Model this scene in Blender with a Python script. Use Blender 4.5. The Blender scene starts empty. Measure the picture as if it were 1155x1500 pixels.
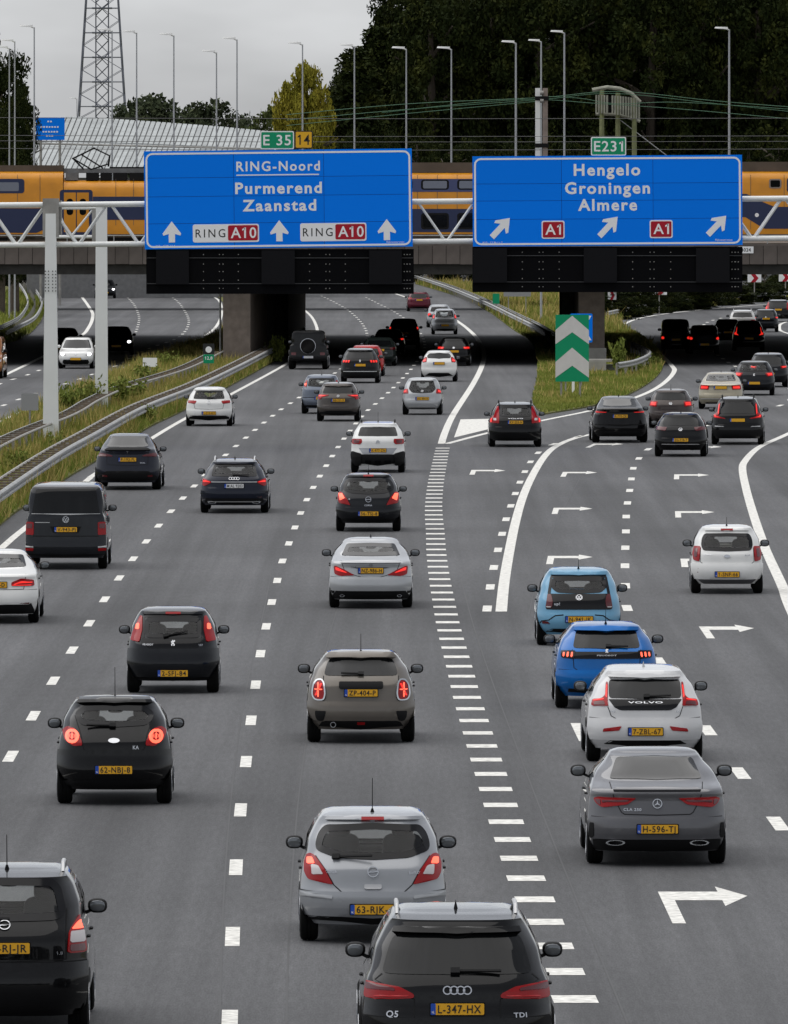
import bpy, bmesh, math, random
import numpy as np
from mathutils import Vector, Matrix

random.seed(7); RNG = np.random.default_rng(11)
S = bpy.context.scene
COL = S.collection
PI = math.pi
# ------------------------------------------------------------------ camera, world, sun, exposure
CAM_H = 8.6          # eye height above the road (standing on an overpass)
FPX = 14600.0        # focal length in photo pixels (photo 1155 x 1500)
HOR = 290.0          # horizon row in the photo
cam_d = bpy.data.cameras.new('camera'); cam = bpy.data.objects.new('camera', cam_d); COL.objects.link(cam)
cam_d.sensor_fit = 'VERTICAL'; cam_d.sensor_height = 36.0
cam_d.lens = 36.0 * FPX / 1500.0
cam_d.shift_y = -(750.0 - HOR) / 1500.0
cam_d.clip_start = 1.0; cam_d.clip_end = 12000.0
cam.location = (0, 0, CAM_H); cam.rotation_euler = (PI / 2, 0, 0)
S.camera = cam

SUN_EL, SUN_AZ = math.radians(75), math.radians(-60)
world = bpy.data.worlds.new('World'); S.world = world; world.use_nodes = True
wt = world.node_tree; wt.nodes.clear()
sky = wt.nodes.new('ShaderNodeTexSky'); sky.sky_type = 'NISHITA'; sky.sun_disc = False
sky.sun_elevation = SUN_EL; sky.sun_rotation = SUN_AZ
sky.air_density = 1.0; sky.dust_density = 0.95; sky.ozone_density = 1.0
hs = wt.nodes.new('ShaderNodeHueSaturation'); hs.inputs['Saturation'].default_value = 0.13
bg = wt.nodes.new('ShaderNodeBackground'); bg.inputs['Strength'].default_value = 0.086
wo = wt.nodes.new('ShaderNodeOutputWorld')
wt.links.new(sky.outputs[0], hs.inputs['Color']); tint = wt.nodes.new('ShaderNodeMix'); tint.data_type = 'RGBA'; tint.blend_type = 'MULTIPLY'; tint.inputs[0].default_value = 1; tint.inputs[7].default_value = (.965, .985, 1.03, 1)
wt.links.new(hs.outputs[0], tint.inputs[6]); # soft cloud deck: faint brightness variation over the whole sky
ctc = wt.nodes.new('ShaderNodeTexCoord'); cmp_ = wt.nodes.new('ShaderNodeMapping'); cmp_.inputs['Scale'].default_value = (1, 1, 3.2)
cn = wt.nodes.new('ShaderNodeTexNoise'); cn.inputs['Scale'].default_value = 22; cn.inputs['Detail'].default_value = 4
cr = wt.nodes.new('ShaderNodeMapRange'); cr.inputs[1].default_value = .3; cr.inputs[2].default_value = .7; cr.inputs[3].default_value = .80; cr.inputs[4].default_value = 1.16
cs_ = wt.nodes.new('ShaderNodeVectorMath'); cs_.operation = 'SCALE'
wt.links.new(ctc.outputs['Generated'], cmp_.inputs[0]); wt.links.new(cmp_.outputs[0], cn.inputs['Vector']); wt.links.new(cn.outputs['Fac'], cr.inputs[0])
wt.links.new(tint.outputs[2], cs_.inputs[0]); wt.links.new(cr.outputs[0], cs_.inputs['Scale']); wt.links.new(cs_.outputs[0], bg.inputs[0]); wt.links.new(bg.outputs[0], wo.inputs[0])
sun_d = bpy.data.lights.new('sun', 'SUN'); sun_d.energy = 1.5; sun_d.angle = math.radians(100); sun_d.color = (1, .97, .93)
sun = bpy.data.objects.new('sun', sun_d); COL.objects.link(sun)
sd = Vector((math.sin(SUN_AZ) * math.cos(SUN_EL), math.cos(SUN_AZ) * math.cos(SUN_EL), math.sin(SUN_EL)))
sun.rotation_euler = sd.to_track_quat('Z', 'Y').to_euler(); sun.location = (0, 0, 60)
S.view_settings.view_transform = 'Standard'; S.view_settings.look = 'None'
S.view_settings.exposure = 0.72; S.view_settings.gamma = 1.0; S.view_settings.use_curve_mapping = False

# ------------------------------------------------------------------ helpers
def gp(px, py, z=0.0):
    """photo pixel -> point of the plane at height z"""
    Y = FPX * (CAM_H - z) / (py - HOR)
    return Vector(((px - 577.5) * Y / FPX, Y, z))
def wp(px, py, Y):
    """photo pixel -> point at distance Y"""
    return Vector(((px - 577.5) * Y / FPX, Y, CAM_H - (py - HOR) * Y / FPX))
def sX(px, Y): return (px - 577.5) * Y / FPX
def sZ(py, Y): return CAM_H - (py - HOR) * Y / FPX

def new_mat(name):
    m = bpy.data.materials.new(name); m.use_nodes = True
    return m, m.node_tree, m.node_tree.nodes['Principled BSDF']
def mat(name, col, rough=.5, metal=0., spec=.5, coat=0., emit=None, estr=0., var=0., vscale=3., bump=0., bscale=40., rnd=0., mottle=None):
    m, t, b = new_mat(name)
    b.inputs['Base Color'].default_value = (*col, 1); b.inputs['Roughness'].default_value = rough
    b.inputs['Metallic'].default_value = metal; b.inputs['Specular IOR Level'].default_value = spec
    if coat: b.inputs['Coat Weight'].default_value = coat; b.inputs['Coat Roughness'].default_value = .03; b.inputs['Coat IOR'].default_value = 1.32
    if emit: b.inputs['Emission Color'].default_value = (*emit, 1); b.inputs['Emission Strength'].default_value = estr
    if var or bump or rnd or mottle:
        tc = t.nodes.new('ShaderNodeTexCoord')
        n = t.nodes.new('ShaderNodeTexNoise'); n.inputs['Scale'].default_value = vscale; n.inputs['Detail'].default_value = 5
        t.links.new(tc.outputs['Object'], n.inputs['Vector'])
        if mottle:
            r = t.nodes.new('ShaderNodeValToRGB'); r.color_ramp.elements[0].position = .35; r.color_ramp.elements[1].position = .65
            r.color_ramp.elements[0].color = (*col, 1); r.color_ramp.elements[1].color = (*mottle, 1)
            t.links.new(n.outputs['Fac'], r.inputs[0]); src = r.outputs[0]
        else:
            mr = t.nodes.new('ShaderNodeMapRange'); mr.inputs[1].default_value = .25; mr.inputs[2].default_value = .75
            mr.inputs[3].default_value = 1 - var; mr.inputs[4].default_value = 1 + var
            t.links.new(n.outputs['Fac'], mr.inputs[0])
            v = t.nodes.new('ShaderNodeVectorMath'); v.operation = 'SCALE'; v.inputs[0].default_value = col
            t.links.new(mr.outputs[0], v.inputs['Scale']); src = v.outputs[0]
        if rnd:
            oi = t.nodes.new('ShaderNodeObjectInfo')
            mr2 = t.nodes.new('ShaderNodeMapRange'); mr2.inputs[3].default_value = 1 - rnd; mr2.inputs[4].default_value = 1 + rnd
            t.links.new(oi.outputs['Random'], mr2.inputs[0])
            v2 = t.nodes.new('ShaderNodeVectorMath'); v2.operation = 'SCALE'
            t.links.new(src, v2.inputs[0]); t.links.new(mr2.outputs[0], v2.inputs['Scale']); src = v2.outputs[0]
        t.links.new(src, b.inputs['Base Color'])
        if bump:
            n2 = t.nodes.new('ShaderNodeTexNoise'); n2.inputs['Scale'].default_value = bscale; n2.inputs['Detail'].default_value = 3
            t.links.new(tc.outputs['Object'], n2.inputs['Vector'])
            bm_ = t.nodes.new('ShaderNodeBump'); bm_.inputs['Strength'].default_value = bump; bm_.inputs['Distance'].default_value = .02
            t.links.new(n2.outputs['Fac'], bm_.inputs['Height']); t.links.new(bm_.outputs[0], b.inputs['Normal'])
    return m

M = {}
M['black'] = mat('black_plastic', (.007, .007, .0075), .6, spec=.18)
M['black2'] = mat('black_painted_steel', (.0035, .0035, .0042), .7, spec=.06)
M['grey_box'] = mat('dark_grey_housing', (.010, .010, .0115), .8, spec=.08)
M['rubber'] = mat('tyre_rubber', (.007, .007, .007), .9, spec=.1)
M['alloy'] = mat('alloy_rim', (.45, .46, .48), .35, .9)
M['chrome'] = mat('chrome', (.55, .56, .58), .25, 1.)
M['silver_plastic'] = mat('silver_trim', (.5, .5, .5), .35, .5)
M['glass_dark'] = mat('dark_tinted_glass', (.005, .0055, .006), .05, spec=.27)
M['frit'] = mat('black_glass_edge', (.005, .005, .006), .12, spec=.25)
M['red_lens'] = mat('red_lens', (.30, .004, .006), .15, spec=.2, coat=.4)
M['dark_red_lens'] = mat('smoked_red_lens', (.09, .005, .008), .12, coat=.6)
M['clear_lens'] = mat('clear_lens', (.55, .52, .52), .12, coat=.5)
M['lit_red'] = mat('lit_red_lamp', (.5, .01, .01), .2, emit=(1, .03, .018), estr=.5)
M['lit_hot'] = mat('lit_brake_bulb', (.7, .1, .06), .2, emit=(1, .11, .055), estr=1.1)
M['headlamp'] = mat('lit_headlamp', (.9, .9, .9), .1, emit=(.95, .97, 1), estr=5)
M['plate_y'] = mat('yellow_number_plate', (.78, .40, .012), .45)
M['plate_w'] = mat('white_number_plate', (.75, .75, .75), .45)
M['plate_b'] = mat('blue_plate_band', (.01, .07, .42), .45)
M['ink'] = mat('black_lettering', (.012, .012, .012), .5)
M['cloth'] = mat('dark_seat_cloth', (.028, .028, .031), .9)
M['white_paint'] = mat('road_marking_white', (.66, .65, .61), .75, var=.38, vscale=8, spec=.15)
M['galv'] = mat('galvanised_steel', (.32, .325, .32), .6, .25, var=.28, vscale=2.5)
M['galv_dull'] = mat('weathered_steel', (.30, .29, .27), .7, .1, var=.3, vscale=2)
M['rust'] = mat('rusty_brown_steel', (.15, .115, .085), .85, var=.3, vscale=3)
M['post'] = mat('light_grey_painted_steel', (.80, .81, .79), .5, .1, var=.06, vscale=.6)
M['truss'] = mat('white_painted_tube', (.74, .75, .73), .45, .1, var=.05)
M['lamp_post'] = mat('pale_aluminium', (.42, .43, .45), .5, .5)
M['concrete'] = mat('stained_concrete', (.115, .098, .088), .9, var=.35, vscale=.8, bump=.2, bscale=8, rnd=.16, spec=.2)
M['concrete_l'] = mat('pale_concrete', (.34, .33, .30), .9, var=.25, vscale=1.2, bump=.2, bscale=10, spec=.2)
M['pier'] = mat('brown_brushed_concrete', (.20, .165, .14), .95, var=.22, vscale=3, bump=.4, bscale=14, spec=.15)
M['soffit'] = mat('shade_darkened_concrete', (.05, .048, .045), .95, var=.2, spec=.1)  # concrete colour darkened to deepen the shade under the decks
M['sign_blue'] = mat('retroreflective_blue', (.001, .215, .95), .5, spec=.08, rnd=.03)
M['sign_blue_b'] = mat('blue_sign_backing', (.003, .07, .42), .6)
M['sign_white'] = mat('retroreflective_white', (.90, .90, .90), .5, spec=.3)
M['sign_red'] = mat('retroreflective_red', (.42, .006, .022), .5, spec=.3)
M['sign_green'] = mat('retroreflective_green', (.0, .29, .13), .5, spec=.3)
M['sign_yellow'] = mat('retroreflective_yellow', (.78, .42, .02), .5, spec=.3)
M['sign_back'] = mat('aluminium_sign_back', (.33, .33, .34), .5, .5)
M['sign_chevron'] = mat('dusty_sign_white', (.66, .64, .62), .6, var=.06)
M['train_y'] = mat('train_yellow', (.64, .255, .006), .4, var=.16, vscale=.9, coat=.2)
M['train_b'] = mat('train_blue', (.012, .022, .075), .4, coat=.2)
M['train_roof'] = mat('dirty_train_roof', (.10, .075, .055), .85, var=.25, vscale=1.)
M['train_win'] = mat('train_window', (.18, .20, .25), .1, spec=.8)
M['train_grey'] = mat('roof_equipment_grey', (.16, .16, .16), .7, var=.2)
M['roof_w'] = mat('translucent_white_roofing', (.34, .36, .355), .5, var=.2, vscale=.5, rnd=.12, spec=.2)
M['pylon'] = mat('hazed_pylon_steel', (.12, .13, .165), .7)  # grey-blue tint stands in for haze over the distance
M['trunk'] = mat('bark', (.07, .055, .04), .9, var=.3, vscale=4)
M['green_post'] = mat('mossy_green_concrete', (.20, .215, .10), .9, var=.25, vscale=2)
M['brown_post'] = mat('brown_mast', (.27, .22, .19), .9, var=.2, vscale=2)
M['wire'] = mat('copper_green_wire', (.08, .19, .11), .6)
M['wire_d'] = mat('dark_wire', (.10, .10, .10), .6)
M['insul'] = mat('weathered_insulator', (.30, .30, .24), .7, var=.3)

def leaf_mat(name, a, b, c, scale):
    m, t, bs = new_mat(name)
    tc = t.nodes.new('ShaderNodeTexCoord'); n = t.nodes.new('ShaderNodeTexNoise'); n.inputs['Scale'].default_value = scale; n.inputs['Detail'].default_value = 6
    n.inputs['Roughness'].default_value = .7
    t.links.new(tc.outputs['Object'], n.inputs['Vector'])
    r = t.nodes.new('ShaderNodeValToRGB'); e = r.color_ramp.elements
    e[0].position = .32; e[0].color = (*a, 1); e[1].position = .68; e[1].color = (*c, 1)
    k = e.new(.5); k.color = (*b, 1)
    t.links.new(n.outputs['Fac'], r.inputs[0]); t.links.new(r.outputs[0], bs.inputs['Base Color'])
    bs.inputs['Roughness'].default_value = .75; bs.inputs['Specular IOR Level'].default_value = .04
    return m
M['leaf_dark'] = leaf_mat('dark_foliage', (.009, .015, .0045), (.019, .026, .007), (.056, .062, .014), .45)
M['leaf_mid'] = leaf_mat('mid_foliage', (.05, .065, .022), (.075, .092, .03), (.13, .14, .045), .5)
M['leaf_far'] = leaf_mat('greyish_foliage', (.045, .058, .035), (.06, .075, .04), (.09, .10, .05), .5)
M['leaf_yellow'] = leaf_mat('yellowing_foliage', (.15, .15, .02), (.24, .215, .028), (.34, .28, .042), .6)
M['leaf_bush'] = leaf_mat('weed_foliage', (.11, .15, .03), (.17, .20, .045), (.26, .25, .07), .8)
M['grass'] = leaf_mat('green_grass', (.14, .185, .032), (.21, .245, .05), (.33, .30, .085), .22)
M['straw'] = leaf_mat('dry_grass', (.30, .24, .08), (.42, .33, .115), (.54, .43, .16), .3)
M['turf'] = leaf_mat('verge_soil_and_turf', (.09, .105, .032), (.14, .14, .05), (.20, .175, .08), .35)

def asphalt():
    m, t, b = new_mat('worn_asphalt')
    N = t.nodes; L = t.links
    tc = N.new('ShaderNodeTexCoord')
    def noise(scale, detail, vec=None, sx=1, sy=1):
        mp = N.new('ShaderNodeMapping'); mp.inputs['Scale'].default_value = (sx, sy, 1)
        L.new(tc.outputs['Object'], mp.inputs[0])
        n = N.new('ShaderNodeTexNoise'); n.inputs['Scale'].default_value = scale; n.inputs['Detail'].default_value = detail
        L.new(mp.outputs[0], n.inputs['Vector']); return n.outputs['Fac']
    def rng(src, lo, hi, a=.3, c=.7):
        r = N.new('ShaderNodeMapRange'); r.inputs[1].default_value = a; r.inputs[2].default_value = c; r.inputs[3].default_value = lo; r.inputs[4].default_value = hi
        L.new(src, r.inputs[0]); return r.outputs[0]
    def mul(a, c):
        x = N.new('ShaderNodeMath'); x.operation = 'MULTIPLY'; L.new(a, x.inputs[0]); L.new(c, x.inputs[1]); return x.outputs[0]
    f = mul(rng(noise(.55, 3, sx=1.2, sy=.016), .72, 1.22), rng(noise(.09, 3, sx=.12, sy=.45), .78, 1.15))   # wheel tracks along, laid sections across
    f = mul(f, rng(noise(.5, 5, sx=1, sy=.12), .90, 1.09))                                                # blotches
    f = mul(f, rng(noise(2.2, 3, sx=1.6, sy=.015), .88, 1.10))                                              # fine streaks of rubber
    f = mul(f, rng(noise(16, 2, sx=1, sy=.06), .88, 1.12))
    f = mul(f, rng(noise(52, 2, sx=1, sy=.09), .80, 1.2))                                                 # chippings
    v = N.new('ShaderNodeVectorMath'); v.operation = 'SCALE'; v.inputs[0].default_value = (.0845, .0852, .0885)
    L.new(f, v.inputs['Scale']); L.new(v.outputs[0], b.inputs['Base Color'])
    b.inputs['Roughness'].default_value = .82; b.inputs['Specular IOR Level'].default_value = .28
    return m
M['asphalt'] = asphalt()
M['seam'] = mat('bitumen_seam', (.045, .045, .046), .7)
M['asphalt_edge'] = mat('crumbling_asphalt_edge', (.055, .053, .05), .95, var=.3, vscale=2)

def clear_glass():
    m, t, b = new_mat('window_glass')
    t.nodes.remove(b)
    tr = t.nodes.new('ShaderNodeBsdfTransparent'); tr.inputs[0].default_value = (.94, .96, .95, 1)
    gl = t.nodes.new('ShaderNodeBsdfGlossy'); gl.inputs['Roughness'].default_value = .04; gl.inputs[0].default_value = (.6, .6, .6, 1)
    fr = t.nodes.new('ShaderNodeFresnel'); ge = t.nodes.new('ShaderNodeNewGeometry'); io = t.nodes.new('ShaderNodeMapRange')
    io.inputs[3].default_value = 1.5; io.inputs[4].default_value = 1 / 1.5   # thin pane: the same reflectance from both sides
    t.links.new(ge.outputs['Backfacing'], io.inputs[0]); t.links.new(io.outputs[0], fr.inputs[0])
    mx = t.nodes.new('ShaderNodeMixShader')
    t.links.new(fr.outputs[0], mx.inputs[0]); t.links.new(tr.outputs[0], mx.inputs[1]); t.links.new(gl.outputs[0], mx.inputs[2])
    t.links.new(mx.outputs[0], t.nodes['Material Output'].inputs[0])
    return m
M['glass'] = clear_glass()

PAINTS = {}
def paint(name, col, metal=.0, rough=.28):
    if name not in PAINTS:
        PAINTS[name] = mat('paint_' + name, col, rough, metal, .06, coat=1., var=.06, vscale=2.2)
    return PAINTS[name]

def link(o, parent=None):
    COL.objects.link(o)
    if parent is not None: o.parent = parent
    return o
def mesh_obj(name, verts, faces, m, parent=None, smooth=True, sharp=40, loc=None):
    me = bpy.data.meshes.new(name)
    me.from_pydata([tuple(v) for v in verts], [], faces)
    return mesh_link(name, me, m, parent, smooth, sharp, loc)
def mesh_link(name, me, m, parent=None, smooth=True, sharp=40, loc=None):
    if m is not None and len(me.materials) == 0: me.materials.append(m)
    if smooth:
        me.polygons.foreach_set('use_smooth', [True] * len(me.polygons))
        if sharp: me.set_sharp_from_angle(angle=math.radians(sharp))
    me.update()
    o = bpy.data.objects.new(name, me); link(o, parent)
    if loc is not None: o.location = loc
    return o
def inst(name, me, parent=None, loc=(0, 0, 0), rot=(0, 0, 0), scale=(1, 1, 1)):
    o = bpy.data.objects.new(name, me); link(o, parent); o.location = loc; o.rotation_euler = rot; o.scale = scale
    return o
def empty(name, loc=(0, 0, 0), rz=0.):
    o = bpy.data.objects.new(name, None); link(o); o.location = loc; o.rotation_euler = (0, 0, rz); o.empty_display_size = .3
    return o
def tag(o, label, cat, group=None):
    o['label'] = label; o['category'] = cat
    if group: o['group'] = group
    return o
def struct(o, kind='structure'):
    o['kind'] = kind; return o

class MB:
    """collects boxes, tubes, prisms into one mesh"""
    def __init__(s): s.v = []; s.f = []
    def add(s, vs, fs):
        b = len(s.v); s.v += [tuple(v) for v in vs]; s.f += [tuple(i + b for i in f) for f in fs]; return s
    def box(s, c, d, rz=0., ch=0.):
        x, y, z = d[0] / 2, d[1] / 2, d[2] / 2
        vs = [Vector((sx * x, sy * y, sz * z)) for sz in (-1, 1) for sy in (-1, 1) for sx in (-1, 1)]
        if rz:
            R = Matrix.Rotation(rz, 3, 'Z'); vs = [R @ v for v in vs]
        c = Vector(c)
        return s.add([v + c for v in vs], [(0, 2, 3, 1), (4, 5, 7, 6), (0, 1, 5, 4), (2, 6, 7, 3), (0, 4, 6, 2), (1, 3, 7, 5)])
    def tube(s, pts, r, n=6, r2=None, cap=True):
        pts = [Vector(p) for p in pts]; k = len(pts); vs = []; fs = []
        r2 = r if r2 is None else r2
        for i, p in enumerate(pts):
            d = (pts[min(i + 1, k - 1)] - pts[max(i - 1, 0)])
            d = d.normalized() if d.length > 1e-9 else Vector((0, 0, 1))
            a = d.cross(Vector((0, 0, 1)) if abs(d.z) < .95 else Vector((1, 0, 0))).normalized(); b = d.cross(a)
            rr = r + (r2 - r) * i / max(1, k - 1)
            vs += [p + a * rr * math.cos(2 * PI * j / n) + b * rr * math.sin(2 * PI * j / n) for j in range(n)]
        for i in range(k - 1):
            for j in range(n):
                fs.append((i * n + j, i * n + (j + 1) % n, (i + 1) * n + (j + 1) % n, (i + 1) * n + j))
        if cap: fs += [tuple(range(n))[::-1], tuple(range((k - 1) * n, k * n))]
        return s.add(vs, fs)
    def prism(s, poly, y0, y1):
        """polygon in (x,z), extruded along y from y0 (camera side) to y1"""
        n = len(poly)
        vs = [(p[0], y0, p[1]) for p in poly] + [(p[0], y1, p[1]) for p in poly]
        fs = [tuple(range(n)), tuple(range(2 * n - 1, n - 1, -1))] + [(i, i + n, (i + 1) % n + n, (i + 1) % n) for i in range(n)]
        return s.add(vs, fs)
    def build(s, name, m, parent=None, smooth=False, sharp=40, loc=None):
        me = bpy.data.meshes.new(name); me.from_pydata(s.v, [], s.f)
        bm = bmesh.new(); bm.from_mesh(me); bmesh.ops.recalc_face_normals(bm, faces=bm.faces); bm.to_mesh(me); bm.free()
        return mesh_link(name, me, m, parent, smooth, sharp, loc)

def np_mesh(name, verts, nface, m, k=3):
    """fast mesh of separate k-gons from an (n*k,3) array"""
    me = bpy.data.meshes.new(name); n = len(verts)
    me.vertices.add(n); me.vertices.foreach_set('co', np.asarray(verts, dtype=np.float32).ravel())
    me.loops.add(n); me.loops.foreach_set('vertex_index', np.arange(n, dtype=np.int32))
    me.polygons.add(n // k); me.polygons.foreach_set('loop_start', np.arange(0, n, k, dtype=np.int32))
    me.polygons.foreach_set('loop_total', np.full(n // k, k, dtype=np.int32))
    me.materials.append(m); me.update(calc_edges=True); me.validate()
    return me

def catmull(pts, sub=6):
    out = []; n = len(pts)
    for i in range(n - 1):
        p0 = pts[max(i - 1, 0)]; p1 = pts[i]; p2 = pts[i + 1]; p3 = pts[min(i + 2, n - 1)]
        for k in range(sub):
            t = k / sub
            out.append(tuple(.5 * ((2 * b) + (-a + c) * t + (2 * a - 5 * b + 4 * c - d) * t * t + (-a + 3 * b - 3 * c + d) * t ** 3) for a, b, c, d in zip(p0, p1, p2, p3)))
    out.append(tuple(pts[-1])); return out
def gcurve(pix, z=0., sub=6):
    return [gp(x, y, z) for x, y in catmull(pix, sub)]
def resample(pts, step, start=0.):
    """points and tangents every step metres along a world polyline"""
    out = []; acc = -start; nxt = 0.
    for a, b in zip(pts[:-1], pts[1:]):
        d = (b - a).length
        if d < 1e-6: continue
        while nxt <= acc + d:
            if nxt >= acc: out.append((a + (b - a) * ((nxt - acc) / d), (b - a) / d))
            nxt += step
        acc += d
    return out
def poly_len(pts): return sum((b - a).length for a, b in zip(pts[:-1], pts[1:]))

# ---- lettering
_tc = {}
def text_data(s, bold=.0, space=1.0):
    key = (s, bold, space)
    if key in _tc: return _tc[key]
    v, f = raw_text(s, bold, space)
    if '1' in s:      # the built-in face has a bare stroke for 1: give it its flag
        v1, _ = raw_text('1', bold, space); w1 = v1[:, 0].max() - v1[:, 0].min(); t = v1[:, 1].max()
        for i, ch in enumerate(s):
            if ch != '1': continue
            xr = raw_text(s[:i + 1], bold, space)[0][:, 0].max(); xl = xr - w1; k = len(v)
            v = np.vstack([v, [(xl + w1 * .5, t), (xl - .13, t - .10 - bold), (xl - .13, t - .20 - bold * 2), (xl + w1 * .5, t - .12 - bold)]]); f = f + [(k, k + 1, k + 2, k + 3)]
    _tc[key] = (v, f); return _tc[key]
_rt = {}
def raw_text(s, bold=.0, space=1.0):
    key = (s, bold, space)
    if key in _rt: return _rt[key]
    c = bpy.data.curves.new('lettering', 'FONT'); c.body = s; c.size = 1; c.offset = bold; c.space_character = space
    c.align_x = 'LEFT'; c.extrude = 0; c.resolution_u = 3
    o = bpy.data.objects.new('lettering', c); COL.objects.link(o)
    dg = bpy.context.evaluated_depsgraph_get(); dg.update()
    me = bpy.data.meshes.new_from_object(o.evaluated_get(dg))
    v = np.empty(len(me.vertices) * 3); me.vertices.foreach_get('co', v); v = v.reshape(-1, 3)[:, :2].copy()
    f = [tuple(p.vertices) for p in me.polygons]
    bpy.data.objects.remove(o); bpy.data.curves.remove(c); bpy.data.meshes.remove(me)
    _rt[key] = (v, f); return _rt[key]
CAP = None
def lettering(s, name, m, parent, x0, x1, zb, cap, y, bold=.02, space=1.1, mw=None, th=.004):
    """lettering in the (x,z) plane facing -y: from x0 to x1, baseline zb, capital height cap"""
    global CAP
    if CAP is None:
        hv, _ = text_data('H', .0, 1.0); CAP = hv[:, 1].max() - hv[:, 1].min()
    v, f = text_data(s, bold, space)
    sx = (x1 - x0) / (v[:, 0].max() - v[:, 0].min()); sz = cap / CAP
    vs = [((a - v[:, 0].min()) * sx + x0, y, b * sz + zb) for a, b in v]
    if mw is not None: vs = [mw @ Vector(q) for q in vs]
    return mesh_obj(name, vs, f, m, parent, smooth=False)
def lettering_c(s, name, m, parent, xc, zc, w, cap, y, mw=None, bold=.02, space=1.1):
    return lettering(s, name, m, parent, xc - w / 2, xc + w / 2, zc - cap / 2, cap, y, bold, space, mw)

# ================================================================== THE SETTING
ground = struct(MB().box((0, 5000, -.55), (9000, 12000, 1.0)).build('ground', M['turf']))
road = struct(MB().add([(-75, 60, 0), (75, 60, 0), (75, 1250, 0), (-75, 1250, 0)], [(0, 1, 2, 3)]).build('road', M['asphalt']))

def sheet(name, left, right, z, m, skirt=.06):
    """a raised verge between two pixel-traced edges"""
    L = [gp(x, y) for x, y in catmull(left, 5)]; R = [gp(x, y) for x, y in catmull(right, 5)]
    poly = L + R[::-1]
    n = len(poly)
    bm = bmesh.new()
    top = [bm.verts.new((p.x, p.y, z)) for p in poly]; bot = [bm.verts.new((p.x, p.y, z - skirt)) for p in poly]
    bm.faces.new(top)
    for i in range(n): bm.faces.new((top[i], bot[i], bot[(i + 1) % n], top[(i + 1) % n]))
    bmesh.ops.triangulate(bm, faces=[f for f in bm.faces if len(f.verts) > 4])
    bmesh.ops.recalc_face_normals(bm, faces=bm.faces)
    me = bpy.data.meshes.new(name); bm.to_mesh(me); bm.free()
    o = struct(mesh_link(name, me, m, None, smooth=False)); return o, poly
MED_L = [(-420, 850), (-200, 725), (0, 626), (62, 598), (187, 543), (256, 517), (312, 496), (334, 475), (331, 450), (318, 434), (300, 422)]
MED_R = [(-420, 1160), (-200, 945), (0, 771), (39, 742), (101, 700), (140, 677), (215, 629), (270, 602), (395, 534), (430, 508), (440, 480), (433, 455), (421, 440), (400, 425)]
GORE_L = [(796, 608), (783, 595), (781, 586), (788, 550), (786, 520), (777, 500), (750, 482), (716, 457), (674, 436), (608, 416)]
GORE_R = [(797, 608), (807, 606), (875, 594), (925, 577), (963, 552), (971, 527), (950, 500), (912, 478), (908, 472), (925, 465), (985, 456), (1100, 443), (1200, 437), (1300, 433)]
VERGE_L = [(-300, 560), (-60, 521), (0, 507), (35, 496), (57, 476), (65, 459), (64, 447), (57, 438), (43, 423), (26, 405)]
median, MEDP = sheet('median_verge', MED_L, MED_R, .06, M['turf'])
gore, GORP = sheet('gore_verge', GORE_L, GORE_R, .06, M['turf'])
_v = [gp(x, y) for x, y in catmull(VERGE_L, 5)]
VERP = _v + [Vector((-90, _v[-1].y, 0)), Vector((-90, _v[0].y, 0))]
struct(mesh_obj('left_verge', [(p.x, p.y, .06) for p in VERP], [tuple(range(len(VERP)))], M['turf'], smooth=False))

# ---- painted markings: parts of the road
def ribbon(name, pix, w, z=.004, parent=road, m=None, world_pts=None, seglen=None):
    pts = world_pts or gcurve(pix)
    vs = []; fs = []
    for i, p in enumerate(pts):
        d = pts[min(i + 1, len(pts) - 1)] - pts[max(i - 1, 0)]; d.z = 0; d.normalize()
        nrm = Vector((d.y, -d.x, 0)) * w / 2
        vs += [(p.x - nrm.x, p.y - nrm.y, z), (p.x + nrm.x, p.y + nrm.y, z)]
    fs = [(2 * i, 2 * i + 1, 2 * i + 3, 2 * i + 2) for i in range(len(pts) - 1)]
    return mesh_obj(name, vs, fs, m or M['white_paint'], parent, smooth=False)
LINE_L = [(-260, 1040), (-120, 912), (0, 805), (38, 773), (125, 706), (139, 695), (226, 640), (272, 613), (336, 579), (400, 544.5), (421.5, 531.6), (452, 510), (465, 490), (460, 469), (446, 454), (425, 440), (400, 429)]
LINE_MR = [(647, 650), (652, 634), (664, 608), (693, 563), (707, 534), (709, 515), (700, 497), (688, 484), (671, 471), (640, 452), (588, 433), (560, 425)]
ribbon('edge_line', LINE_L, .20); ribbon('edge_line', LINE_MR, .26)
LINE_XL = [(655, 650), (716, 634), (795, 616), (867.5, 601), (928, 583.5), (966, 566), (987, 546), (983, 534), (955, 508), (918, 484), (914, 476), (938.5, 466), (997, 457), (1101, 447.5), (1180, 443)]
ribbon('edge_line', LINE_XL, .24)
LINE_SOL = [(734.5, 896), (738.7, 854.5), (745.5, 813), (755, 767), (767, 726), (784, 690), (801, 665), (818, 652), (842, 642), (868, 636), (905, 627)]
ribbon('edge_line', LINE_SOL, .24)
LINE_XR = [(1230, 610), (1180, 625), (1145, 640), (1111, 656), (1092, 675), (1088, 688), (1093, 714.7), (1100, 740.6), (1111, 775), (1124, 810), (1147, 860), (1158, 890), (1200, 980), (1260, 1110), (1350, 1290), (1470, 1530)]
ribbon('edge_line', LINE_XR, .24)
ribbon('edge_line', [(1225, 478), (1180, 468), (1148, 473), (1142, 480), (1150, 487), (1200, 500)], .22)
ribbon('edge_line', [(20, 392), (83, 408), (111, 425), (133, 453), (136, 465), (130, 480), (116, 494), (60, 524), (-40, 572)], .24)
ribbon('edge_line', [(285, 424), (312, 434), (324, 446), (322, 470), (300, 492), (240, 514), (180, 540), (60, 592), (0, 618), (-150, 690)], .2)
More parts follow.
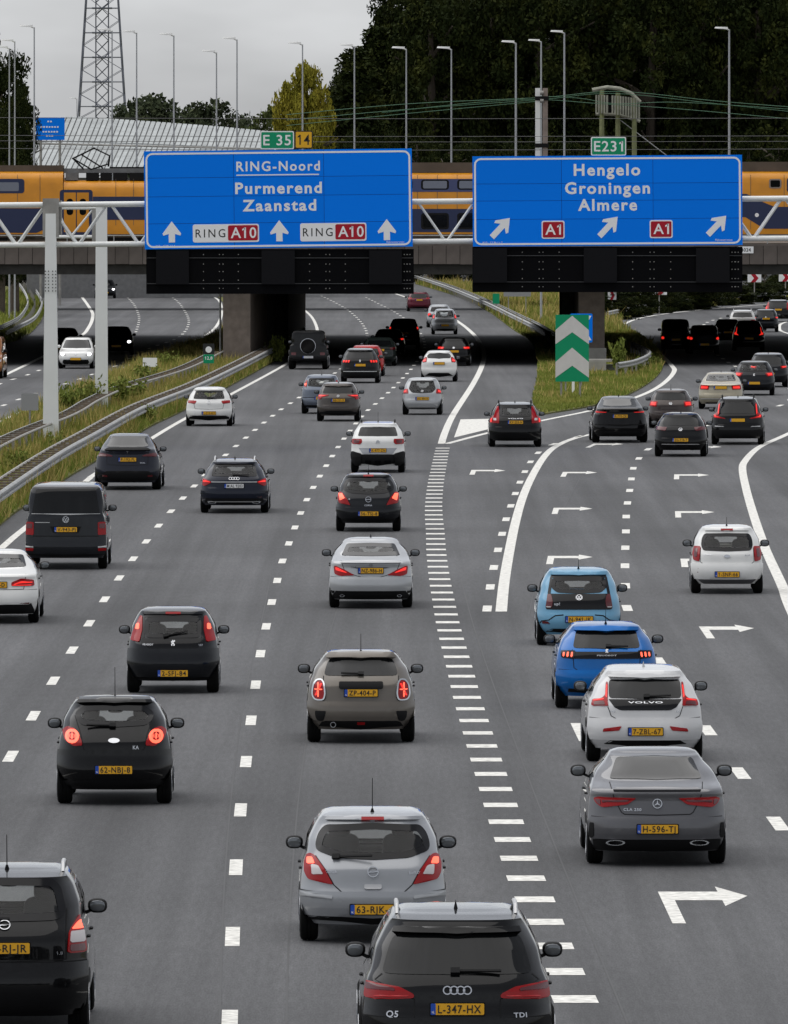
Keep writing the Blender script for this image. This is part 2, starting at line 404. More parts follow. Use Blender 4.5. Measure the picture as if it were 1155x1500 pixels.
# nose of the gore: painted wedge
mesh_obj('painted_wedge', [(*gp(x, y).xy, .004) for x, y in [(665.5, 641), (675, 614.5), (745, 613), (760, 618)]], [(0, 1, 2, 3)], M['white_paint'], road, smooth=False)

def dashes(pix, period, length, w, anchor, ymin=60, ymax=1000, skip=None):
    pts = gcurve(pix); pts.sort(key=lambda p: p.y)
    Ys = np.array([p.y for p in pts]); Xs = np.array([p.x for p in pts])
    ay = gp(*anchor).y
    k0 = math.ceil((max(ymin, Ys[0]) - ay) / period); k1 = math.floor((min(ymax, Ys[-1]) - ay) / period)
    for k in range(k0, k1 + 1):
        y = ay + k * period
        if skip and skip(y): continue
        xa = np.interp(y - length / 2, Ys, Xs); xb = np.interp(y + length / 2, Ys, Xs)
        mesh_obj('lane_dash', [(xa - w / 2, y - length / 2, .004), (xa + w / 2, y - length / 2, .004), (xb + w / 2, y + length / 2, .004), (xb - w / 2, y + length / 2, .004)], [(0, 1, 2, 3)], M['white_paint'], road, smooth=False)
LINE_A = [(-115, 1360), (-45, 1215), (16, 1108), (78, 998), (130, 915), (174, 848), (232, 771), (265, 733.5), (281, 716), (327, 670), (353.8, 647), (379, 625.6), (404, 605.8), (416, 597), (439, 582), (497, 542), (533, 513), (538, 491), (530, 473), (511, 455), (489, 442), (470, 433)]
LINE_B = [(334, 1600), (337, 1490), (341, 1372), (346, 1271), (353, 1184), (361, 1114), (368, 1056), (375, 1002), (382, 957), (390, 919), (398, 884), (406, 853), (413, 825), (439, 756), (456, 720), (473.8, 689.5), (491, 662), (507, 639), (532, 608), (550, 592), (574, 570.5), (598.7, 545), (607.6, 534), (622, 512), (618, 491), (600, 472), (575, 455), (553, 444), (533, 434)]
dashes(LINE_A, 12, 3, .17, (16, 1108)); dashes(LINE_B, 12, 3, .17, (341, 1372))
LINE_S = [(712, 905), (714, 891.6), (718.5, 860), (723.6, 832), (729.7, 806.5), (735.5, 783.8), (741, 763), (747.6, 744), (754, 726.5), (760, 711), (766.8, 696), (774, 682), (783, 669.6), (797.6, 656.5), (826, 645.6), (860.6, 636)]
dashes(LINE_S, 11.6, 3, .19, (714, 891.6))
LINE_X = [(1390, 1560), (1290, 1420), (1200, 1290), (1135, 1200), (1082, 1129), (1037, 1070), (967, 970), (921, 896), (917, 864), (916, 836.5), (916, 811), (917, 789), (918, 750), (921, 728), (923.6, 714), (928, 686), (935, 673.5), (947, 660), (980, 642), (1040, 622), (1100, 607), (1134, 597), (1155, 588), (1160, 572), (1130, 552), (1085, 540), (1052, 520), (1030, 495), (1028, 480), (1045, 469), (1100, 458), (1160, 452)]
dashes(LINE_X, 12, 3, .2, (1037, 1070), ymax=800)
dashes([(-90, 632), (5, 594), (28, 585), (50, 577), (109, 558), (128, 551), (172, 535), (215, 512), (262, 494), (277, 472), (268, 451), (258, 439.5), (244, 431)], 12, 3, .17, (50, 577))
dashes([(-80, 596), (3.5, 561), (22.5, 555), (41, 549), (59, 542), (120, 520), (180, 503), (196, 492.5), (204, 470), (201, 454.5), (193, 441.6), (176.6, 427)], 12, 3, .17, (41, 549))
LINE_BLK = [(862, 1510), (845, 1470), (826, 1428), (810, 1388), (796, 1350), (782, 1313), (769, 1282), (758, 1250), (738.5, 1194.6), (723, 1145.5), (709, 1102), (696.6, 1061.7), (685.3, 1025), (677.4, 993.5), (669.5, 963.5), (662, 936.5), (656, 911.7), (653.8, 900), (649.7, 878), (645.6, 856.5), (642.7, 837), (640.5, 819.6), (639, 803), (638, 780), (636, 759), (635.6, 739), (637.6, 716), (640, 700), (643.6, 682), (647, 665), (649.7, 652.6)]
dashes(LINE_BLK, 3.8, 1.0, .48, (656, 911.7))
def turn_arrow(px, py, tan):
    p = gp(px, py); t = tan
    def q(a, b): return (p.x + a + t * b, p.y + b, .004)
    vs = [q(0, 0), q(0, -5.4), q(.16, -5.4), q(.16, -1.5), q(.74, -1.5), q(.74, -2.5), q(1.08, -.75), q(.74, .9), q(.74, 0)]
    mesh_obj('arrow_marking', vs, [(0, 1, 2, 3), (0, 3, 4, 8), (5, 6, 7)], M['white_paint'], road, smooth=False)
_xa = sorted(gcurve(LINE_X), key=lambda p: p.y); _xY = np.array([p.y for p in _xa]); _xX = np.array([p.x for p in _xa])
def slope(Ys, Xs, y, h=14): return float((np.interp(y + h, Ys, Xs) - np.interp(y - h, Ys, Xs)) / (2 * h))
for a in [(964, 1306.5), (691, 688.5), (825, 691.4), (811.4, 744), (803, 814.5), (988, 695), (989, 749), (997, 818.6), (1024, 918), (836, 1059.5), (1013, 654), (870, 650)]:
    turn_arrow(a[0], a[1], slope(_xY, _xX, gp(*a).y) * (1 if a[0] > 700 else .6))
# bitumen seams
for sm in ([(676, 850), (695, 920), (722, 1000), (752, 1080), (790, 1180), (850, 1330), (920, 1500)], [(398, 830), (390, 880), (352, 1060), (330, 1280), (322, 1500)],
           [(232, 785), (205, 812)], [(560, 720), (505, 860), (465, 1000), (440, 1150), (425, 1330), (420, 1500)], [(850, 700), (800, 800), (775, 900)]):
    ribbon('bitumen_seam', sm, .022, .003, road, M['seam'])

# ---- grass
def in_poly(pts, poly):
    x, y = pts[:, 0], pts[:, 1]; ins = np.zeros(len(pts), bool); n = len(poly)
    for i in range(n):
        a, b = poly[i], poly[(i + 1) % n]
        c = ((a.y > y) != (b.y > y)) & (x < (b.x - a.x) * (y - a.y) / ((b.y - a.y) if b.y != a.y else 1e-9) + a.x)
        ins ^= c
    return ins
def scatter(poly, n, ylo, yhi, xr=None):
    xs = [p.x for p in poly]; xlo, xhi = xr or (min(xs), max(xs))
    P = np.column_stack([RNG.uniform(xlo, xhi, n * 6), RNG.uniform(ylo, yhi, n * 6)])
    P = P[in_poly(P, poly)]; return P[:n]
def grass(name, poly, n, ylo, yhi, h0, h1, wdt, m, xr=None, clump=.0, z=.05, patch=0.):
    n = int(n)
    P = scatter(poly, n, ylo, yhi, xr)
    if patch:  # keep only irregular tufts
        k = np.sin(P[:, 0] * 2.3 + 1.7 * np.sin(P[:, 1] * .19)) + np.sin(P[:, 1] * .31 + P[:, 0]) + RNG.normal(0, .7, len(P))
        P = P[k > patch]
    n = len(P)
    hm = .55 + .45 * np.sin(P[:, 1] * .23 + np.sin(P[:, 0] * 1.3) * 2) * np.sin(P[:, 1] * .071 + 1)
    h = RNG.uniform(h0, h1, n) * (1 + clump * (hm - .5)); a = RNG.uniform(0, PI, n); w = wdt * RNG.uniform(.6, 1.4, n)
    lean = RNG.normal(0, .28, (n, 2)) * h[:, None]
    dx = np.cos(a) * w / 2; dy = np.sin(a) * w / 2
    V = np.zeros((n, 3, 3))
    V[:, 0] = np.column_stack([P[:, 0] - dx, P[:, 1] - dy, np.full(n, z)]); V[:, 1] = np.column_stack([P[:, 0] + dx, P[:, 1] + dy, np.full(n, z)])
    V[:, 2] = np.column_stack([P[:, 0] + lean[:, 0], P[:, 1] + lean[:, 1], z + h])
    o = bpy.data.objects.new(name, np_mesh(name, V.reshape(-1, 3), n, m)); link(o); o['kind'] = 'stuff'; return o
grass('median_grass', MEDP, 80000, 225, 660, .15, .50, .05, M['grass'], (-26, -4), .6)
grass('dry_grass', MEDP, 44000, 225, 660, .2, .68, .05, M['straw'], (-26, -4), .8, patch=-.1)
grass('gore_grass', GORP, 70000, 395, 640, .06, .20, .06, M['grass'], (4, 16), .5)
grass('gore_dry_grass', GORP, 9000, 420, 640, .12, .5, .05, M['straw'], (4, 16), .5, patch=1.0)
grass('far_gore_grass', GORP, 36000, 640, 1000, .15, .6, .11, M['grass'], (2, 40), .6)
grass('far_gore_dry_grass', GORP, 26000, 640, 1000, .25, .9, .10, M['straw'], (2, 40), .8, patch=.3)
grass('verge_grass', VERP, 26000, 560, 900, .15, .5, .10, M['grass'], (-46, -20), .6)

# ------------------------------------------------------------------ plants and trees
def crown_mesh(name, m, rx, rz, nclump, per, leaf, seed, shape='round', cz=0.):
    g = np.random.default_rng(seed)
    d = g.normal(size=(nclump, 3)); d /= np.linalg.norm(d, axis=1)[:, None]
    r = g.uniform(.25, 1, nclump) ** .45
    C = d * r[:, None] * np.array([rx, rx, rz])
    if shape == 'cone':
        C[:, :2] *= np.clip(1.05 - (C[:, 2] / rz + 1) * .42, .12, 1)[:, None]
    C[:, :2] *= (1 + .22 * np.sin(3 * np.arctan2(C[:, 1], C[:, 0]) + seed))[:, None]
    cs = g.uniform(.5, 1.25, nclump)
    pts = []; rad = rx * .30
    for c, s_ in zip(C, cs):
        q = g.normal(size=(per, 3)); q /= np.linalg.norm(q, axis=1)[:, None]
        q *= (g.uniform(.1, 1, per) ** .4)[:, None] * rad * s_ * np.array([1, 1, .72])
        pts.append(c + q)
    P = np.vstack(pts); n = len(P)
    u = g.normal(size=(n, 3)); u /= np.linalg.norm(u, axis=1)[:, None]
    w = np.cross(u, g.normal(size=(n, 3))); w /= np.linalg.norm(w, axis=1)[:, None]
    L = leaf * g.uniform(.55, 1.35, n)[:, None]
    V = np.stack([P - u * L, P + w * L * .5, P + u * L, P - w * L * .5], axis=1)
    V[:, :, 2] += cz
    return np_mesh(name, V.reshape(-1, 3), n, m, 4)
def trunk_mesh(name, h, r, seed, spread):
    g = random.Random(seed); mb = MB()
    top = Vector((g.uniform(-.3, .3), g.uniform(-.3, .3), h))
    mb.tube([(0, 0, 0), (g.uniform(-.1, .1), .05, h * .35), (top.x * .6, top.y * .6, h * .7), top], r, 7, r * .3)
    for k in range(7):
        z = h * g.uniform(.35, .85); a = g.uniform(0, 2 * PI); l = spread * g.uniform(.5, .9)
        mb.tube([(top.x * z / h * .8, top.y * z / h * .8, z), (math.cos(a) * l * .5, math.sin(a) * l * .5, z + l * .35), (math.cos(a) * l, math.sin(a) * l, z + l * .6)], r * .38, 5, r * .1)
    me_o = mb.build(name, M['trunk'], smooth=True); me = me_o.data; bpy.data.objects.remove(me_o); return me
CR = {}
def tree_kind(key, m, rx, rz, nclump, per, leaf, seed, H, shape='round'):
    CR[key] = (crown_mesh('crown', m, rx, rz, nclump, per, leaf, seed, shape), trunk_mesh('trunk', H * .75, H * .022, seed, rx * .8), H, rz)
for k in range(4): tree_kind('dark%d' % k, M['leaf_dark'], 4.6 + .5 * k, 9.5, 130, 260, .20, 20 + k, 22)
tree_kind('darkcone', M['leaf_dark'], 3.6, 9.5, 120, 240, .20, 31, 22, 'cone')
tree_kind('far0', M['leaf_far'], 4.2, 5.5, 70, 180, .26, 41, 13); tree_kind('far1', M['leaf_far'], 3.4, 6.3, 60, 180, .26, 42, 14)
tree_kind('yel', M['leaf_yellow'], 3.6, 3.3, 110, 200, .20, 51, 12)
tree_kind('mid', M['leaf_mid'], 3.8, 5.0, 70, 100, .32, 52, 12)
def tree(key, px, Y, top_py, wide, label, group, name='tree', cat='tree', low=0.):
    """wide = crown half-width in metres, top_py the pixel row its top reaches"""
    cm, tm, H, rz = CR[key]; h = sZ(top_py, Y); s = h / H
    t = empty(name, (sX(px, Y), Y, 0), random.uniform(0, 6.28)); tag(t, label, cat, group)
    base_rx = max(abs(v.co.x) for v in list(cm.vertices)[::41])
    inst('crown', cm, t, (0, 0, H * s - rz * s * 1.02 - low), (0, 0, 0), (wide / base_rx, wide / base_rx, s))
    inst('trunk', tm, t, (0, 0, 0), (0, 0, 0), (s, s, s))
    return t

random.seed(3)
wood = [ # px, top row, half width, Y
 (468, 128, 1.9, 760), (498, 88, 2.4, 735), (528, 48, 2.8, 722), (560, 18, 3.0, 730), (596, -6, 3.4, 742), (636, -20, 3.6, 728), (676, -30, 3.6, 745),
 (714, -26, 3.6, 730), (752, -42, 3.8, 748), (792, -30, 3.8, 728), (832, -50, 3.8, 745), (872, -40, 3.8, 730), (912, -60, 4.0, 748), (952, -45, 3.9, 728),
 (992, -55, 4.0, 745), (1032, -48, 4.0, 730), (1072, -60, 4.0, 748), (1112, -40, 4.0, 730), (1150, -52, 4.0, 745), (1190, -40, 4.2, 735),
 (515, 80, 2.6, 770), (575, 20, 3.4, 775), (655, -15, 4.0, 778), (735, -25, 4.0, 775), (815, -35, 4.0, 778), (895, -45, 4.0, 776), (975, -50, 4.0, 778), (1055, -50, 4.0, 776), (1135, -50, 4.0, 778)]
for i, (px, tp, w_, Y) in enumerate(wood):
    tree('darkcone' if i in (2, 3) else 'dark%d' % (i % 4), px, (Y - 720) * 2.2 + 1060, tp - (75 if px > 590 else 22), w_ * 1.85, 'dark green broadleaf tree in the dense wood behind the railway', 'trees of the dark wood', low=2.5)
und = [(480 + 44 * k, 215 - (k * 37 % 40), 2.6, 700 + (k * 53 % 25)) for k in range(17)]
for px, tp, w_, Y in und:
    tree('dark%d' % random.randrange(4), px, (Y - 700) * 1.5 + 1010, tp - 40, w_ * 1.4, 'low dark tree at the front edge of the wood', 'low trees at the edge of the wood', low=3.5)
tree('dark1', -16, 735, 22, 3.4, 'tall dark tree at the left edge of the photo behind the two lamp posts', 'dark trees at the left edge')
tree('dark2', 22, 730, 118, 2.3, 'lower dark tree spreading right from the left edge beside the blue sign', 'dark trees at the left edge')
tree('dark3', 2, 722, 160, 2.7, 'short dark bushy tree below the tall tree at the left edge', 'dark trees at the left edge')
for px, tp, w_, key, lab in [(210, 138, 2.0, 'far0', 'rounded grey green tree right of the lattice mast'), (250, 150, 2.3, 'far1', 'wide grey green tree second right of the lattice mast'),
        (292, 158, 1.7, 'far0', 'small pointed far tree midway between mast and yellow tree'), (328, 150, 1.9, 'far1', 'taller far tree beside the slender lamp post'), (352, 160, 1.6, 'far0', 'smallest far tree just left of the gap in the tree line'), (230, 142, 2.2, 'far1', 'dense far tree between the first two lamp posts right of the mast'), (272, 152, 2.0, 'far0', 'low rounded far tree behind the third lamp post'), (310, 154, 1.9, 'far1', 'dim far tree left of the slender lamp post')]:
    tree(key, px, 1180, tp, w_ * 3.0, lab, 'far trees on the skyline')
tree('mid', 394, 1010, 150, 4.6, 'low green tree left of the yellow tree above the sign', 'far trees on the skyline', low=0)
tree('mid', 420, 1000, 164, 3.6, 'pale green bush under the yellow tree', 'far trees on the skyline', low=0)
tree('yel', 445, 985, 100, 3.5, 'yellowing autumn tree standing at the left end of the dark wood', None)

_bt = []      # unseen trees added behind the camera to darken reflections in the car tails
for k in range(22):
    cm_ = CR['dark%d' % (k % 4)][0]; q = np.empty(len(cm_.vertices) * 3); cm_.vertices.foreach_get('co', q); q = q.reshape(-1, 4, 3)[::2].reshape(-1, 3)
    _bt.append(q * np.array([1.5, 1.5, .85]) + np.array([-95 + k * 9, -75 - (k * 29 % 31), 9.5]))
_bt = link(bpy.data.objects.new('woodland_belt', np_mesh('woodland_belt', np.vstack(_bt), 0, M['leaf_dark'], 4))); _bt['kind'] = 'stuff'
def shrub_mesh(name, m, r, h, nst, seed, leaf):
    g = np.random.default_rng(seed); mb = MB(); P = []
    for k in range(nst):
        a = g.uniform(0, 2 * PI); l = r * g.uniform(.2, 1); hh = h * g.uniform(.6, 1)
        tip = np.array([math.cos(a) * l, math.sin(a) * l, hh])
        for q in range(34):
            t = g.uniform(.12, 1); P.append(tip * np.array([t, t, t]) + g.normal(0, r * .14, 3))
    P = np.array(P); n = len(P); P[:, 2] = np.abs(P[:, 2])
    u = g.normal(size=(n, 3)); u /= np.linalg.norm(u, axis=1)[:, None]
    w = np.cross(u, g.normal(size=(n, 3))); w /= np.linalg.norm(w, axis=1)[:, None]
    L = leaf * g.uniform(.6, 1.4, n)[:, None]
    V = np.stack([P - u * L, P + w * L * .5, P + u * L, P - w * L * .5], axis=1)
    return np_mesh(name, V.reshape(-1, 3), n, m, 4)
def stem_mesh(r, h, nst, seed):
    g = np.random.default_rng(seed); mb = MB()
    for k in range(nst):
        a = g.uniform(0, 2 * PI); l = r * g.uniform(.2, 1); hh = h * g.uniform(.6, .95)
        mb.tube([(0, 0, 0), (math.cos(a) * l * .4, math.sin(a) * l * .4, hh * .5), (math.cos(a) * l, math.sin(a) * l, hh)], .018, 4, .006)
    o = mb.build('stem', M['trunk']); me = o.data; bpy.data.objects.remove(o); return me
SHR = [(shrub_mesh('foliage', M['leaf_bush'], 1.0, 1.0, 22, 60 + k, .10), stem_mesh(.9, 1.0, 9, 60 + k)) for k in range(3)]
def shrub(px, py, w, h, label, group=None, name='weed_shrub', cat='shrub', k=0):
    p = gp(px, py); t = empty(name, (p.x, p.y, .05), random.uniform(0, 6)); tag(t, label, cat, group)
    for nm, me in zip(('foliage', 'stem'), SHR[k]): inst(nm, me, t, scale=(w * .85, w * .85, h * .85))
G_W = 'weed shrubs in the median'
shrub(98, 610, .75, 1.35, 'thin leafy weed right of the front gantry post', G_W, k=0)
shrub(128, 603, .85, 1.35, 'bushy green weed just left of the rear gantry post', G_W, k=1)
shrub(172, 598, 1.1, 1.3, 'broad green weed shrub right of the rear gantry post', G_W, k=2)
shrub(195, 590, .9, 1.0, 'low green shrub behind the broad weed shrub in the median', G_W, k=0)
shrub(212, 568, .9, 1.1, 'green weed shrub behind the small white sign back', G_W, k=1)
shrub(186, 578, .7, .8, 'small pale weed left of the small white sign back', G_W, k=2)
shrub(246, 541, .8, .9, 'leafy shrub left of the speed marker board in the median', G_W, k=0)
shrub(213, 622, .7, .75, 'dark green weed in front of the guardrail behind the white hatchback', G_W, k=2)
shrub(300, 572, .6, .6, 'small green weed under the front guardrail left of the shoulder line', G_W, k=1)
shrub(83, 672, .5, .9, 'straggly climbing weed over the front guardrail beam', G_W, k=0)
shrub(30, 700, .6, .9, 'tall weed between the guardrails at the left edge', G_W, k=1)
shrub(403, 530, .8, 1.4, 'dark shrub at the end of the median guardrail near the pier', G_W, k=2)
SAP = (shrub_mesh('foliage', M['leaf_bush'], .5, 1.0, 16, 77, .11), stem_mesh(.3, 1.0, 5, 77))
p = gp(907, 550); t = tag(empty('sapling', (p.x, p.y, .05)), 'slender young sapling beside the concrete pier on the gore', 'sapling')
inst('foliage', SAP[0], t, scale=(.9, .9, 1.75)); inst('stem', SAP[1], t, scale=(.9, .9, 1.7))
for k, (px, py, w, h) in enumerate([(930, 546, .7, .55), (945, 541, .6, .7), (957, 536, .6, .5)]):
    shrub(px, py, w, h, ['reddish dry weed patch left on the gore below the kerb of the guardrail', 'tallest dry weed on the gore near the guardrail end', 'small dry weed at the right corner of the gore'][k], 'dry weeds on the gore', 'dry_weed', 'weed', k)
HB = []
for k in range(15):
    px = 880 + k * 24; Y = 905 + (k * 37 % 40)
    tree('dark%d' % (k % 4), px, 712 + (px - 893) * .53 + k * 7 % 5, 388 - (k * 13 % 16), 2.6, 'dark bush in the row behind the right-hand guardrail', 'dark bushes beyond the exit road', 'bush', 'bush', 1.5)
for k in range(6):
    tree('dark%d' % (k % 4), -30 + k * 11, 880 + k * 14, 372 + k * 4, 2.0, 'dark bush on the far left verge under the viaduct', 'dark bushes on the left verge', 'bush', 'bush')

# ------------------------------------------------------------------ viaducts
YV0, YV1 = 512.0, 626.0
def viaduct():
    v = empty('railway_viaduct', (0, YV0, 0)); tag(v, 'wide concrete railway viaduct crossing both carriageways', 'viaduct')
    zb, zt = sZ(402, YV0), sZ(360, YV0); zm = sZ(387, YV0)
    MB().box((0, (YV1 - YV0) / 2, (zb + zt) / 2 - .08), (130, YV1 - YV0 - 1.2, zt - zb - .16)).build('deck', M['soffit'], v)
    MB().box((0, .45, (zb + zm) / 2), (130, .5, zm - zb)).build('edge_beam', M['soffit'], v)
    pw = 20.2 * YV0 / FPX; me = None
    for k in range(-42, 43):
        if me is None:
            o = MB().box((0, 0, 0), (pw - .025, .22, zt - zm)).build('fascia_panel', M['concrete'], v); me = o.data
        else: o = inst('fascia_panel', me, v)
        o.location = (k * pw + .2, .05 + random.uniform(-.012, .012), (zt + zm) / 2 + random.uniform(-.01, .01))
    MB().box((0, .25, zt + .05), (130, .6, .1)).build('coping', M['concrete'], v)
    zr = sZ(345, YV0 + .3)
    MB().tube([(-60, .3, zr), (60, .3, zr)], .035, 6).build('handrail', M['galv'], v)
    pm = None
    for k in range(-24, 25):
        if pm is None: o = MB().box((0, 0, 0), (.05, .05, zr - zt - .1)).build('rail_post', M['galv'], v); pm = o.data
        else: o = inst('rail_post', pm, v)
        o.location = (k * 2.4, .3, (zr + zt) / 2 + .05)
    # ballast bed and rails
    MB().box((0, 30, zt + .06), (130, 54, .14)).build('ballast', M['train_roof'], v)
    for yy in (26.6, 28.04): MB().box((0, yy, zt + .2), (130, .08, .15)).build('rail', M['rust'], v)
    # wall piers along the road
    def pier(pxa, pxb, Y0, Y1, tan, m=M['pier']):
        x0 = sX(pxa, Y0); x1 = sX(pxb, Y0); dx = tan * (Y1 - Y0)
        vs = [(x0, Y0 - YV0, 0), (x1, Y0 - YV0, 0), (x1 + dx, Y1 - YV0, 0), (x0 + dx, Y1 - YV0, 0)]
        vs += [(a, b, zb) for a, b, c in vs]
        MB().add(vs, [(0, 1, 5, 4), (1, 2, 6, 5), (2, 3, 7, 6), (3, 0, 4, 7), (0, 3, 2, 1), (4, 5, 6, 7)]).build('pier_wall', m, v)
    pier(327, 367, 513.4, 612, .020); pier(848, 886, 517, 612, .006)
    # round black columns beside the right pier
    for px, Y in ((835, 535), (388, 540), (408, 556)):
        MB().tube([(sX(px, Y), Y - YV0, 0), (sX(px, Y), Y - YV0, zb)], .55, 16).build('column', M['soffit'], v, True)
    MB().box((sX(873, 516), 516 - YV0, .42), (30 * 516 / FPX, 1.4, .84)).build('pier_plinth', M['concrete_l'], v)
    MB().tube([(sX(323, 515), 515 - YV0, 0), (sX(323, 515), 515 - YV0, zb)], .05, 8).build('drain_pipe', M['galv'], v)
    lab = MB().box((sX(1093, YV0), -.075, sZ(366, YV0)), (22 * YV0 / FPX, .02, 10 * YV0 / FPX)).build('number_board', M['sign_white'], v)
    lettering_c('4024', 'legend', M['ink'], lab, sX(1093, YV0), sZ(366, YV0), .5, .17, -.089)
viaduct()
v2 = tag(empty('far_viaduct', (0, 765, 0)), 'narrow second viaduct crossing beyond the railway viaduct', 'viaduct')
MB().box((0, 7, 5.2), (130, 14, 1.0)).build('deck', M['soffit'], v2)
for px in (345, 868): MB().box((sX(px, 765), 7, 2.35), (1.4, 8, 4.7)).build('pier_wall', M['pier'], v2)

# ------------------------------------------------------------------ train
def train():
    Y = 538.0; t = empty('train', (0, Y, 0)); tag(t, 'yellow and blue double-deck train crossing the railway viaduct', 'train')
    X = lambda px: sX(px, Y); Z = lambda py: sZ(py, Y)
    def coach(x0, x1, ytop, name='coach_body'):
        a, b = X(x0), X(x1); zt, zb = Z(ytop), Z(343)
        prof = [(0, zb), (0, zt - .75), (.05, zt - .45), (.16, zt - .22), (.38, zt - .06), (.7, zt), (2.1, zt), (2.42, zt - .06), (2.64, zt - .22), (2.75, zt - .45), (2.8, zt - .75), (2.8, zb)]
        n = len(prof); vs = [(a, p, q) for p, q in prof] + [(b, p, q) for p, q in prof]
        fs = [tuple(range(n)), tuple(range(2 * n - 1, n - 1, -1))] + [(i, (i + 1) % n, (i + 1) % n + n, i + n) for i in range(n)]
        return mesh_obj(name, vs, fs, M['train_y'], t, sharp=30)
    coach(-330, 92.5, 250); coach(93.5, 330, 264); coach(330.6, 880, 252); coach(880.6, 1330, 250)
    def pan(poly, name, m, off=.012, par=None):
        return MB().prism([(X(a), Z(b)) for a, b in poly], -off, .2 if off < .03 else .1).build(name, m, par or t)
    R = lambda x0, y0, x1, y1: [(x0, y0), (x1, y0), (x1, y1), (x0, y1)]
    def rr(x0, y0, x1, y1, r=3):
        pts = []
        for cx, cy, a0 in ((x1 - r, y0 + r, -90), (x1 - r, y1 - r, 0), (x0 + r, y1 - r, 90), (x0 + r, y0 + r, 180)):
            for k in range(4):
                a = math.radians(a0 + 30 * k); pts.append((cx + r * math.cos(a), cy + r * math.sin(a)))
        return pts
    # roofs
    for x0, x1, y0, y1 in ((-330, 92.5, 242, 251), (330.6, 880, 238, 253), (880.6, 1330, 237, 251)):
        MB().box(((X(x0) + X(x1)) / 2, 1.4, (Z(y0) + Z(y1)) / 2), (X(x1) - X(x0), 2.0, Z(y0) - Z(y1))).build('roof', M['train_roof'], t)
    for x0, x1 in ((96, 114), (126, 144), (147, 163), (166, 186), (190, 214), (222, 250)):
        MB().box(((X(x0) + X(x1)) / 2, 1.2, (Z(253) + Z(264)) / 2), (X(x1) - X(x0), 1.6, Z(253) - Z(264))).build('roof_equipment', M['black' if x0 % 4 else 'train_grey'], t)
    MB().box(((X(93) + X(330)) / 2, 1.4, Z(250)), (X(330) - X(93), 1.2, .25)).build('roof_duct', M['train_grey'], t)
    # left coach livery
    pan([(-330, 305), (66, 305), (80, 296), (88, 290), (88, 341), (54, 341)] if 0 else [(-330, 305), (62, 305), (76, 296), (86, 291), (86, 330), (70, 334), (54, 341), (-330, 341)], 'blue_band', M['train_b'])
    for x0 in (-300, -240, -180, -120, -60, -30 + 8):
        f = pan(rr(x0, 262, x0 + 58, 283, 4), 'window_surround', M['train_b'], .015); pan(rr(x0 + 6, 267, x0 + 50, 280, 2), 'window_pane', M['train_win'], .022, f)
    pan(rr(88, 278, 136, 345, 4), 'door_surround', M['train_b'], .015)
    for x0 in (94, 113):
        d = pan(R(x0, 282, x0 + 17.5, 340), 'door', M['train_y'], .03)
        pan(rr(x0 + 4, 291, x0 + 13.5, 315, 4), 'door_window', M['glass_dark'], .036, d)
    pan(R(136.5, 288, 330, 322), 'blue_band', M['train_b'])
    # middle coach
    pan(R(331, 262, 879, 281), 'blue_band', mat('train_purple_blue', (.055, .07, .17), .4, coat=.2)); pan(R(331, 306, 879, 340), 'blue_band', M['train_b'])
    for k in range(10):
        x0 = 352 + k * 53 - 3; f = pan(rr(x0 + 3, 263, x0 + 44, 278, 4), 'window_surround', M['black'], .015); pan(rr(x0 + 6, 265, x0 + 41, 276, 2), 'window_pane', M['train_win'], .022, f)
        f = pan(rr(x0 + 3, 312, x0 + 44, 336, 4), 'window_surround', M['black'], .015); pan(rr(x0 + 6, 315, x0 + 41, 333, 2), 'window_pane', M['glass_dark'], .022, f)
    # right coach with the cab
    pan([(881, 284), (1094, 284), (1118, 296), (1135, 303), (1330, 303), (1330, 335), (1120, 335), (1092, 318), (881, 318)], 'blue_band', M['train_b'])
    f = pan(rr(1127, 262, 1145, 276, 3), 'window_surround', M['brown_post'], .015); pan(rr(1129, 264, 1143, 274, 2), 'window_pane', M['glass_dark'], .022, f)
    f = pan(rr(1153, 260, 1230, 282, 4), 'window_surround', M['train_b'], .015); pan(rr(1158, 264, 1222, 279, 2), 'window_pane', M['train_win'], .022, f)
    c = [(1109 + 3 * math.cos(a), 315 + 3 * math.sin(a)) for a in np.linspace(0, 2 * PI, 12, endpoint=False)]
    pan(c, 'round_emblem', M['sign_white'], .02)
    for x0 in (-260, -60, 150, 400, 760, 960, 1150): MB().box((X(x0 + 30), 1.4, Z(348)), (3.0, 2.2, .42)).build('bogie', M['black'], t)
    MB().box((0, 1.4, Z(345)), (60, 2.3, .2)).build('underframe', M['rust'], t)
    for px in list(range(-40, 92, 33)) + [170, 196] + list(range(612, 700, 29)) + [1100, 1149]:   # body panel joints
        MB().box((X(px), -.004, Z(296)), (.025, .012, Z(256 if not 93 < px < 330 else 268) - Z(336))).build('body_joint', M['rust'], t)
    # pantograph
    mb = MB()
    P = lambda px, py, d: (X(px), d, Z(py))
    for d in (.8, 1.9):
        for a, b in (((106, 232), (137, 217)), ((106, 232), (133, 248)), ((137, 217), (160, 228)), ((160, 228), (158, 244)), ((133, 248), (158, 240)), ((118, 226), (150, 246)), ((106, 232), (122, 248))):
            mb.tube([P(*a, d), P(*b, d)], .035, 5)
    mb.tube([P(106, 232, .5), P(106, 232, 2.2)], .04, 5); mb.tube([P(137, 217, .2), P(137, 217, 2.5)], .05, 5)
    mb.build('pantograph', M['black'], t)
    MB().box((X(190), 1.4, Z(246.5)), (60 * Y / FPX, .5, .16)).build('roof_conductor', M['black'], t)
train()

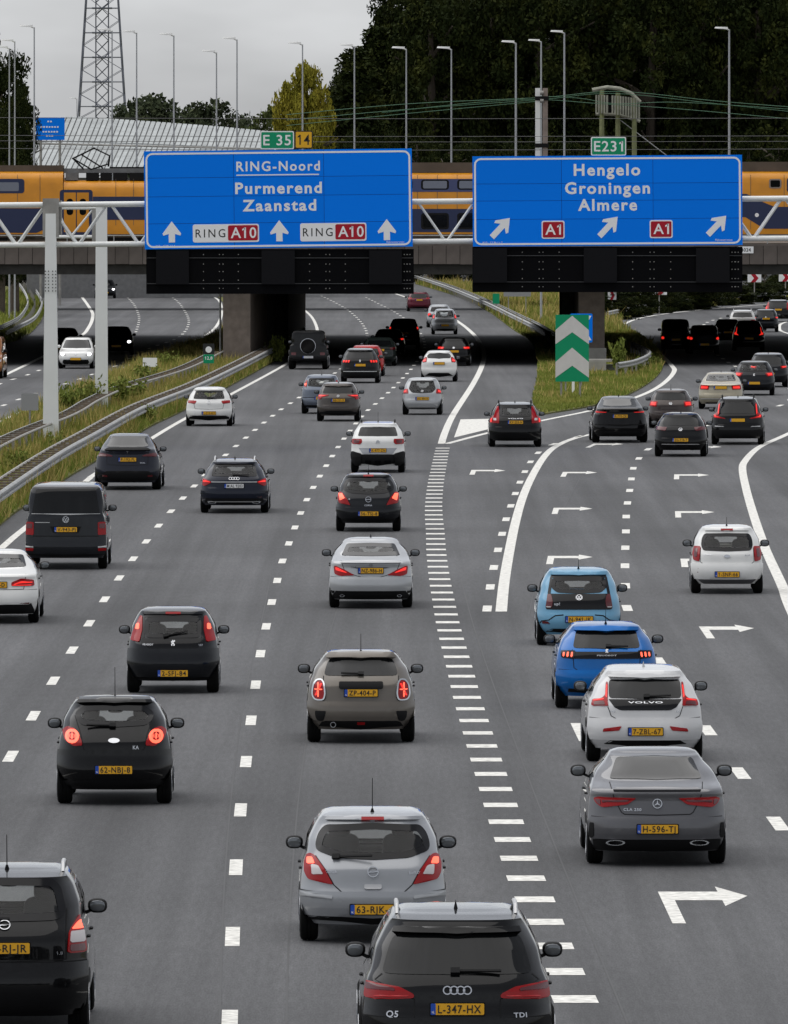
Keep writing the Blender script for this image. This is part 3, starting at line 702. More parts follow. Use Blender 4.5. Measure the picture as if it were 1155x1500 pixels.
# ------------------------------------------------------------------ gantries and signs
YG = 349.0
def gantry():
    g = empty('sign_gantry', (sX(75, YG), YG, 0)); tag(g, 'long white tubular gantry carrying the two blue motorway signs', 'gantry')
    ox = sX(75, YG); sl = .0085
    X = lambda px: sX(px, YG) - ox
    zt, zb = sZ(300, YG), sZ(358.5, YG)
    up = lambda x: x * sl
    xa, xb = X(-260), X(1330)
    for nm, z, r in (('top_chord', zt, .105), ('bottom_chord', zb, .095)):
        for d in (0, 1.3): MB().tube([(xa, d, z + up(xa)), (xb, d, z + up(xb))], r, 10).build(nm, M['truss'], g, True)
    for k in range(-3, 15):
        b = X(24 + 90 * k); 
        for e in (-45, 45):
            a = X(24 + 90 * k + e * .93)
            for d in (0, 1.3): MB().tube([(a, d, zt + up(a)), (b + (e > 0) * .06 - .03, d, zb + up(b))], .043, 8).build('diagonal', M['truss'], g, True)
        MB().tube([(b, 0, zb + up(b)), (b, 1.3, zb + up(b))], .035, 6).build('cross_tie', M['truss'], g, True)
    def post(x, h=None):
        w0, w1 = .275, .175
        vs = []
        for z, w in ((0, w0), (zt + .12, w1)):
            vs += [(x - w, -.15 - w, z), (x + w, -.15 - w, z), (x + w, -.15 + w, z), (x - w, -.15 + w, z)]
        return MB().add(vs, [(0, 1, 5, 4), (1, 2, 6, 5), (2, 3, 7, 6), (3, 0, 4, 7), (4, 5, 6, 7)])
    # offset so the truss sits behind the post head
    for x in (X(75), X(1300)):
        p = post(x).build('post', M['post'], g)
        MB().box((x, -.08, zt - .45), (.56, .5, 1.35)).build('collar', M['galv_dull'], p)
        MB().box((x + .3, .4, zt - .45), (.12, .9, 1.2)).build('bracket', M['galv_dull'], p)
        rv = MB()
        for sx_ in (-.2, -.08, .08, .2):
            for k in range(7): rv.box((x + sx_ * .9, -.395, 5.35 + k * .115), (.035, .03, .035))
        rv.build('bolt', M['black2'], p)
    return g
gantry()
def rear_gantry():
    Y = 402.0; g = empty('sign_gantry', (sX(149, Y), Y, 0)); tag(g, 'short grey gantry post with a stub truss behind the front gantry', 'gantry'); ox = sX(149, Y)
    X = lambda px: sX(px, Y) - ox
    zt, zb = sZ(305, Y), sZ(347, Y)
    w0, w1 = .26, .22; vs = []
    for z, w in ((0, w0), (zt + .2, w1)): vs += [(-w, -w, z), (w, -w, z), (w, w, z), (-w, w, z)]
    p = MB().add(vs, [(0, 1, 5, 4), (1, 2, 6, 5), (2, 3, 7, 6), (3, 0, 4, 7), (4, 5, 6, 7)]).build('post', M['post'], g)
    MB().box((-.28, .05, zt - .75), (.2, .4, 1.5)).build('collar', M['galv_dull'], p)
    for nm, z in (('top_chord', zt), ('bottom_chord', zb)): MB().tube([(X(82), 0, z), (-.2, 0, z)], .06, 8).build(nm, M['truss'], g, True)
    for a, b in ((84, 101), (138, 104)): MB().tube([(X(a), 0, zt), (X(b), 0, zb)], .045, 8).build('diagonal', M['truss'], g, True)
rear_gantry()

def rrect(x0, z0, x1, z1, r, n=5):
    pts = []
    for cx, cz, a0 in ((x1 - r, z0 + r, -90), (x1 - r, z1 - r, 0), (x0 + r, z1 - r, 90), (x0 + r, z0 + r, 180)):
        for k in range(n):
            a = math.radians(a0 + 90 * k / (n - 1)); pts.append((cx + r * math.cos(a), cz + r * math.sin(a)))
    return pts
def frame_ring(name, x0, z0, x1, z1, r, t, y0, y1, m, par):
    o = rrect(x0, z0, x1, z1, r); i = rrect(x0 + t, z0 + t, x1 - t, z1 - t, max(r - t, .01)); n = len(o)
    vs = [(a, y0, b) for a, b in o] + [(a, y0, b) for a, b in i] + [(a, y1, b) for a, b in o] + [(a, y1, b) for a, b in i]
    fs = []
    for k in range(n):
        l = (k + 1) % n; fs += [(k, l, n + l, n + k), (k, 2 * n + k, 2 * n + l, l), (n + k, n + l, 3 * n + l, 3 * n + k)]
    return MB().add(vs, fs).build(name, m, par)
def big_sign(pxc, x0, x1, y0, y1, roll, rows, cols, label):
    Y = YG - .32
    g = empty('motorway_sign', (sX(pxc, Y), Y, sZ((y0 + y1) / 2, Y))); g.rotation_euler = (0, -math.radians(roll), 0)
    tag(g, label, 'road sign', 'blue motorway signs on the gantry')
    k = Y / FPX; yc = (y0 + y1) / 2
    X = lambda px: (px - pxc) * k; Z = lambda py: (yc - py) * k
    MB().box((0, .06, 0), ((x1 - x0) * k - .02, .05, (y1 - y0) * k - .02)).build('backing', M['sign_blue_b'], g)
    xs = [x0] + cols + [x1]; ys = [y0] + rows + [y1]
    for a, b in zip(xs[:-1], xs[1:]):
        for c, d in zip(ys[:-1], ys[1:]):
            MB().box(((X(a) + X(b)) / 2, .02, (Z(c) + Z(d)) / 2), (X(b) - X(a) - .014, .04, Z(c) - Z(d) - .014)).build('panel', M['sign_blue'], g)
    frame_ring('border', X(x0 + 2.5), Z(y1 - 2.2), X(x1 - 2.5), Z(y0 + 3), 10 * k, 2.7 * k, -.008, .0, M['sign_white'], g)
    return g, X, Z, k
def arrow_part(g, X, Z, poly, m=None): return MB().prism([(X(a), Z(b)) for a, b in poly], -.008, .001).build('arrow', m or M['sign_white'], g)
g, X, Z, k = big_sign(408, 211.5, 604.5, 219.2, 363.5, .62, [259, 286.5, 326], [343, 475], 'left blue motorway sign with three upward arrows and ring road panels')
lettering('RING-Noord', 'legend', M['sign_white'], g, X(347), X(469.5), Z(250), 13.5 * k, -.006, .022, 1.22)
MB().box((X(407.5), -.003, Z(256)), (121 * k, .006, 1.7 * k)).build('underline', M['sign_white'], g)
lettering('Purmerend', 'legend', M['sign_white'], g, X(345), X(472), Z(283), 15.6 * k, -.006, .029, 1.2)
lettering('Zaanstad', 'legend', M['sign_white'], g, X(355.5), X(463.5), Z(308.5), 15.6 * k, -.006, .029, 1.2)
for c in (251.5, 409, 566.5):
    s_ = (c - 409) * -.0085
    arrow_part(g, X, Z, [(c + a, b) for a, b in ((0, 322.5), (13.6, 340.5), (12.5, 343.5), (4.6, 341), (4.6, 353.5), (-4.6, 353.5), (-4.6, 341), (-12.5, 343.5), (-13.6, 340.5))])
for x in (282.3, 439.6):
    pnl = MB().prism(rrect(X(x), Z(354), X(x + 97), Z(327.5), 3 * k), -.012, .001).build('route_panel', M['sign_white'], g)
    MB().prism(rrect(X(x + 51.5), Z(351.7), X(x + 95.2), Z(329.3), 2.5 * k), -.018, -.01).build('red_field', M['sign_red'], pnl)
    lettering('RING', 'legend', M['ink'], pnl, X(x + 4), X(x + 47.5), Z(346.6), 11.8 * k, -.0145, .004, 1.35)
    lettering('A10', 'legend', M['sign_white'], pnl, X(x + 55.5), X(x + 93), Z(347.8), 15 * k, -.0205, .014, 1.08)
lettering('A10 - 12,8b L1 1', 'small_print', M['sign_white'], g, X(227), X(255.5), Z(360), 2.8 * k, -.006, .0, 1)
lettering('Rijkswaterstaat', 'small_print', M['sign_white'], g, X(566), X(592), Z(357.5), 2.6 * k, -.006, .0, 1)
g, X, Z, k = big_sign(890, 692.5, 1088, 227.6, 360.3, .34, [268.5, 293.5, 320.5], [823, 957], 'right blue motorway sign with three slanting arrows')
for s_, a, b, z in (('Hengelo', 841, 938.5, 256.6), ('Groningen', 828, 952.5, 283.3), ('Almere', 847, 933.5, 308)):
    lettering(s_, 'legend', M['sign_white'], g, X(a), X(b), Z(z), 16 * k, -.006, .029, 1.2)
for (tx, ty), (hx, hy) in (((720.5, 346.5), (747, 318.5)), ((878, 346), (905, 317.5)), ((1037, 344.8), (1064, 317))):
    d = Vector((hx - tx, hy - ty)); L = d.length; d.normalize(); n = Vector((-d.y, d.x))
    q = lambda a, b: tuple(Vector((tx, ty)) + d * a + n * b)
    arrow_part(g, X, Z, [q(0, -4.3), q(L * .60, -4.3), q(L * .46, -11.5), q(L * .56, -13), q(L, 0), q(L * .56, 13), q(L * .46, 11.5), q(L * .60, 4.3), q(0, 4.3)])
for x in (793.5, 951.8):
    pnl = MB().prism(rrect(X(x), Z(349.2), X(x + 33.6), Z(322.8), 3 * k), -.012, .001).build('route_panel', M['sign_white'], g)
    MB().prism(rrect(X(x + 1.7), Z(347.4), X(x + 31.9), Z(324.6), 2 * k), -.018, -.01).build('red_field', M['sign_red'], pnl)
    lettering('A1', 'legend', M['sign_white'], pnl, X(x + 5.3), X(x + 28.3), Z(343), 14.5 * k, -.0205, .014, 1.1)
lettering('A10 - 12,8b Lr 2', 'small_print', M['sign_white'], g, X(706.5), X(736), Z(355.8), 2.8 * k, -.006, .0, 1)
lettering('Rijkswaterstaat', 'small_print', M['sign_white'], g, X(1048), X(1073), Z(353.5), 2.6 * k, -.006, .0, 1)
def route_plate(x0, x1, y0, y1, text, field, edge, ink, label, bold=.012, sp=1.1):
    Y = YG - .30; k = Y / FPX; xc, yc = (x0 + x1) / 2, (y0 + y1) / 2
    g = empty('route_plate', (sX(xc, Y), Y, sZ(yc, Y))); tag(g, label, 'road sign', 'small route plates on top of the blue signs')
    w, h = (x1 - x0) * k / 2, (y1 - y0) * k / 2
    MB().prism(rrect(-w, -h, w, h, 2.2 * k), 0, .03).build('plate', edge, g)
    MB().prism(rrect(-w + 1.6 * k, -h + 1.6 * k, w - 1.6 * k, h - 1.6 * k, 1.5 * k), -.006, .002).build('field', field, g)
    lettering(text, 'legend', ink, g, -w + 4.5 * k, w - 4.5 * k, -7.3 * k, 14.6 * k, -.009, bold, sp)
    for sx_ in (-.5, .5): MB().box((sx_ * w, .08, -h - .3), (.05, .04, .9)).build('bracket', M['galv'], g)
route_plate(381.5, 431, 192, 218.5, 'E 35', M['sign_green'], M['sign_white'], M['sign_white'], 'green E 35 route plate on top of the left blue sign')
route_plate(432, 458.5, 191.5, 217.8, '14', M['sign_yellow'], M['ink'], M['ink'], 'yellow exit number 14 plate on top of the left blue sign', .006)
route_plate(866, 917.5, 200.6, 227.8, 'E231', M['sign_green'], M['sign_white'], M['sign_white'], 'green E231 route plate on top of the right blue sign')
def signal_housing(x0, x1, y0, y1, boxes, label):
    Y = YG - .30; k = Y / FPX; xc = (x0 + x1) / 2; yc = (y0 + y1) / 2
    g = empty('signal_housing', (sX(xc, Y), Y, sZ(yc, Y))); tag(g, label, 'signal housing', 'black lane signal housings under the signs')
    X = lambda px: (px - xc) * k; Z = lambda py: (yc - py) * k
    MB().box((0, .32, 0), ((x1 - x0) * k, .46, (y1 - y0) * k)).build('casing', M['black2'], g)
    h0 = y0 + 2; h1 = y1 - 14
    for a, b in boxes: MB().box(((X(a) + X(b)) / 2, .02, (Z(h0) + Z(h1)) / 2), ((b - a) * k, .16, (h1 - h0) * k)).build('signal_panel', M['grey_box'], g)
    for yy in (y0 + 13, y1 - 15): MB().box((0, .07, Z(yy)), ((x1 - x0) * k - .04, .04, 1.1 * k)).build('rail', mat('dull_black_rail', (.035, .035, .037), .5), g)
    rv = MB()
    for a, b in zip([p[1] for p in boxes], [p[0] for p in boxes[1:]] + [x1]):
        for f in (.2, .42, .47, .68):
            for yy in (y0 + 8, y0 + 22, y0 + 33, y1 - 20, y1 - 8):
                rv.box((X(a + (b - a) * f), .085, Z(yy)), (.03, .02, .03))
    rv.build('bolt', M['galv_dull'], g)
signal_housing(214.5, 606.5, 364.8, 430.5, [(229, 277), (383.5, 432), (541, 589)], 'black lane signal housing under the left blue sign')
signal_housing(692.5, 1088, 361.5, 428, [(693.5, 743), (855.5, 904), (1020, 1069)], 'black lane signal housing under the right blue sign')

# ------------------------------------------------------------------ guardrails
PROF = [(0, .44), (.03, .45), (.085, .49), (.085, .54), (.02, .575), (.02, .615), (.085, .65), (.085, .70), (.03, .745), (0, .75), (-.012, .74), (.06, .69), (.06, .655), (-.005, .62), (-.005, .57), (.06, .535), (.06, .495), (-.012, .45)]
def sweep(pts, prof, side=1):
    vs = []; fs = []; n = len(prof)
    for i, p in enumerate(pts):
        d = pts[min(i + 1, len(pts) - 1)] - pts[max(i - 1, 0)]; d.z = 0; d.normalize(); nr = Vector((d.y, -d.x, 0)) * side
        vs += [(p.x + nr.x * a, p.y + nr.y * a, b) for a, b in prof]
    for i in range(len(pts) - 1):
        for j in range(n): fs.append((i * n + j, i * n + (j + 1) % n, (i + 1) * n + (j + 1) % n, (i + 1) * n + j))
    fs += [tuple(range(n)), tuple(range((len(pts) - 1) * n, len(pts) * n))]
    return vs, fs
_post = MB().box((0, 0, .36), (.09, .12, .72)).build('p', M['galv_dull']); POSTM = _post.data; bpy.data.objects.remove(_post)
_sp = MB().box((0, 0, 0), (.62, .16, .05)).build('p', M['rust']); SPM = _sp.data; bpy.data.objects.remove(_sp)
def guardrail(pix, label, group, double=True, width=.56, side=1, step=4.0, ladder=2.66, both=False):
    pts = sorted(gcurve(pix, .75, 8), key=lambda p: p.y)
    pts = [Vector((p.x, p.y, 0)) for p in pts]
    smp = resample(pts, 1.0)
    o = pts[0]; g = empty('guardrail', (o.x, o.y, 0)); tag(g, label, 'guardrail', group)
    P = [p - o for p, _ in smp]
    n = int(step)
    for i in range(0, len(P) - 1, n):
        seg = P[i:i + n + 1]
        if len(seg) < 2: continue
        vs, fs = sweep(seg, PROF, side); MB().add(vs, fs).build('beam', M['galv'], g, True, 50)
        if double:
            back = []
            for j, q in enumerate(seg):
                d = smp[min(i + j, len(smp) - 1)][1]; nr = Vector((d.y, -d.x, 0)) * side; back.append(q - nr * width)
            if both: vs, fs = sweep(back, PROF, -side); MB().add(vs, fs).build('beam', M['galv'], g, True, 50)
            else: MB().tube([b + Vector((0, 0, .70)) for b in back], .045, 6).build('back_rail', M['galv_dull'], g, True)
    for p, d in resample(pts, step / 1.0, .3):
        q = p - o; nr = Vector((d.y, -d.x, 0)) * side; rz = -math.atan2(d.x, d.y)
        inst('post', POSTM, g, q - nr * (width * .5 if double else .07), (0, 0, rz))
    if double and ladder:
        for p, d in resample(pts, ladder, .1):
            q = p - o; nr = Vector((d.y, -d.x, 0)) * side; rz = -math.atan2(d.x, d.y)
            inst('spacer', SPM, g, q - nr * width * .5 + Vector((0, 0, .70)), (0, 0, rz), (width / .62, 1, 1))
    return g
GG = 'steel guardrails along the motorway'
guardrail([(-130, 810), (0, 719), (83, 664), (138.5, 633), (208, 595), (287, 563.5), (346, 536), (393, 512), (405, 505)], 'near median guardrail with ladder spacers along the left lane', GG)
guardrail([(-120, 702), (0, 640), (87, 605), (125, 584), (170, 565), (256, 539), (312, 513)], 'far median guardrail facing the oncoming carriageway', GG, side=-1)
guardrail([(608, 403), (657, 419), (709, 440), (755, 462), (780, 474), (800, 486)], 'guardrail right of the main carriageway beyond the viaduct', GG, side=-1, both=True, width=.5, ladder=0)
guardrail([(890, 456), (963, 442), (1040, 434), (1155, 427), (1250, 423)], 'guardrail on the outer curve of the exit road under the right sign', GG, double=False)
guardrail([(8, 484), (30, 474), (50, 463), (60, 447), (60, 436), (50, 420), (33, 403)], 'broad grey guardrail curving along the far left verge', GG, side=1, both=True, width=1.0, ladder=0)
guardrail([(905, 531), (928, 527), (946, 520), (952, 514), (944, 508), (925, 500)], 'bent guardrail end around the pier on the gore', GG, double=False, side=1)
guardrail([(446, 480), (441, 455), (427, 441), (410, 430)], 'median guardrail beyond the viaduct pier', GG, side=1, both=True, width=.8, ladder=0)

# ------------------------------------------------------------------ street furniture on the gore and median
def nose_sign():
    Y = gp(836, 584).y; k = Y / FPX
    g = empty('chevron_board', (sX(838.5, Y), Y, 0)); tag(g, 'tall green and white chevron board on the grass nose of the gore', 'road sign')
    z0, z1 = sZ(559, Y), sZ(461, Y); h = z1 - z0; w = 49 * k / 2
    MB().box((0, .03, (z0 + z1) / 2), (2 * w, .05, h)).build('board', M['sign_green'], g)
    q = lambda f: z1 - h * f
    for a, b in ((.005, .232), (.482, .732)):
        MB().prism([(0, q(a + .01)), (w, q(a + .225)), (w, q(b + .21)), (0, q(b + .03)), (-w, q(b + .21)), (-w, q(a + .225))], -.006, .006).build('chevron', M['sign_chevron'], g)
    for px in (822.5, 850): MB().box((sX(px, Y) - sX(838.5, Y), .1, (z0 + .6) / 2 + .1), (.09, .07, z0 + .8)).build('post', M['galv_dull'], g)
nose_sign()
def small_sign(name, px, py_base, w, h, zb, m, label, cat='road sign', back=None, posts=1, mp='galv_dull', extra=None, group=None):
    p = gp(px, py_base); g = empty(name, (p.x, p.y, 0)); tag(g, label, cat, group)
    MB().prism(rrect(-w / 2, zb, w / 2, zb + h, min(w, h) * .06), -.02, .02).build('board', m, g)
    for k in range(posts):
        x = 0 if posts == 1 else (-.32 + .64 * k / (posts - 1)) * w
        MB().tube([(x, .06, 0), (x, .06, zb + h * .9)], .035, 8).build('post', M[mp], g, True)
    if extra: extra(g)
    return g
def blue_x(g):
    MB().prism([(-.45, 2.2), (-.2, 2.2), (.45, 3.3), (.2, 3.3)], -.026, -.018).build('stripe', M['sign_white'], g)
    MB().prism([(.45, 2.2), (.2, 2.2), (-.45, 3.3), (-.2, 3.3)], -.026, -.018).build('stripe', M['sign_white'], g)
small_sign('keep_sign', 852, 570, 1.0, 1.3, 2.1, M['sign_blue'], 'narrow blue and white panel peeping out behind the chevron board', extra=blue_x)
def hm(g):
    lettering_c('12', 'legend', M['sign_white'], g, 0, .72, .22, .16, -.026)
small_sign('distance_marker', 829, 577, .38, .34, .55, M['sign_green'], 'small green distance marker under the chevron board', 'marker', extra=hm)
mk = tag(empty('marker_post', gp(840, 577)), 'short white reflector post under the chevron board', 'marker post')
MB().prism([(-.06, 0), (.06, 0), (.06, .85), (-.06, .98)], -.04, .04).build('body', M['sign_white'], mk); MB().box((0, -.045, .75), (.07, .01, .12)).build('reflector', M['red_lens'], mk)
cb = tag(empty('concrete_barrier', gp(874, 547)), 'pale concrete block barrier at the foot of the pier', 'barrier')
MB().box((0, .5, .3), (.95, 1.4, .6)).build('block', M['concrete_l'], cb); MB().box((.35, .5, .63), (1.9, 1.2, .12)).build('capping', M['concrete_l'], cb); MB().box((1.0, 1.2, .28), (1.1, .3, .3)).build('rail', M['galv'], cb)
def speed(g):
    a = np.linspace(0, 2 * PI, 18, endpoint=False)
    MB().prism([(.15 * math.cos(t_), 1.42 + .15 * math.sin(t_)) for t_ in a], -.028, -.02).build('disc', M['sign_white'], g)
    MB().box((0, -.02, .98), (.5, .02, .42)).build('lower_board', M['sign_green'], g)
    lettering_c('12,8', 'legend', M['sign_white'], g, 0, 1.02, .36, .14, -.033)
small_sign('distance_marker', 306, 556, .54, .5, 1.2, M['ink'], 'black over green distance marker with a white disc in the median', 'marker', extra=speed)
small_sign('road_sign', 220, 561, .66, .42, .75, M['sign_white'], 'small pale rectangular sign back in the median', 'road sign')
small_sign('road_sign', 44, 640, .62, .62, .95, M['sign_back'], 'small grey square sign back at the left edge of the median', 'road sign')
small_sign('road_sign', 3, 668, .5, .12, .55, M['sign_white'], 'narrow white marker board at the left photo edge in the grass', 'road sign')
def big_back(g): MB().box((-.1, -.03, 2.05), (.5, .03, .3)).build('label_plate', M['sign_white'], g)
small_sign('road_sign', 758, 466, 1.95, .6, 1.55, M['sign_back'], 'wide grey sign panel on two posts beyond the viaduct', 'road sign', posts=2, extra=big_back)
small_sign('distance_marker', 727, 462, .5, .75, .85, M['sign_green'], 'dark green marker board behind the main guardrail beyond the viaduct', 'marker')
def cboard(px, py, w, h, flip, label):
    Y = 703 + (px - 893) * .53; g = empty('curve_board', (sX(px, Y), Y, 0)); tag(g, label, 'road sign', 'red and white curve boards along the exit')
    zc = sZ(py, Y); MB().box((0, .02, zc), (w, .03, h)).build('board', M['sign_white'], g)
    s_ = w / 6
    for k in (-1,) if not flip else (1,):
        x = -.1 * w
        MB().prism([(x - s_, zc + h / 2), (x + s_, zc + h / 2), (x + 2.4 * s_, zc), (x + s_, zc - h / 2), (x - s_, zc - h / 2), (x + .4 * s_, zc)], -.004, .005).build('chevron', M['sign_red'], g)
    MB().tube([(0, .08, 0), (0, .08, zc)], .05, 6).build('post', M['galv_dull'], g)
for px, py, w, h, nm in ((1105.5, 407.5, 1.12, .66, 'red and white curve board under the right end of the right sign'), (1151, 406.5, 1.12, .66, 'red and white curve board at the right photo edge'), (897, 433, .6, .6, 'red and white board right beside the gore pier'),
        (926.5, 431, 1.25, .42, 'red and white board second right of the gore pier'), (966, 429, 1.15, .3, 'flat red and white board over the exit guardrail')):
    cboard(px, py, w, h, 0, nm)

# ------------------------------------------------------------------ lamp posts, mast, poles, wires, hall roof
LAMPB = MB()
_o = MB().tube([(0, 0, 0), (0, 0, 6), (0, 0, 12), (0, 0, 18.6)], .065, 8, .04).build('pole', M['lamp_post'], smooth=True); POLEM = _o.data; bpy.data.objects.remove(_o)
_m = MB(); _m.tube([(0, 0, 18.55), (-.25, 0, 18.66)], .05, 6)
_m.add([(x, y, z) for x, y, z in [(-.1, -.17, 18.60), (-.1, .17, 18.60), (-.95, .13, 18.66), (-.95, -.13, 18.66), (-.1, -.15, 18.74), (-.1, .15, 18.74), (-.9, .08, 18.76), (-.9, -.08, 18.76)]], [(0, 1, 2, 3), (4, 7, 6, 5), (0, 4, 5, 1), (1, 5, 6, 2), (2, 6, 7, 3), (3, 7, 4, 0)])
_o = _m.build('lamp_head', mat('lamp_head_white', (.78, .78, .76), .4)); HEADM = _o.data; bpy.data.objects.remove(_o)
def lamp(px, top, label, flip=1, z0=6.2, Y=617.):
    h = sZ(top, Y) - z0; g = empty('street_lamp', (sX(px, Y), Y, z0), 0 if flip > 0 else PI); tag(g, label, 'street lamp', 'tall lamp posts along the motorway')
    s_ = h / 18.72
    inst('pole', POLEM, g, scale=(1.3 if px > 700 else 1, 1.3 if px > 700 else 1, s_)); inst('lamp_head', HEADM, g, (0, 0, 18.6 * (s_ - 1)), scale=(.95, .95, 1))
lamp(22, 58, 'front lamp post before the tall left tree', 1, 0, 690); lamp(14, 68, 'second lamp post before the tall left tree, slightly lower', 1, 0, 697)
for px, top, lab in ((50.5, 38, 'lamp post between the left tree and the lattice mast'), (164.5, 43, 'lamp post in front of the lattice mast'),
        (200.5, 46, 'lamp post just right of the lattice mast'), (255, 50, 'lamp post second right of the lattice mast'), (317.5, 75, 'short lamp post left of the taller slender one above the left sign'), (347.5, 56, 'slender tall lamp post above the left part of the left sign'),
        (443.5, 63, 'lamp post in front of the yellow tree'), (519.5, 66, 'lamp post at the left end of the dark wood'), (595.5, 70, 'lamp post above the right end of the left sign'), (661.5, 70, 'faint far lamp post before the dark wood between the signs'),
        (756, 61, 'lamp post left of the twin masts')):
    lamp(px, top, lab)
lamp(827, 45, 'tallest lamp post right of the twin masts', 1, 0, 640); lamp(793, 58, 'lamp post rising behind the twin masts', 1, 0, 690); lamp(1068.5, 41, 'lamp post above the right end of the right sign')
lamp(113, 143, 'small far lamp post left of the lattice mast base', z0=0, Y=1150)

def pylon():
    Y = 1500.; g = empty('lattice_mast', (sX(150, Y), Y, 0)); tag(g, 'tall steel lattice mast rising out of the picture at upper left', 'mast')
    hw = lambda z: (34 - (z - sZ(165, Y)) * .0 - (165 - (HOR - (z - CAM_H) * FPX / Y)) * 10.5 / 165) * Y / FPX
    z0, z1 = 0., 58.; lv = np.linspace(sZ(330, Y) , z1, 15)
    lv = [0.] + [sZ(y, Y) for y in range(228, -280, -36)]
    mb = MB()
    cs = lambda z: [Vector((sx * hw(z), sy * hw(z), z)) for sx, sy in ((-1, -1), (1, -1), (1, 1), (-1, 1))]
    for a, b in zip(lv[:-1], lv[1:]):
        A, B = cs(a), cs(b)
        for i in range(4): mb.tube([A[i], B[i]], .10, 4, cap=False)
    mb.build('leg', M['pylon'], g)
    mb = MB()
    for a, b in zip(lv[:-1], lv[1:]):
        A, B = cs(a), cs(b); m_ = (a + b) / 2; Mm = cs(m_)
        for i in range(4):
            j = (i + 1) % 4; ca = (A[i] + A[j]) / 2; cb_ = (B[i] + B[j]) / 2
            mb.tube([ca, Mm[i]], .042, 4, cap=False); mb.tube([ca, Mm[j]], .042, 4, cap=False); mb.tube([Mm[i], cb_], .042, 4, cap=False); mb.tube([Mm[j], cb_], .042, 4, cap=False)
            mb.tube([A[i] * .5 + ca * .5, A[j] * .5 + ca * .5], .05, 4, cap=False)
            mb.tube([A[i], A[j]], .045, 4, cap=False)
    mb.build('bracing', M['pylon'], g)
    mb = MB(); c = .95
    K = [Vector((sx * c, sy * c, 0)) for sx, sy in ((-1, -1), (1, -1), (1, 1), (-1, 1))]
    for q in K: mb.tube([q, q + Vector((0, 0, lv[-1]))], .065, 4, cap=False)
    z = 0.
    while z < lv[-1] - 1.9:
        for i in range(4):
            j = (i + 1) % 4; mb.tube([K[i] + Vector((0, 0, z)), K[j] + Vector((0, 0, z + 1.9))], .05, 4, cap=False); mb.tube([K[j] + Vector((0, 0, z)), K[i] + Vector((0, 0, z + 1.9))], .05, 4, cap=False)
        z += 1.9
    mb.build('inner_ladder_shaft', M['pylon'], g)
    for zz in lv[1:]: MB().box((0, 0, zz), (3.0, 3.0, .22)).build('platform', M['pylon'], g)
pylon()

ZD = 6.2
def twin_mast():
    Y = 606.; g = empty('twin_mast', (sX(794, Y), Y, ZD)); tag(g, 'pair of grey and brown concrete masts clamped together above the right sign', 'mast'); ox = sX(794, Y)
    for px, w, m, nm in ((788, 7, 'post', 'grey_mast'), (799, 7.5, 'brown_post', 'brown_mast')):
        h = sZ(129, Y) - ZD; MB().box((sX(px, Y) - ox, 0, h / 2), (w * Y / FPX, .3, h)).build(nm, M[m], g)
    for py in (144, 213): MB().box((0, 0, sZ(py, Y) - ZD), (20 * Y / FPX, .42, .25)).build('clamp', M['black'], g)
    for py in (136, 148): MB().tube([(-.1, -.3, sZ(py, Y) - ZD), (.1, -.3, sZ(py, Y) - ZD)], .12, 8).build('insulator', M['galv_dull'], g)
twin_mast()
def wire_frame():
    Y = 612.; g = empty('tension_frame', (sX(905, Y), Y, ZD)); tag(g, 'mossy green portal with a drum of insulator rods behind the E231 plate', 'catenary frame'); ox = sX(905, Y)
    P = lambda px, py, d=0: (sX(px, Y) - ox, d, sZ(py, Y) - ZD)
    for px, tp in ((882, 132), (905.5, 136), (929.5, 144)): MB().tube([P(px, 330), P(px, tp)], .15, 8).build('post', M['green_post'], g, True)
    MB().tube([P(868, 132), P(890, 128), P(908, 130), P(925, 137), P(938, 150)], .13, 7).build('top_beam', M['insul'], g, True)
    MB().tube([P(873, 167), P(905, 168), P(920, 172), P(938, 178)], .1, 7).build('lower_beam', M['insul'], g, True)
    for i in range(17):
        px = 874 + i * 3.9; a = i / 16; top = 139 + 6 * a * a; bot = 166 + 10 * a * a
        if 4 < i < 6: continue
        MB().tube([P(px, top, -.5 * math.sin(a * PI)), P(px, bot, -.5 * math.sin(a * PI))], .065, 6).build('insulator_rod', M['insul'], g, True)
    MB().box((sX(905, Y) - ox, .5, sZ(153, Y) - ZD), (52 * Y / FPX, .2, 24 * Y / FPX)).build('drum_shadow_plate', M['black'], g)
    MB().tube([P(900, 169), P(977, 228)], .03, 5).build('stay_rod', M['galv'], g, True)
wire_frame()
def wire(pts, m, label, Y, r=.016):
    q = [Vector((sX(a, Y), Y, sZ(b, Y))) for a, b in catmull(pts, 6)]; o = q[0]
    t = MB().tube([p_ - o for p_ in q], r, 4).build('overhead_wire', m, None, True); t.location = o; tag(t, label, 'wire', 'overhead railway wires')
for pts, lab in (([(420, 168), (600, 152), (792, 143), (905, 134), (1050, 148), (1200, 160)], 'green wire from the twin masts over the top beam'), ([(420, 176), (600, 160), (792, 146), (900, 137), (1050, 152), (1200, 168)], 'second green wire just below the top one'),
        ([(560, 165), (700, 150), (792, 146), (880, 152), (1000, 160), (1200, 178)], 'lowest sagging green wire right of the portal'), ([(792, 141), (850, 144), (905, 152), (1000, 150), (1200, 163)], 'green wire passing before the insulator rods'), ([(420, 184), (600, 166), (792, 148)], 'lower green wire running left from the twin masts')):
    wire(pts, M['wire'], lab, 610.)
for k, (y, lab) in enumerate(((199, 'upper dark contact wire over the train'), (207, 'dark wire running level above the roof of the train'), (173, 'thin dark wire before the white hall roof'), (218, 'lowest dark wire just above the blue signs'))):
    wire([(-80, y - 1), (500, y + (1 if k < 3 else 2)), (1240, y)], M['wire_d'], lab, 585., .016)

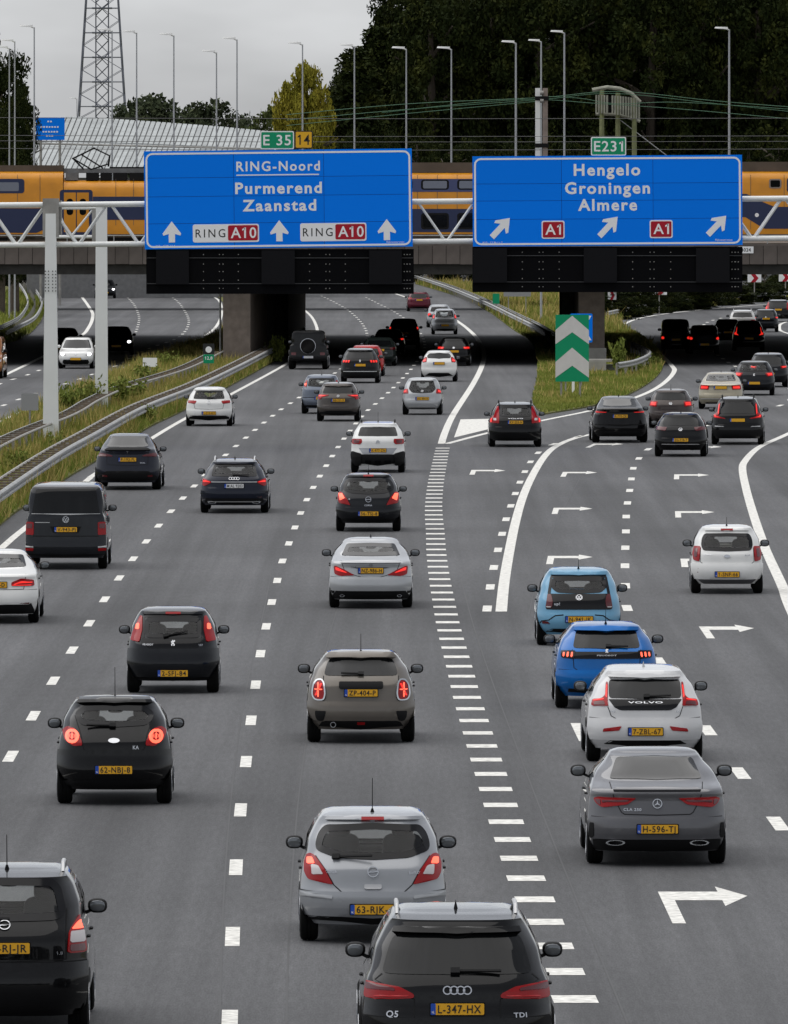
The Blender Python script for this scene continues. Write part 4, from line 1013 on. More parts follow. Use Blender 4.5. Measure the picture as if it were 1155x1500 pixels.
def hall():
    Y = 860.; g = empty('hall_roof', (sX(230, Y), Y, 0)); tag(g, 'large white ribbed hall roof behind the train at upper left', 'roof'); ox = sX(230, Y)
    P = lambda px, py, Yd: Vector((sX(px, Y) - ox, Yd - Y, sZ(py, Y)))
    topc = lambda px: float(np.interp(px, [0, 40, 70, 130, 190, 300, 380, 480, 540], [172, 167, 164.5, 168, 172, 180, 188, 197, 204]))
    n = 47; x0, x1 = 20., 398.; dx = (x1 - x0) / n
    for k in range(n):
        a, b = x0 + k * dx, x0 + (k + 1) * dx - 1.9
        for ya, yb, d0, d1, sh0, sh1 in ((.0, .46, 40, 22, 9, 4), (.48, 1., 21.5, 0, 4, -4)):
            ta, tb = topc(a), topc(b); bot = 250
            q = [P(a + sh0, ta + (bot - ta) * ya, Y + d0), P(b + sh0, tb + (bot - tb) * ya, Y + d0), P(b + sh1, tb + (bot - tb) * yb, Y + d1), P(a + sh1, ta + (bot - ta) * yb, Y + d1)]
            dn = Vector((0, 0, -.12)); mesh_obj('roof_panel', q + [p_ + dn for p_ in q], [(3, 2, 1, 0), (0, 1, 5, 4), (1, 2, 6, 5), (2, 3, 7, 6), (3, 0, 4, 7)], M['roof_w'], g, smooth=False)
    # purlins and dark underlay
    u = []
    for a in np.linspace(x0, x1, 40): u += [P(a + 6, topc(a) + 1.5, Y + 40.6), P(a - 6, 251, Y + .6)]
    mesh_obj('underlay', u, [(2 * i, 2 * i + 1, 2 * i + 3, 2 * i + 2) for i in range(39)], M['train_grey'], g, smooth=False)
    MB().tube([P(x0, 208, Y + 18), P(x1, 217, Y + 18)], .1, 6).build('purlin', M['galv_dull'], g)
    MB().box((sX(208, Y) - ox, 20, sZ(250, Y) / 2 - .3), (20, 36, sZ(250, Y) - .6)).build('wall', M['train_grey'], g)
hall()
def far_sign():
    Y = 800.; g = empty('motorway_sign', (sX(74, Y), Y, 0)); tag(g, 'small distant blue motorway sign beside the left trees', 'road sign'); ox = sX(74, Y)
    MB().box((0, 0, (sZ(172, Y) + sZ(205, Y)) / 2), (42 * Y / FPX, .1, 33 * Y / FPX)).build('board', M['sign_blue'], g)
    for py, w in ((178, 10), (186, 30), (193, 24), (199, 14)):
        for j in range(int(w / 4)):
            MB().box((sX(74 - w / 2 + 4 * j + 2, Y) - ox, -.06, sZ(py, Y)), (2.6 * Y / FPX, .02, 2.2 * Y / FPX)).build('letter_mark', M['sign_white'], g)
    for px in (60, 88): MB().tube([(sX(px, Y) - ox, .1, 0), (sX(px, Y) - ox, .1, sZ(172, Y))], .12, 6).build('post', M['galv_dull'], g)
far_sign()
# ================================================================== VEHICLES
def sellip(name, m, e=.55, n1=14, n2=9):
    """unit rounded box"""
    vs = []; f = lambda c, p: math.copysign(abs(c) ** p, c)
    for i in range(n2 + 1):
        v = -PI / 2 + PI * i / n2
        for j in range(n1):
            u = 2 * PI * j / n1
            vs.append((f(math.cos(v), e) * f(math.cos(u), e) / 2, f(math.cos(v), e) * f(math.sin(u), e) / 2, f(math.sin(v), e) / 2))
    fs = [(i * n1 + j, i * n1 + (j + 1) % n1, (i + 1) * n1 + (j + 1) % n1, (i + 1) * n1 + j) for i in range(n2) for j in range(n1)]
    o = mesh_obj(name, vs, fs, m, smooth=True, sharp=60); me = o.data; bpy.data.objects.remove(o); return me
def lathe_x(name, m, prof, n=28):
    vs = []; k = len(prof)
    for i in range(n):
        a = 2 * PI * i / n; vs += [(x, r * math.cos(a), r * math.sin(a)) for x, r in prof]
    fs = [(i * k + j, i * k + (j + 1) % k, ((i + 1) % n) * k + (j + 1) % k, ((i + 1) % n) * k + j) for i in range(n) for j in range(k)]
    o = mesh_obj(name, vs, fs, m, smooth=True, sharp=35); me = o.data; bpy.data.objects.remove(o); return me
TYRE = lathe_x('tyre', M['rubber'], [(-.11, .2), (-.115, .27), (-.1, .305), (-.07, .32), (-.03, .322), (-.028, .314), (-.02, .314), (-.018, .322), (.018, .322), (.02, .314), (.028, .314), (.03, .322), (.07, .32), (.1, .305), (.115, .27), (.11, .2)])
def rim_mesh(nm, m):
    mb = MB()
    for k in range(5):
        a = 2 * PI * k / 5
        c, s_ = math.cos(a), math.sin(a); t = (-s_, c)
        for w0, w1 in ((.035, .05),):
            mb.add([(x, c * r + t[0] * w, s_ * r + t[1] * w) for x in (.06, .10) for r, w in ((.03, w0), (.21, w1), (.21, -w1), (.03, -w0))], [(0, 1, 2, 3), (7, 6, 5, 4), (0, 4, 5, 1), (1, 5, 6, 2), (2, 6, 7, 3), (3, 7, 4, 0)])
    mb.tube([(.05, 0, 0), (.105, 0, 0)], .06, 10)
    n = 24
    vs = [(x, r * math.cos(2 * PI * i / n), r * math.sin(2 * PI * i / n)) for i in range(n) for x, r in ((.05, .215), (.11, .215), (.11, .195), (.05, .195))]
    mb.add(vs, [(i * 4 + j, i * 4 + (j + 1) % 4, ((i + 1) % n) * 4 + (j + 1) % 4, ((i + 1) % n) * 4 + j) for i in range(n) for j in range(4)])
    mb.add([(.045, .21 * math.cos(2 * PI * i / n), .21 * math.sin(2 * PI * i / n)) for i in range(n)], [tuple(range(n))])
    o = mb.build(nm, m); me = o.data; bpy.data.objects.remove(o); return me
RIM = rim_mesh('rim', M['alloy'])
MIRROR = {}
HEADREST = sellip('headrest', M['cloth'], .6)
SEATBACK = sellip('seat', M['cloth'], .45)
MGLASS = sellip('mirror_glass', mat('mirror_glass', (.16, .17, .18), .12, .5), .78, 12, 6)

class Body:
    def __init__(s, W, H, L, style, belt, rw, **k):
        s.W, s.H, s.L = W, H, L; hw = W / 2; s.hw = hw; s.style = style; s.belt = belt
        zb = k.get('zb', .22); s.zb = zb
        rw = rw or hw * .72
        bw = k.get('bw', hw * .93)
        # half width by height
        wz = [(zb, hw * .90), (zb + .08, hw * .955), (.48, hw * .99), (.62, hw), (belt - .2, hw * .985), (belt - .05, hw * .955), (belt, bw), (belt + .06, bw * .97), ((belt + H - .1) / 2, (bw * .97 + rw + .035) / 2 + .035), (H - .16, rw + .045), (H - .09, rw), (H - .045, rw * .93), (H - .015, rw * .78), (H, rw * .5)]
        # rear face by height: distance forward of the bumper
        if style == 'hatch':
            yr = [(zb, .16), (zb + .1, .05), (.45, .0), (.58, .01), (.66, .05), (belt - .1, .07), (belt, .14), (H - .17, .42), (H - .10, .46), (H - .06, .50), (H - .03, .72), (H - .012, 1.1), (H, 1.5)]
        elif style == 'suv':
            yr = [(zb, .14), (zb + .1, .04), (.5, .0), (.66, .02), (.74, .06), (belt - .1, .075), (belt, .13), (H - .18, .45), (H - .12, .47), (H - .075, .50), (H - .04, .8), (H - .015, 1.3), (H, 1.7)]
        elif style == 'van':
            yr = [(zb, .10), (zb + .1, .03), (.5, .0), (.7, .03), (belt, .06), (H - .2, .20), (H - .12, .24), (H - .07, .30), (H - .03, .5), (H - .01, 1.0), (H, 1.4)]
        elif style == 'box':
            yr = [(zb, .10), (zb + .1, .03), (.5, .0), (.62, .05), (belt, .08), (H - .14, .12), (H - .05, .16), (H - .02, .4), (H, .8)]
        elif style == 'sedan':
            dk = k.get('deck', belt - .02); ws = k.get('wtop', H - .11)
            yr = [(zb, .16), (zb + .1, .05), (.45, .0), (.58, .01), (.66, .05), (dk - .12, .09), (dk - .02, .06), (dk, .10), (dk + .03, .30), (dk + .06, .52), (dk + .10, .66), (ws, 1.28), (H - .06, 1.5), (H - .03, 1.75), (H - .012, 2.0), (H, 2.3)]
        elif style == 'coupe':   # fastback with a short tail
            dk = k.get('deck', belt + .1); ws = k.get('wtop', H - .08)
            yr = [(zb, .16), (zb + .1, .05), (.5, .0), (.64, .02), (dk - .15, .10), (dk - .02, .06), (dk, .10), (dk + .03, .30), (dk + .06, .42), (ws, 1.15), (H - .05, 1.35), (H - .025, 1.6), (H - .01, 1.9), (H, 2.2)]
        sc = L / 4.2
        hood = k.get('hood', belt - .06)
        ft = 1.0 if style in ('van', 'box') else 0.0
        yf = [(zb, .22), (zb + .1, .08), (.5, .0), (.62, .02), (hood - .14, .12), (hood - .04, .42), (hood, .85), (hood + .05, 1.02 - .25 * ft), (H - .10, 1.78 - .55 * ft), (H - .045, 1.98 - .5 * ft), (H - .015, 2.25 - .5 * ft), (H, 2.5 - .4 * ft)]
        if style == 'box': yf = [(zb, .1), (.5, 0), (hood - .05, .05), (hood, .95), (hood + .04, 1.35), (H - .1, 1.55), (H, 1.8)]
        s.rc = k.get('rc', .34); s.rp = k.get('rp', 5.); s.bow = k.get('bow', .05)
        # roof: spread the crown over the real roof length
        ra, fa = [b for a, b in yr if a <= H - .04][-1], [b for a, b in yf if a <= H - .04][-1]
        ln = max(.6, L - ra - fa * sc)
        yr = [q for q in yr if q[0] <= H - .04] + [(H - .03, ra + .10 * ln), (H - .012, ra + .24 * ln), (H, ra + .40 * ln)]
        yf = [q for q in yf if q[0] <= H - .04] + [(H - .03, fa + .05 * ln / sc), (H - .012, fa + .16 * ln / sc), (H, fa + .30 * ln / sc)]
        # fine level list
        zs = set()
        keys = sorted(set([a for a, _ in wz] + [a for a, _ in yr] + [a for a, _ in yf]))
        keys = [a for a in keys if zb <= a <= H]
        lin = lambda tab, z: float(np.interp(z, [a for a, _ in tab], [b for _, b in tab]))
        for a, b in zip(keys[:-1], keys[1:]):
            n = max(1, math.ceil((b - a) / .035), math.ceil(abs(lin(yr, b) - lin(yr, a)) / .16))
            for i in range(n): zs.add(round(a + (b - a) * i / n, 5))
        zs.add(round(H, 5)); s.zs = np.array(sorted(zs))
        zf = np.linspace(zb, H, 700); h_ = zf[1] - zf[0]; k_ = int(.09 / h_); ker = np.exp(-.5 * (np.arange(-k_, k_ + 1) * h_ / .026) ** 2); ker /= ker.sum()
        def smooth(tab):
            v = np.interp(zf, [a for a, _ in tab], [b for _, b in tab])
            w = np.convolve(np.pad(v, k_, mode='edge'), ker, 'valid')
            e = np.clip((H - .075 - zf) / .05, 0, 1); return v * (1 - e) + w * e
        s.zf = zf
        s.w = smooth(wz); s.r = -L / 2 + smooth(yr); s.f = L / 2 - np.minimum(smooth(yf) * sc, L * .62)
    def wz(s, z): return np.interp(z, s.zf, s.w)
    def rear(s, x, z):
        w = s.wz(z) * .97; t = min(abs(x) / w, 1.)
        return float(np.interp(z, s.zf, s.r)) + (s.bow * t * t + s.rc * t ** s.rp) * (1. if z < s.H - .14 else max(.3, (s.H - z) / .14 * .7 + .3))
    def front(s, x, z):
        w = s.wz(z) * .97; t = min(abs(x) / w, 1.)
        return float(np.interp(z, s.zf, s.f)) - (.07 * t * t + .42 * t ** 4) * (1. if z < s.H - .14 else max(.3, (s.H - z) / .14 * .7 + .3))
    def side(s, y, z):
        y0 = s.rear(9, z); y1 = s.front(9, z); t = min(max((y - y0) / max(y1 - y0, .01), 0), 1)
        return float(s.wz(z)) * (1 - .03 * (2 * t - 1) ** 4)
    # surfaces: parameter (a,z) -> point, outward normal
    def S_rear(s, a, z):
        z = min(max(z, s.zb), s.H); lim = float(s.wz(z)) * .97
        if abs(a) > lim: a2 = math.copysign(lim, a)
        else: a2 = a
        e = .01; y = s.rear(a2, z)
        rx = (s.rear(min(a2 + e, lim), z) - s.rear(max(a2 - e, -lim), z)) / (2 * e); rz = (s.rear(a2, min(z + e, s.H)) - s.rear(a2, max(z - e, s.zb))) / (2 * e)
        n = Vector((rx, -1, rz)).normalized(); return Vector((a2, y, z)), n
    def S_front(s, a, z):
        lim = float(s.wz(z)) * .97; a2 = max(-lim, min(lim, a)); e = .01; y = s.front(a2, z)
        rx = (s.front(min(a2 + e, lim), z) - s.front(max(a2 - e, -lim), z)) / (2 * e); rz = (s.front(a2, min(z + e, s.H)) - s.front(a2, max(z - e, s.zb))) / (2 * e)
        return Vector((a2, y, z)), Vector((-rx, 1, -rz)).normalized()
    def S_side(s, sg):
        def f(a, z):
            x = s.side(a, z); e = .01
            wz = (s.side(a, min(z + e, s.H)) - s.side(a, z - e)) / (2 * e); wy = (s.side(a + e, z) - s.side(a - e, z)) / (2 * e)
            return Vector((sg * x, a, z)), Vector((sg, -wy, -wz)).normalized()
        return f
    def shell(s, name, m, parent, holes_rear=None, holes_front=None, holes_side=None):
        v = np.linspace(-1, 1, 45); u = np.sign(v) * (1 - (1 - np.abs(v)) ** 1.35)
        vf = np.linspace(-1, 1, 25); uf = np.sign(vf) * (1 - (1 - np.abs(vf)) ** 1.35)
        ns = 42; ts = np.linspace(0, 1, ns + 2)[1:-1]
        verts = []; reg = []
        for z in s.zs:
            w = float(s.wz(z)); we = .97 * w
            row = [(a * we, s.rear(a * we, z), z) for a in u]
            y0, y1 = s.rear(9, z), s.front(9, z)
            row += [(s.side(y0 + (y1 - y0) * t, z), y0 + (y1 - y0) * t, z) for t in ts]
            row += [(a * we, s.front(a * we, z), z) for a in uf[::-1]]
            row += [(-s.side(y0 + (y1 - y0) * t, z), y0 + (y1 - y0) * t, z) for t in ts[::-1]]
            verts += row
        nr, nf = len(u), len(uf); n = nr + ns + nf + ns; nz = len(s.zs)
        faces = []
        def inside(poly, a, b):
            c = False; k = len(poly)
            for i in range(k):
                (x0, y0), (x1, y1) = poly[i], poly[(i + 1) % k]
                if (y0 > b) != (y1 > b) and a < (x1 - x0) * (b - y0) / (y1 - y0) + x0: c = not c
            return c
        for i in range(nz - 1):
            for j in range(n):
                j2 = (j + 1) % n
                q = (i * n + j, i * n + j2, (i + 1) * n + j2, (i + 1) * n + j)
                if holes_rear or holes_side:
                    cx = sum(verts[k][0] for k in q) / 4; cy = sum(verts[k][1] for k in q) / 4; cz = sum(verts[k][2] for k in q) / 4
                    if j < nr - 1:
                        if holes_rear and any(inside(p_, cx, cz) for p_ in holes_rear): continue
                    elif nr + ns <= j < nr + ns + nf - 1:
                        if holes_front and inside(holes_front, cx, cz): continue
                    elif holes_side and any(inside(p_, cy, cz) for p_ in holes_side): continue
                faces.append(q)
        faces.append(tuple(range(n))[::-1]); faces.append(tuple(range((nz - 1) * n, nz * n)))
        return mesh_obj(name, verts, faces, m, parent, True, 38)

def mirror_half(h):
    """half outline from the top centre down to the bottom centre (x>=0) -> closed polygon"""
    r = [(a, b) for a, b in h]; l = [(-a, b) for a, b in h[::-1] if a > 1e-6]
    return r + l
def dense(poly, step=.05):
    out = []
    for (a, b), (c, d) in zip(poly, poly[1:] + poly[:1]):
        k = max(1, int(math.hypot(c - a, d - b) / step)); out += [(a + (c - a) * i / k, b + (d - b) * i / k) for i in range(k)]
    return out
def inset(poly, t):
    n = len(poly); A = sum(a[0] * b[1] - b[0] * a[1] for a, b in zip(poly, poly[1:] + poly[:1])); sg = 1 if A > 0 else -1
    out = []
    for i in range(n):
        p0, p1, p2 = [Vector(poly[k % n]) for k in (i - 1, i, i + 1)]
        d1 = (p1 - p0); d2 = (p2 - p1)
        d1 = d1.normalized() if d1.length > 1e-9 else Vector((1, 0)); d2 = d2.normalized() if d2.length > 1e-9 else d1
        n1 = Vector((-d1.y, d1.x)) * sg; n2 = Vector((-d2.y, d2.x)) * sg; b = n1 + n2
        b = b / max(b.length_squared, .5) * 2 if b.length > 1e-6 else n1
        out.append(tuple(p1 + b * t))
    return out
def rounded(poly, r=.04, k=3):
    n = len(poly); out = []
    for i in range(n):
        p0, p1, p2 = [Vector(poly[q % n]) for q in (i - 1, i, i + 1)]
        a, b = p0 - p1, p2 - p1
        if a.length < 1e-6 or b.length < 1e-6: continue
        ra = min(r, a.length * .45); rb = min(r, b.length * .45)
        s_, e = p1 + a.normalized() * ra, p1 + b.normalized() * rb
        for j in range(k + 1):
            t = j / k; out.append(tuple(s_ * (1 - t) ** 2 + p1 * 2 * t * (1 - t) + e * t * t))
    return out
def patch(name, surf, poly, m, parent, off=.006, step=.05, skirt=.02, sharp=40):
    """a thin conforming panel: outline in (a,z) laid on a body surface"""
    zs = [b for _, b in poly]; z0, z1 = min(zs), max(zs); e = (z1 - z0) * 1e-4
    rows = set([z0 + e, z1 - e]); rows |= set(b for b in zs if z0 + e < b < z1 - e)
    k = max(2, math.ceil((z1 - z0) / step)); rows |= set(z0 + e + (z1 - z0 - 2 * e) * i / k for i in range(k + 1))
    rows = sorted(rows); rr = [rows[0]]
    for z in rows[1:]:
        if z - rr[-1] > .004: rr.append(z)
    rows = rr
    ext = []
    for z in rows:
        xs = []
        for (a, b), (c, d) in zip(poly, poly[1:] + poly[:1]):
            if (b > z) != (d > z): xs.append(a + (c - a) * (z - b) / (d - b))
        ext.append((min(xs), max(xs)) if len(xs) >= 2 else (None, None))
    ext = [q if q[0] is not None else None for q in ext]
    good = [(z, q) for z, q in zip(rows, ext) if q]
    if len(good) < 2: return None
    wmax = max(q[1] - q[0] for _, q in good); mc = max(2, math.ceil(wmax / step))
    vs = []; G = []
    for z, (a, b) in good:
        row = []
        for j in range(mc + 1):
            p_, n_ = surf(a + (b - a) * j / mc, z); row.append(len(vs)); vs.append(p_ + n_ * off)
        G.append(row)
    fs = [(G[i][j], G[i][j + 1], G[i + 1][j + 1], G[i + 1][j]) for i in range(len(G) - 1) for j in range(mc)]
    loop = G[0][:] + [G[i][-1] for i in range(1, len(G))] + G[-1][-2::-1] + [G[i][0] for i in range(len(G) - 2, 0, -1)]
    pos = {}
    for i, (z, (a, b)) in enumerate(good):
        for j in range(mc + 1): pos[G[i][j]] = (a + (b - a) * j / mc, z)
    low = {}
    for q in loop:
        p_, n_ = surf(*pos[q]); low[q] = len(vs); vs.append(p_ - n_ * skirt)
    for a, b in zip(loop, loop[1:] + loop[:1]): fs.append((a, low[a], low[b], b))
    me = bpy.data.meshes.new(name); me.from_pydata([tuple(v) for v in vs], [], fs)
    bm = bmesh.new(); bm.from_mesh(me); bmesh.ops.remove_doubles(bm, verts=bm.verts, dist=.0004); bmesh.ops.recalc_face_normals(bm, faces=bm.faces)
    # make sure the top faces look outward
    p_, n_ = surf(*pos[G[len(G) // 2][mc // 2]])
    best = min(bm.faces, key=lambda f: (f.calc_center_median() - (p_ + n_ * off)).length)
    if best.normal.dot(n_) < 0: bmesh.ops.reverse_faces(bm, faces=bm.faces)
    bm.to_mesh(me); bm.free()
    return mesh_link(name, me, m, parent, True, sharp)
def strip_ring(name, surf, outer, inner, m, parent, off=.008):
    n = len(outer); vs = []
    for p_ in outer: a, b = surf(*p_); vs.append(a + b * off)
    for p_ in inner: a, b = surf(*p_); vs.append(a + b * (off - .001))
    for p_ in outer: a, b = surf(*p_); vs.append(a - b * .012)
    fs = []
    for i in range(n):
        j = (i + 1) % n; fs += [(i, j, n + j, n + i), (2 * n + i, 2 * n + j, j, i)]
    return mesh_obj(name, vs, fs, m, parent, True, 40)
def seam(surf, line, parent, w=.012, off=.003, name='panel_gap', m=None):
    pts = []
    for (a, b), (c, d) in zip(line[:-1], line[1:]):
        k = max(1, int(math.hypot(c - a, d - b) / .06)); pts += [(a + (c - a) * i / k, b + (d - b) * i / k) for i in range(k)]
    pts.append(line[-1]); vs = []
    for i, q in enumerate(pts):
        a, b = pts[max(i - 1, 0)], pts[min(i + 1, len(pts) - 1)]; d = Vector((b[0] - a[0], b[1] - a[1])); d = d.normalized() if d.length > 0 else Vector((1, 0)); nn = Vector((-d.y, d.x)) * w / 2
        for sgn in (-1, 1):
            p_, n_ = surf(q[0] + nn.x * sgn, q[1] + nn.y * sgn); vs.append(p_ + n_ * off)
    fs = [(2 * i, 2 * i + 1, 2 * i + 3, 2 * i + 2) for i in range(len(pts) - 1)]
    return mesh_obj(name, vs, fs, m or M['black'], parent, True)
def on_surf(surf, a, z, off=.0):
    p_, n_ = surf(a, z); up = Vector((0, 0, 1)); xx = up.cross(n_).normalized()
    yy = n_.cross(xx); p_ = p_ + n_ * off
    # local frame: x to the viewer's right, z up the surface, y into the body
    return Matrix(((xx.x, -n_.x, yy.x, p_.x), (xx.y, -n_.y, yy.y, p_.y), (xx.z, -n_.z, yy.z, p_.z), (0, 0, 0, 1)))
def xform(o, mw):
    o.data.transform(mw); return o
def plate(B, surf, a, z, text, root, white=False, off=.022, detail=True, tilt=0.):
    mw = on_surf(surf, a, z, off)
    # number plates hang upright
    p_ = mw.to_translation(); front = surf == B.S_front
    mw = Matrix.Translation(p_ + Vector((0, .01 if front else -.01, 0))) @ Matrix.Rotation(PI if front else 0, 4, 'Z')
    ch = [MB().prism(rrect(-.272, -.066, .272, .066, .012, 3), -.004, .03).build('number_plate', M['black'], root)]
    f = MB().prism(rrect(-.26, -.055, .26, .055, .01, 3), -.008, 0).build('plate_face', M['plate_w' if white else 'plate_y'], ch[0]); ch.append(f)
    if detail:
        ch.append(MB().prism(rrect(-.26, -.055, -.212, .055, .008, 3), -.0105, -.005).build('blue_band', M['plate_b'], ch[0]))
        ch.append(lettering_c('NL' if not white else 'D', 'country_letters', M['sign_white'], ch[0], -.236, -.03, .026 if not white else .015, .022, -.013, bold=.01, space=1))
    if text:
        w = .40 if len(text) < 8 else .42
        ch.append(lettering_c(text, 'plate_text', M['ink'], ch[0], .02, 0, w, .076, -.0125, bold=.012, space=1.12))
    for o in ch: xform(o, mw)
def badge(B, surf, a, z, kind, root, size=.1, m='chrome'):
    mw = on_surf(surf, a, z, .012); R_ = size / 2
    mb = MB()
    def ring(cx, cz, r, t, n=24):
        pts = [(math.cos(2 * PI * k / n), math.sin(2 * PI * k / n)) for k in range(n)]
        vs = [(cx + c * rr_, yy, cz + s_ * rr_) for yy in (-.006, .008) for rr_ in (r, r - t) for c, s_ in pts]
        fs = []
        for k in range(n):
            l = (k + 1) % n; fs += [(k, n + k, n + l, l), (2 * n + k, k, l, 2 * n + l), (n + k, 3 * n + k, 3 * n + l, n + l)]
        mb.add(vs, fs)
    def bar(p, q, t):
        p, q = Vector((p[0], 0, p[1])), Vector((q[0], 0, q[1])); d = (q - p).normalized(); nn = Vector((-d.z, 0, d.x)) * t / 2
        mb.prism([((v).x, (v).z) for v in (p + nn, q + nn, q - nn, p - nn)], -.005, .006)
    if kind == 'rings':
        for k in (-1.5, -.5, .5, 1.5): ring(k * R_ * .62, 0, R_ * .42, R_ * .11)
    elif kind == 'star':
        ring(0, 0, R_, R_ * .16)
        for k in range(3):
            a_ = PI / 2 + k * 2 * PI / 3; mb.prism([(math.cos(a_) * R_ * .9, math.sin(a_) * R_ * .9), (math.cos(a_ + PI / 3) * R_ * .16, math.sin(a_ + PI / 3) * R_ * .16), (0, 0), (math.cos(a_ - PI / 3) * R_ * .16, math.sin(a_ - PI / 3) * R_ * .16)], -.006, .006)
    elif kind == 'bolt':
        ring(0, 0, R_, R_ * .16); bar((-R_ * .95, -.12 * R_), (.3 * R_, .1 * R_), R_ * .2); bar((-R_ * .3, -.1 * R_), (R_ * .95, .12 * R_), R_ * .2)
    elif kind == 'vee':
        ring(0, 0, R_, R_ * .13)
        for p, q in (((-.5, .75), (-.08, .0)), ((.5, .75), (.08, .0)), ((-.85, .45), (-.35, -.85)), ((.85, .45), (.35, -.85)), ((-.35, -.85), (0, -.05)), ((.35, -.85), (0, -.05))): bar((p[0] * R_, p[1] * R_), (q[0] * R_, q[1] * R_), R_ * .17)
    elif kind == 'lion':
        for p, q in (((-.1, .9), (.1, .5)), ((.1, .5), (-.5, .35)), ((.1, .5), (.1, -.2)), ((.1, .1), (-.45, -.05)), ((.1, -.2), (-.35, -.5)), ((-.35, -.5), (-.25, -.95)), ((.1, -.2), (.45, -.55)), ((.45, -.55), (.3, -.95)), ((.1, .3), (.55, .5)), ((.55, .5), (.4, .85))): bar((p[0] * R_, p[1] * R_), (q[0] * R_, q[1] * R_), R_ * .26)
    elif kind == 'chevrons':
        for zz in (.25, -.45): bar((-.9 * R_, zz * R_ - .3 * R_), (0, zz * R_ + .35 * R_), R_ * .28); bar((.9 * R_, zz * R_ - .3 * R_), (0, zz * R_ + .35 * R_), R_ * .28)
    elif kind == 'wings':
        ring(0, 0, R_ * .5, R_ * .2)
        for k in (-1, 1): mb.prism([(k * .5 * R_, .25 * R_), (k * 1.6 * R_, .42 * R_), (k * 1.1 * R_, .0), (k * .5 * R_, -.3 * R_)], -.004, .006)
    elif kind == 'oval':
        n = 20; mb.prism([(R_ * 1.25 * math.cos(2 * PI * k / n), R_ * .62 * math.sin(2 * PI * k / n)) for k in range(n)], -.006, .006)
    elif kind == 'round':
        ring(0, 0, R_, R_ * .25); n = 16; mb.prism([(R_ * .55 * math.cos(2 * PI * k / n), R_ * .55 * math.sin(2 * PI * k / n)) for k in range(n)], -.004, .006)
    elif kind == 'tee':
        bar((-.7 * R_, .7 * R_), (.7 * R_, .7 * R_), R_ * .25); bar((0, .7 * R_), (0, -.9 * R_), R_ * .25)
    elif kind == 'ellipses':
        ring(0, 0, R_, R_ * .18); bar((-.6 * R_, .2 * R_), (.6 * R_, .2 * R_), .15 * R_); bar((0, .8 * R_), (0, -.8 * R_), .15 * R_)
    o = mb.build('badge', M[m], root, True, 30); xform(o, mw)
def letters(B, surf, a, z, s_, root, w, cap, m='chrome', space=1.1, bold=.02):
    mw = on_surf(surf, a, z, .010); o = lettering_c(s_, 'lettering', M[m], root, 0, 0, w, cap, 0, bold=bold, space=space); xform(o, mw)

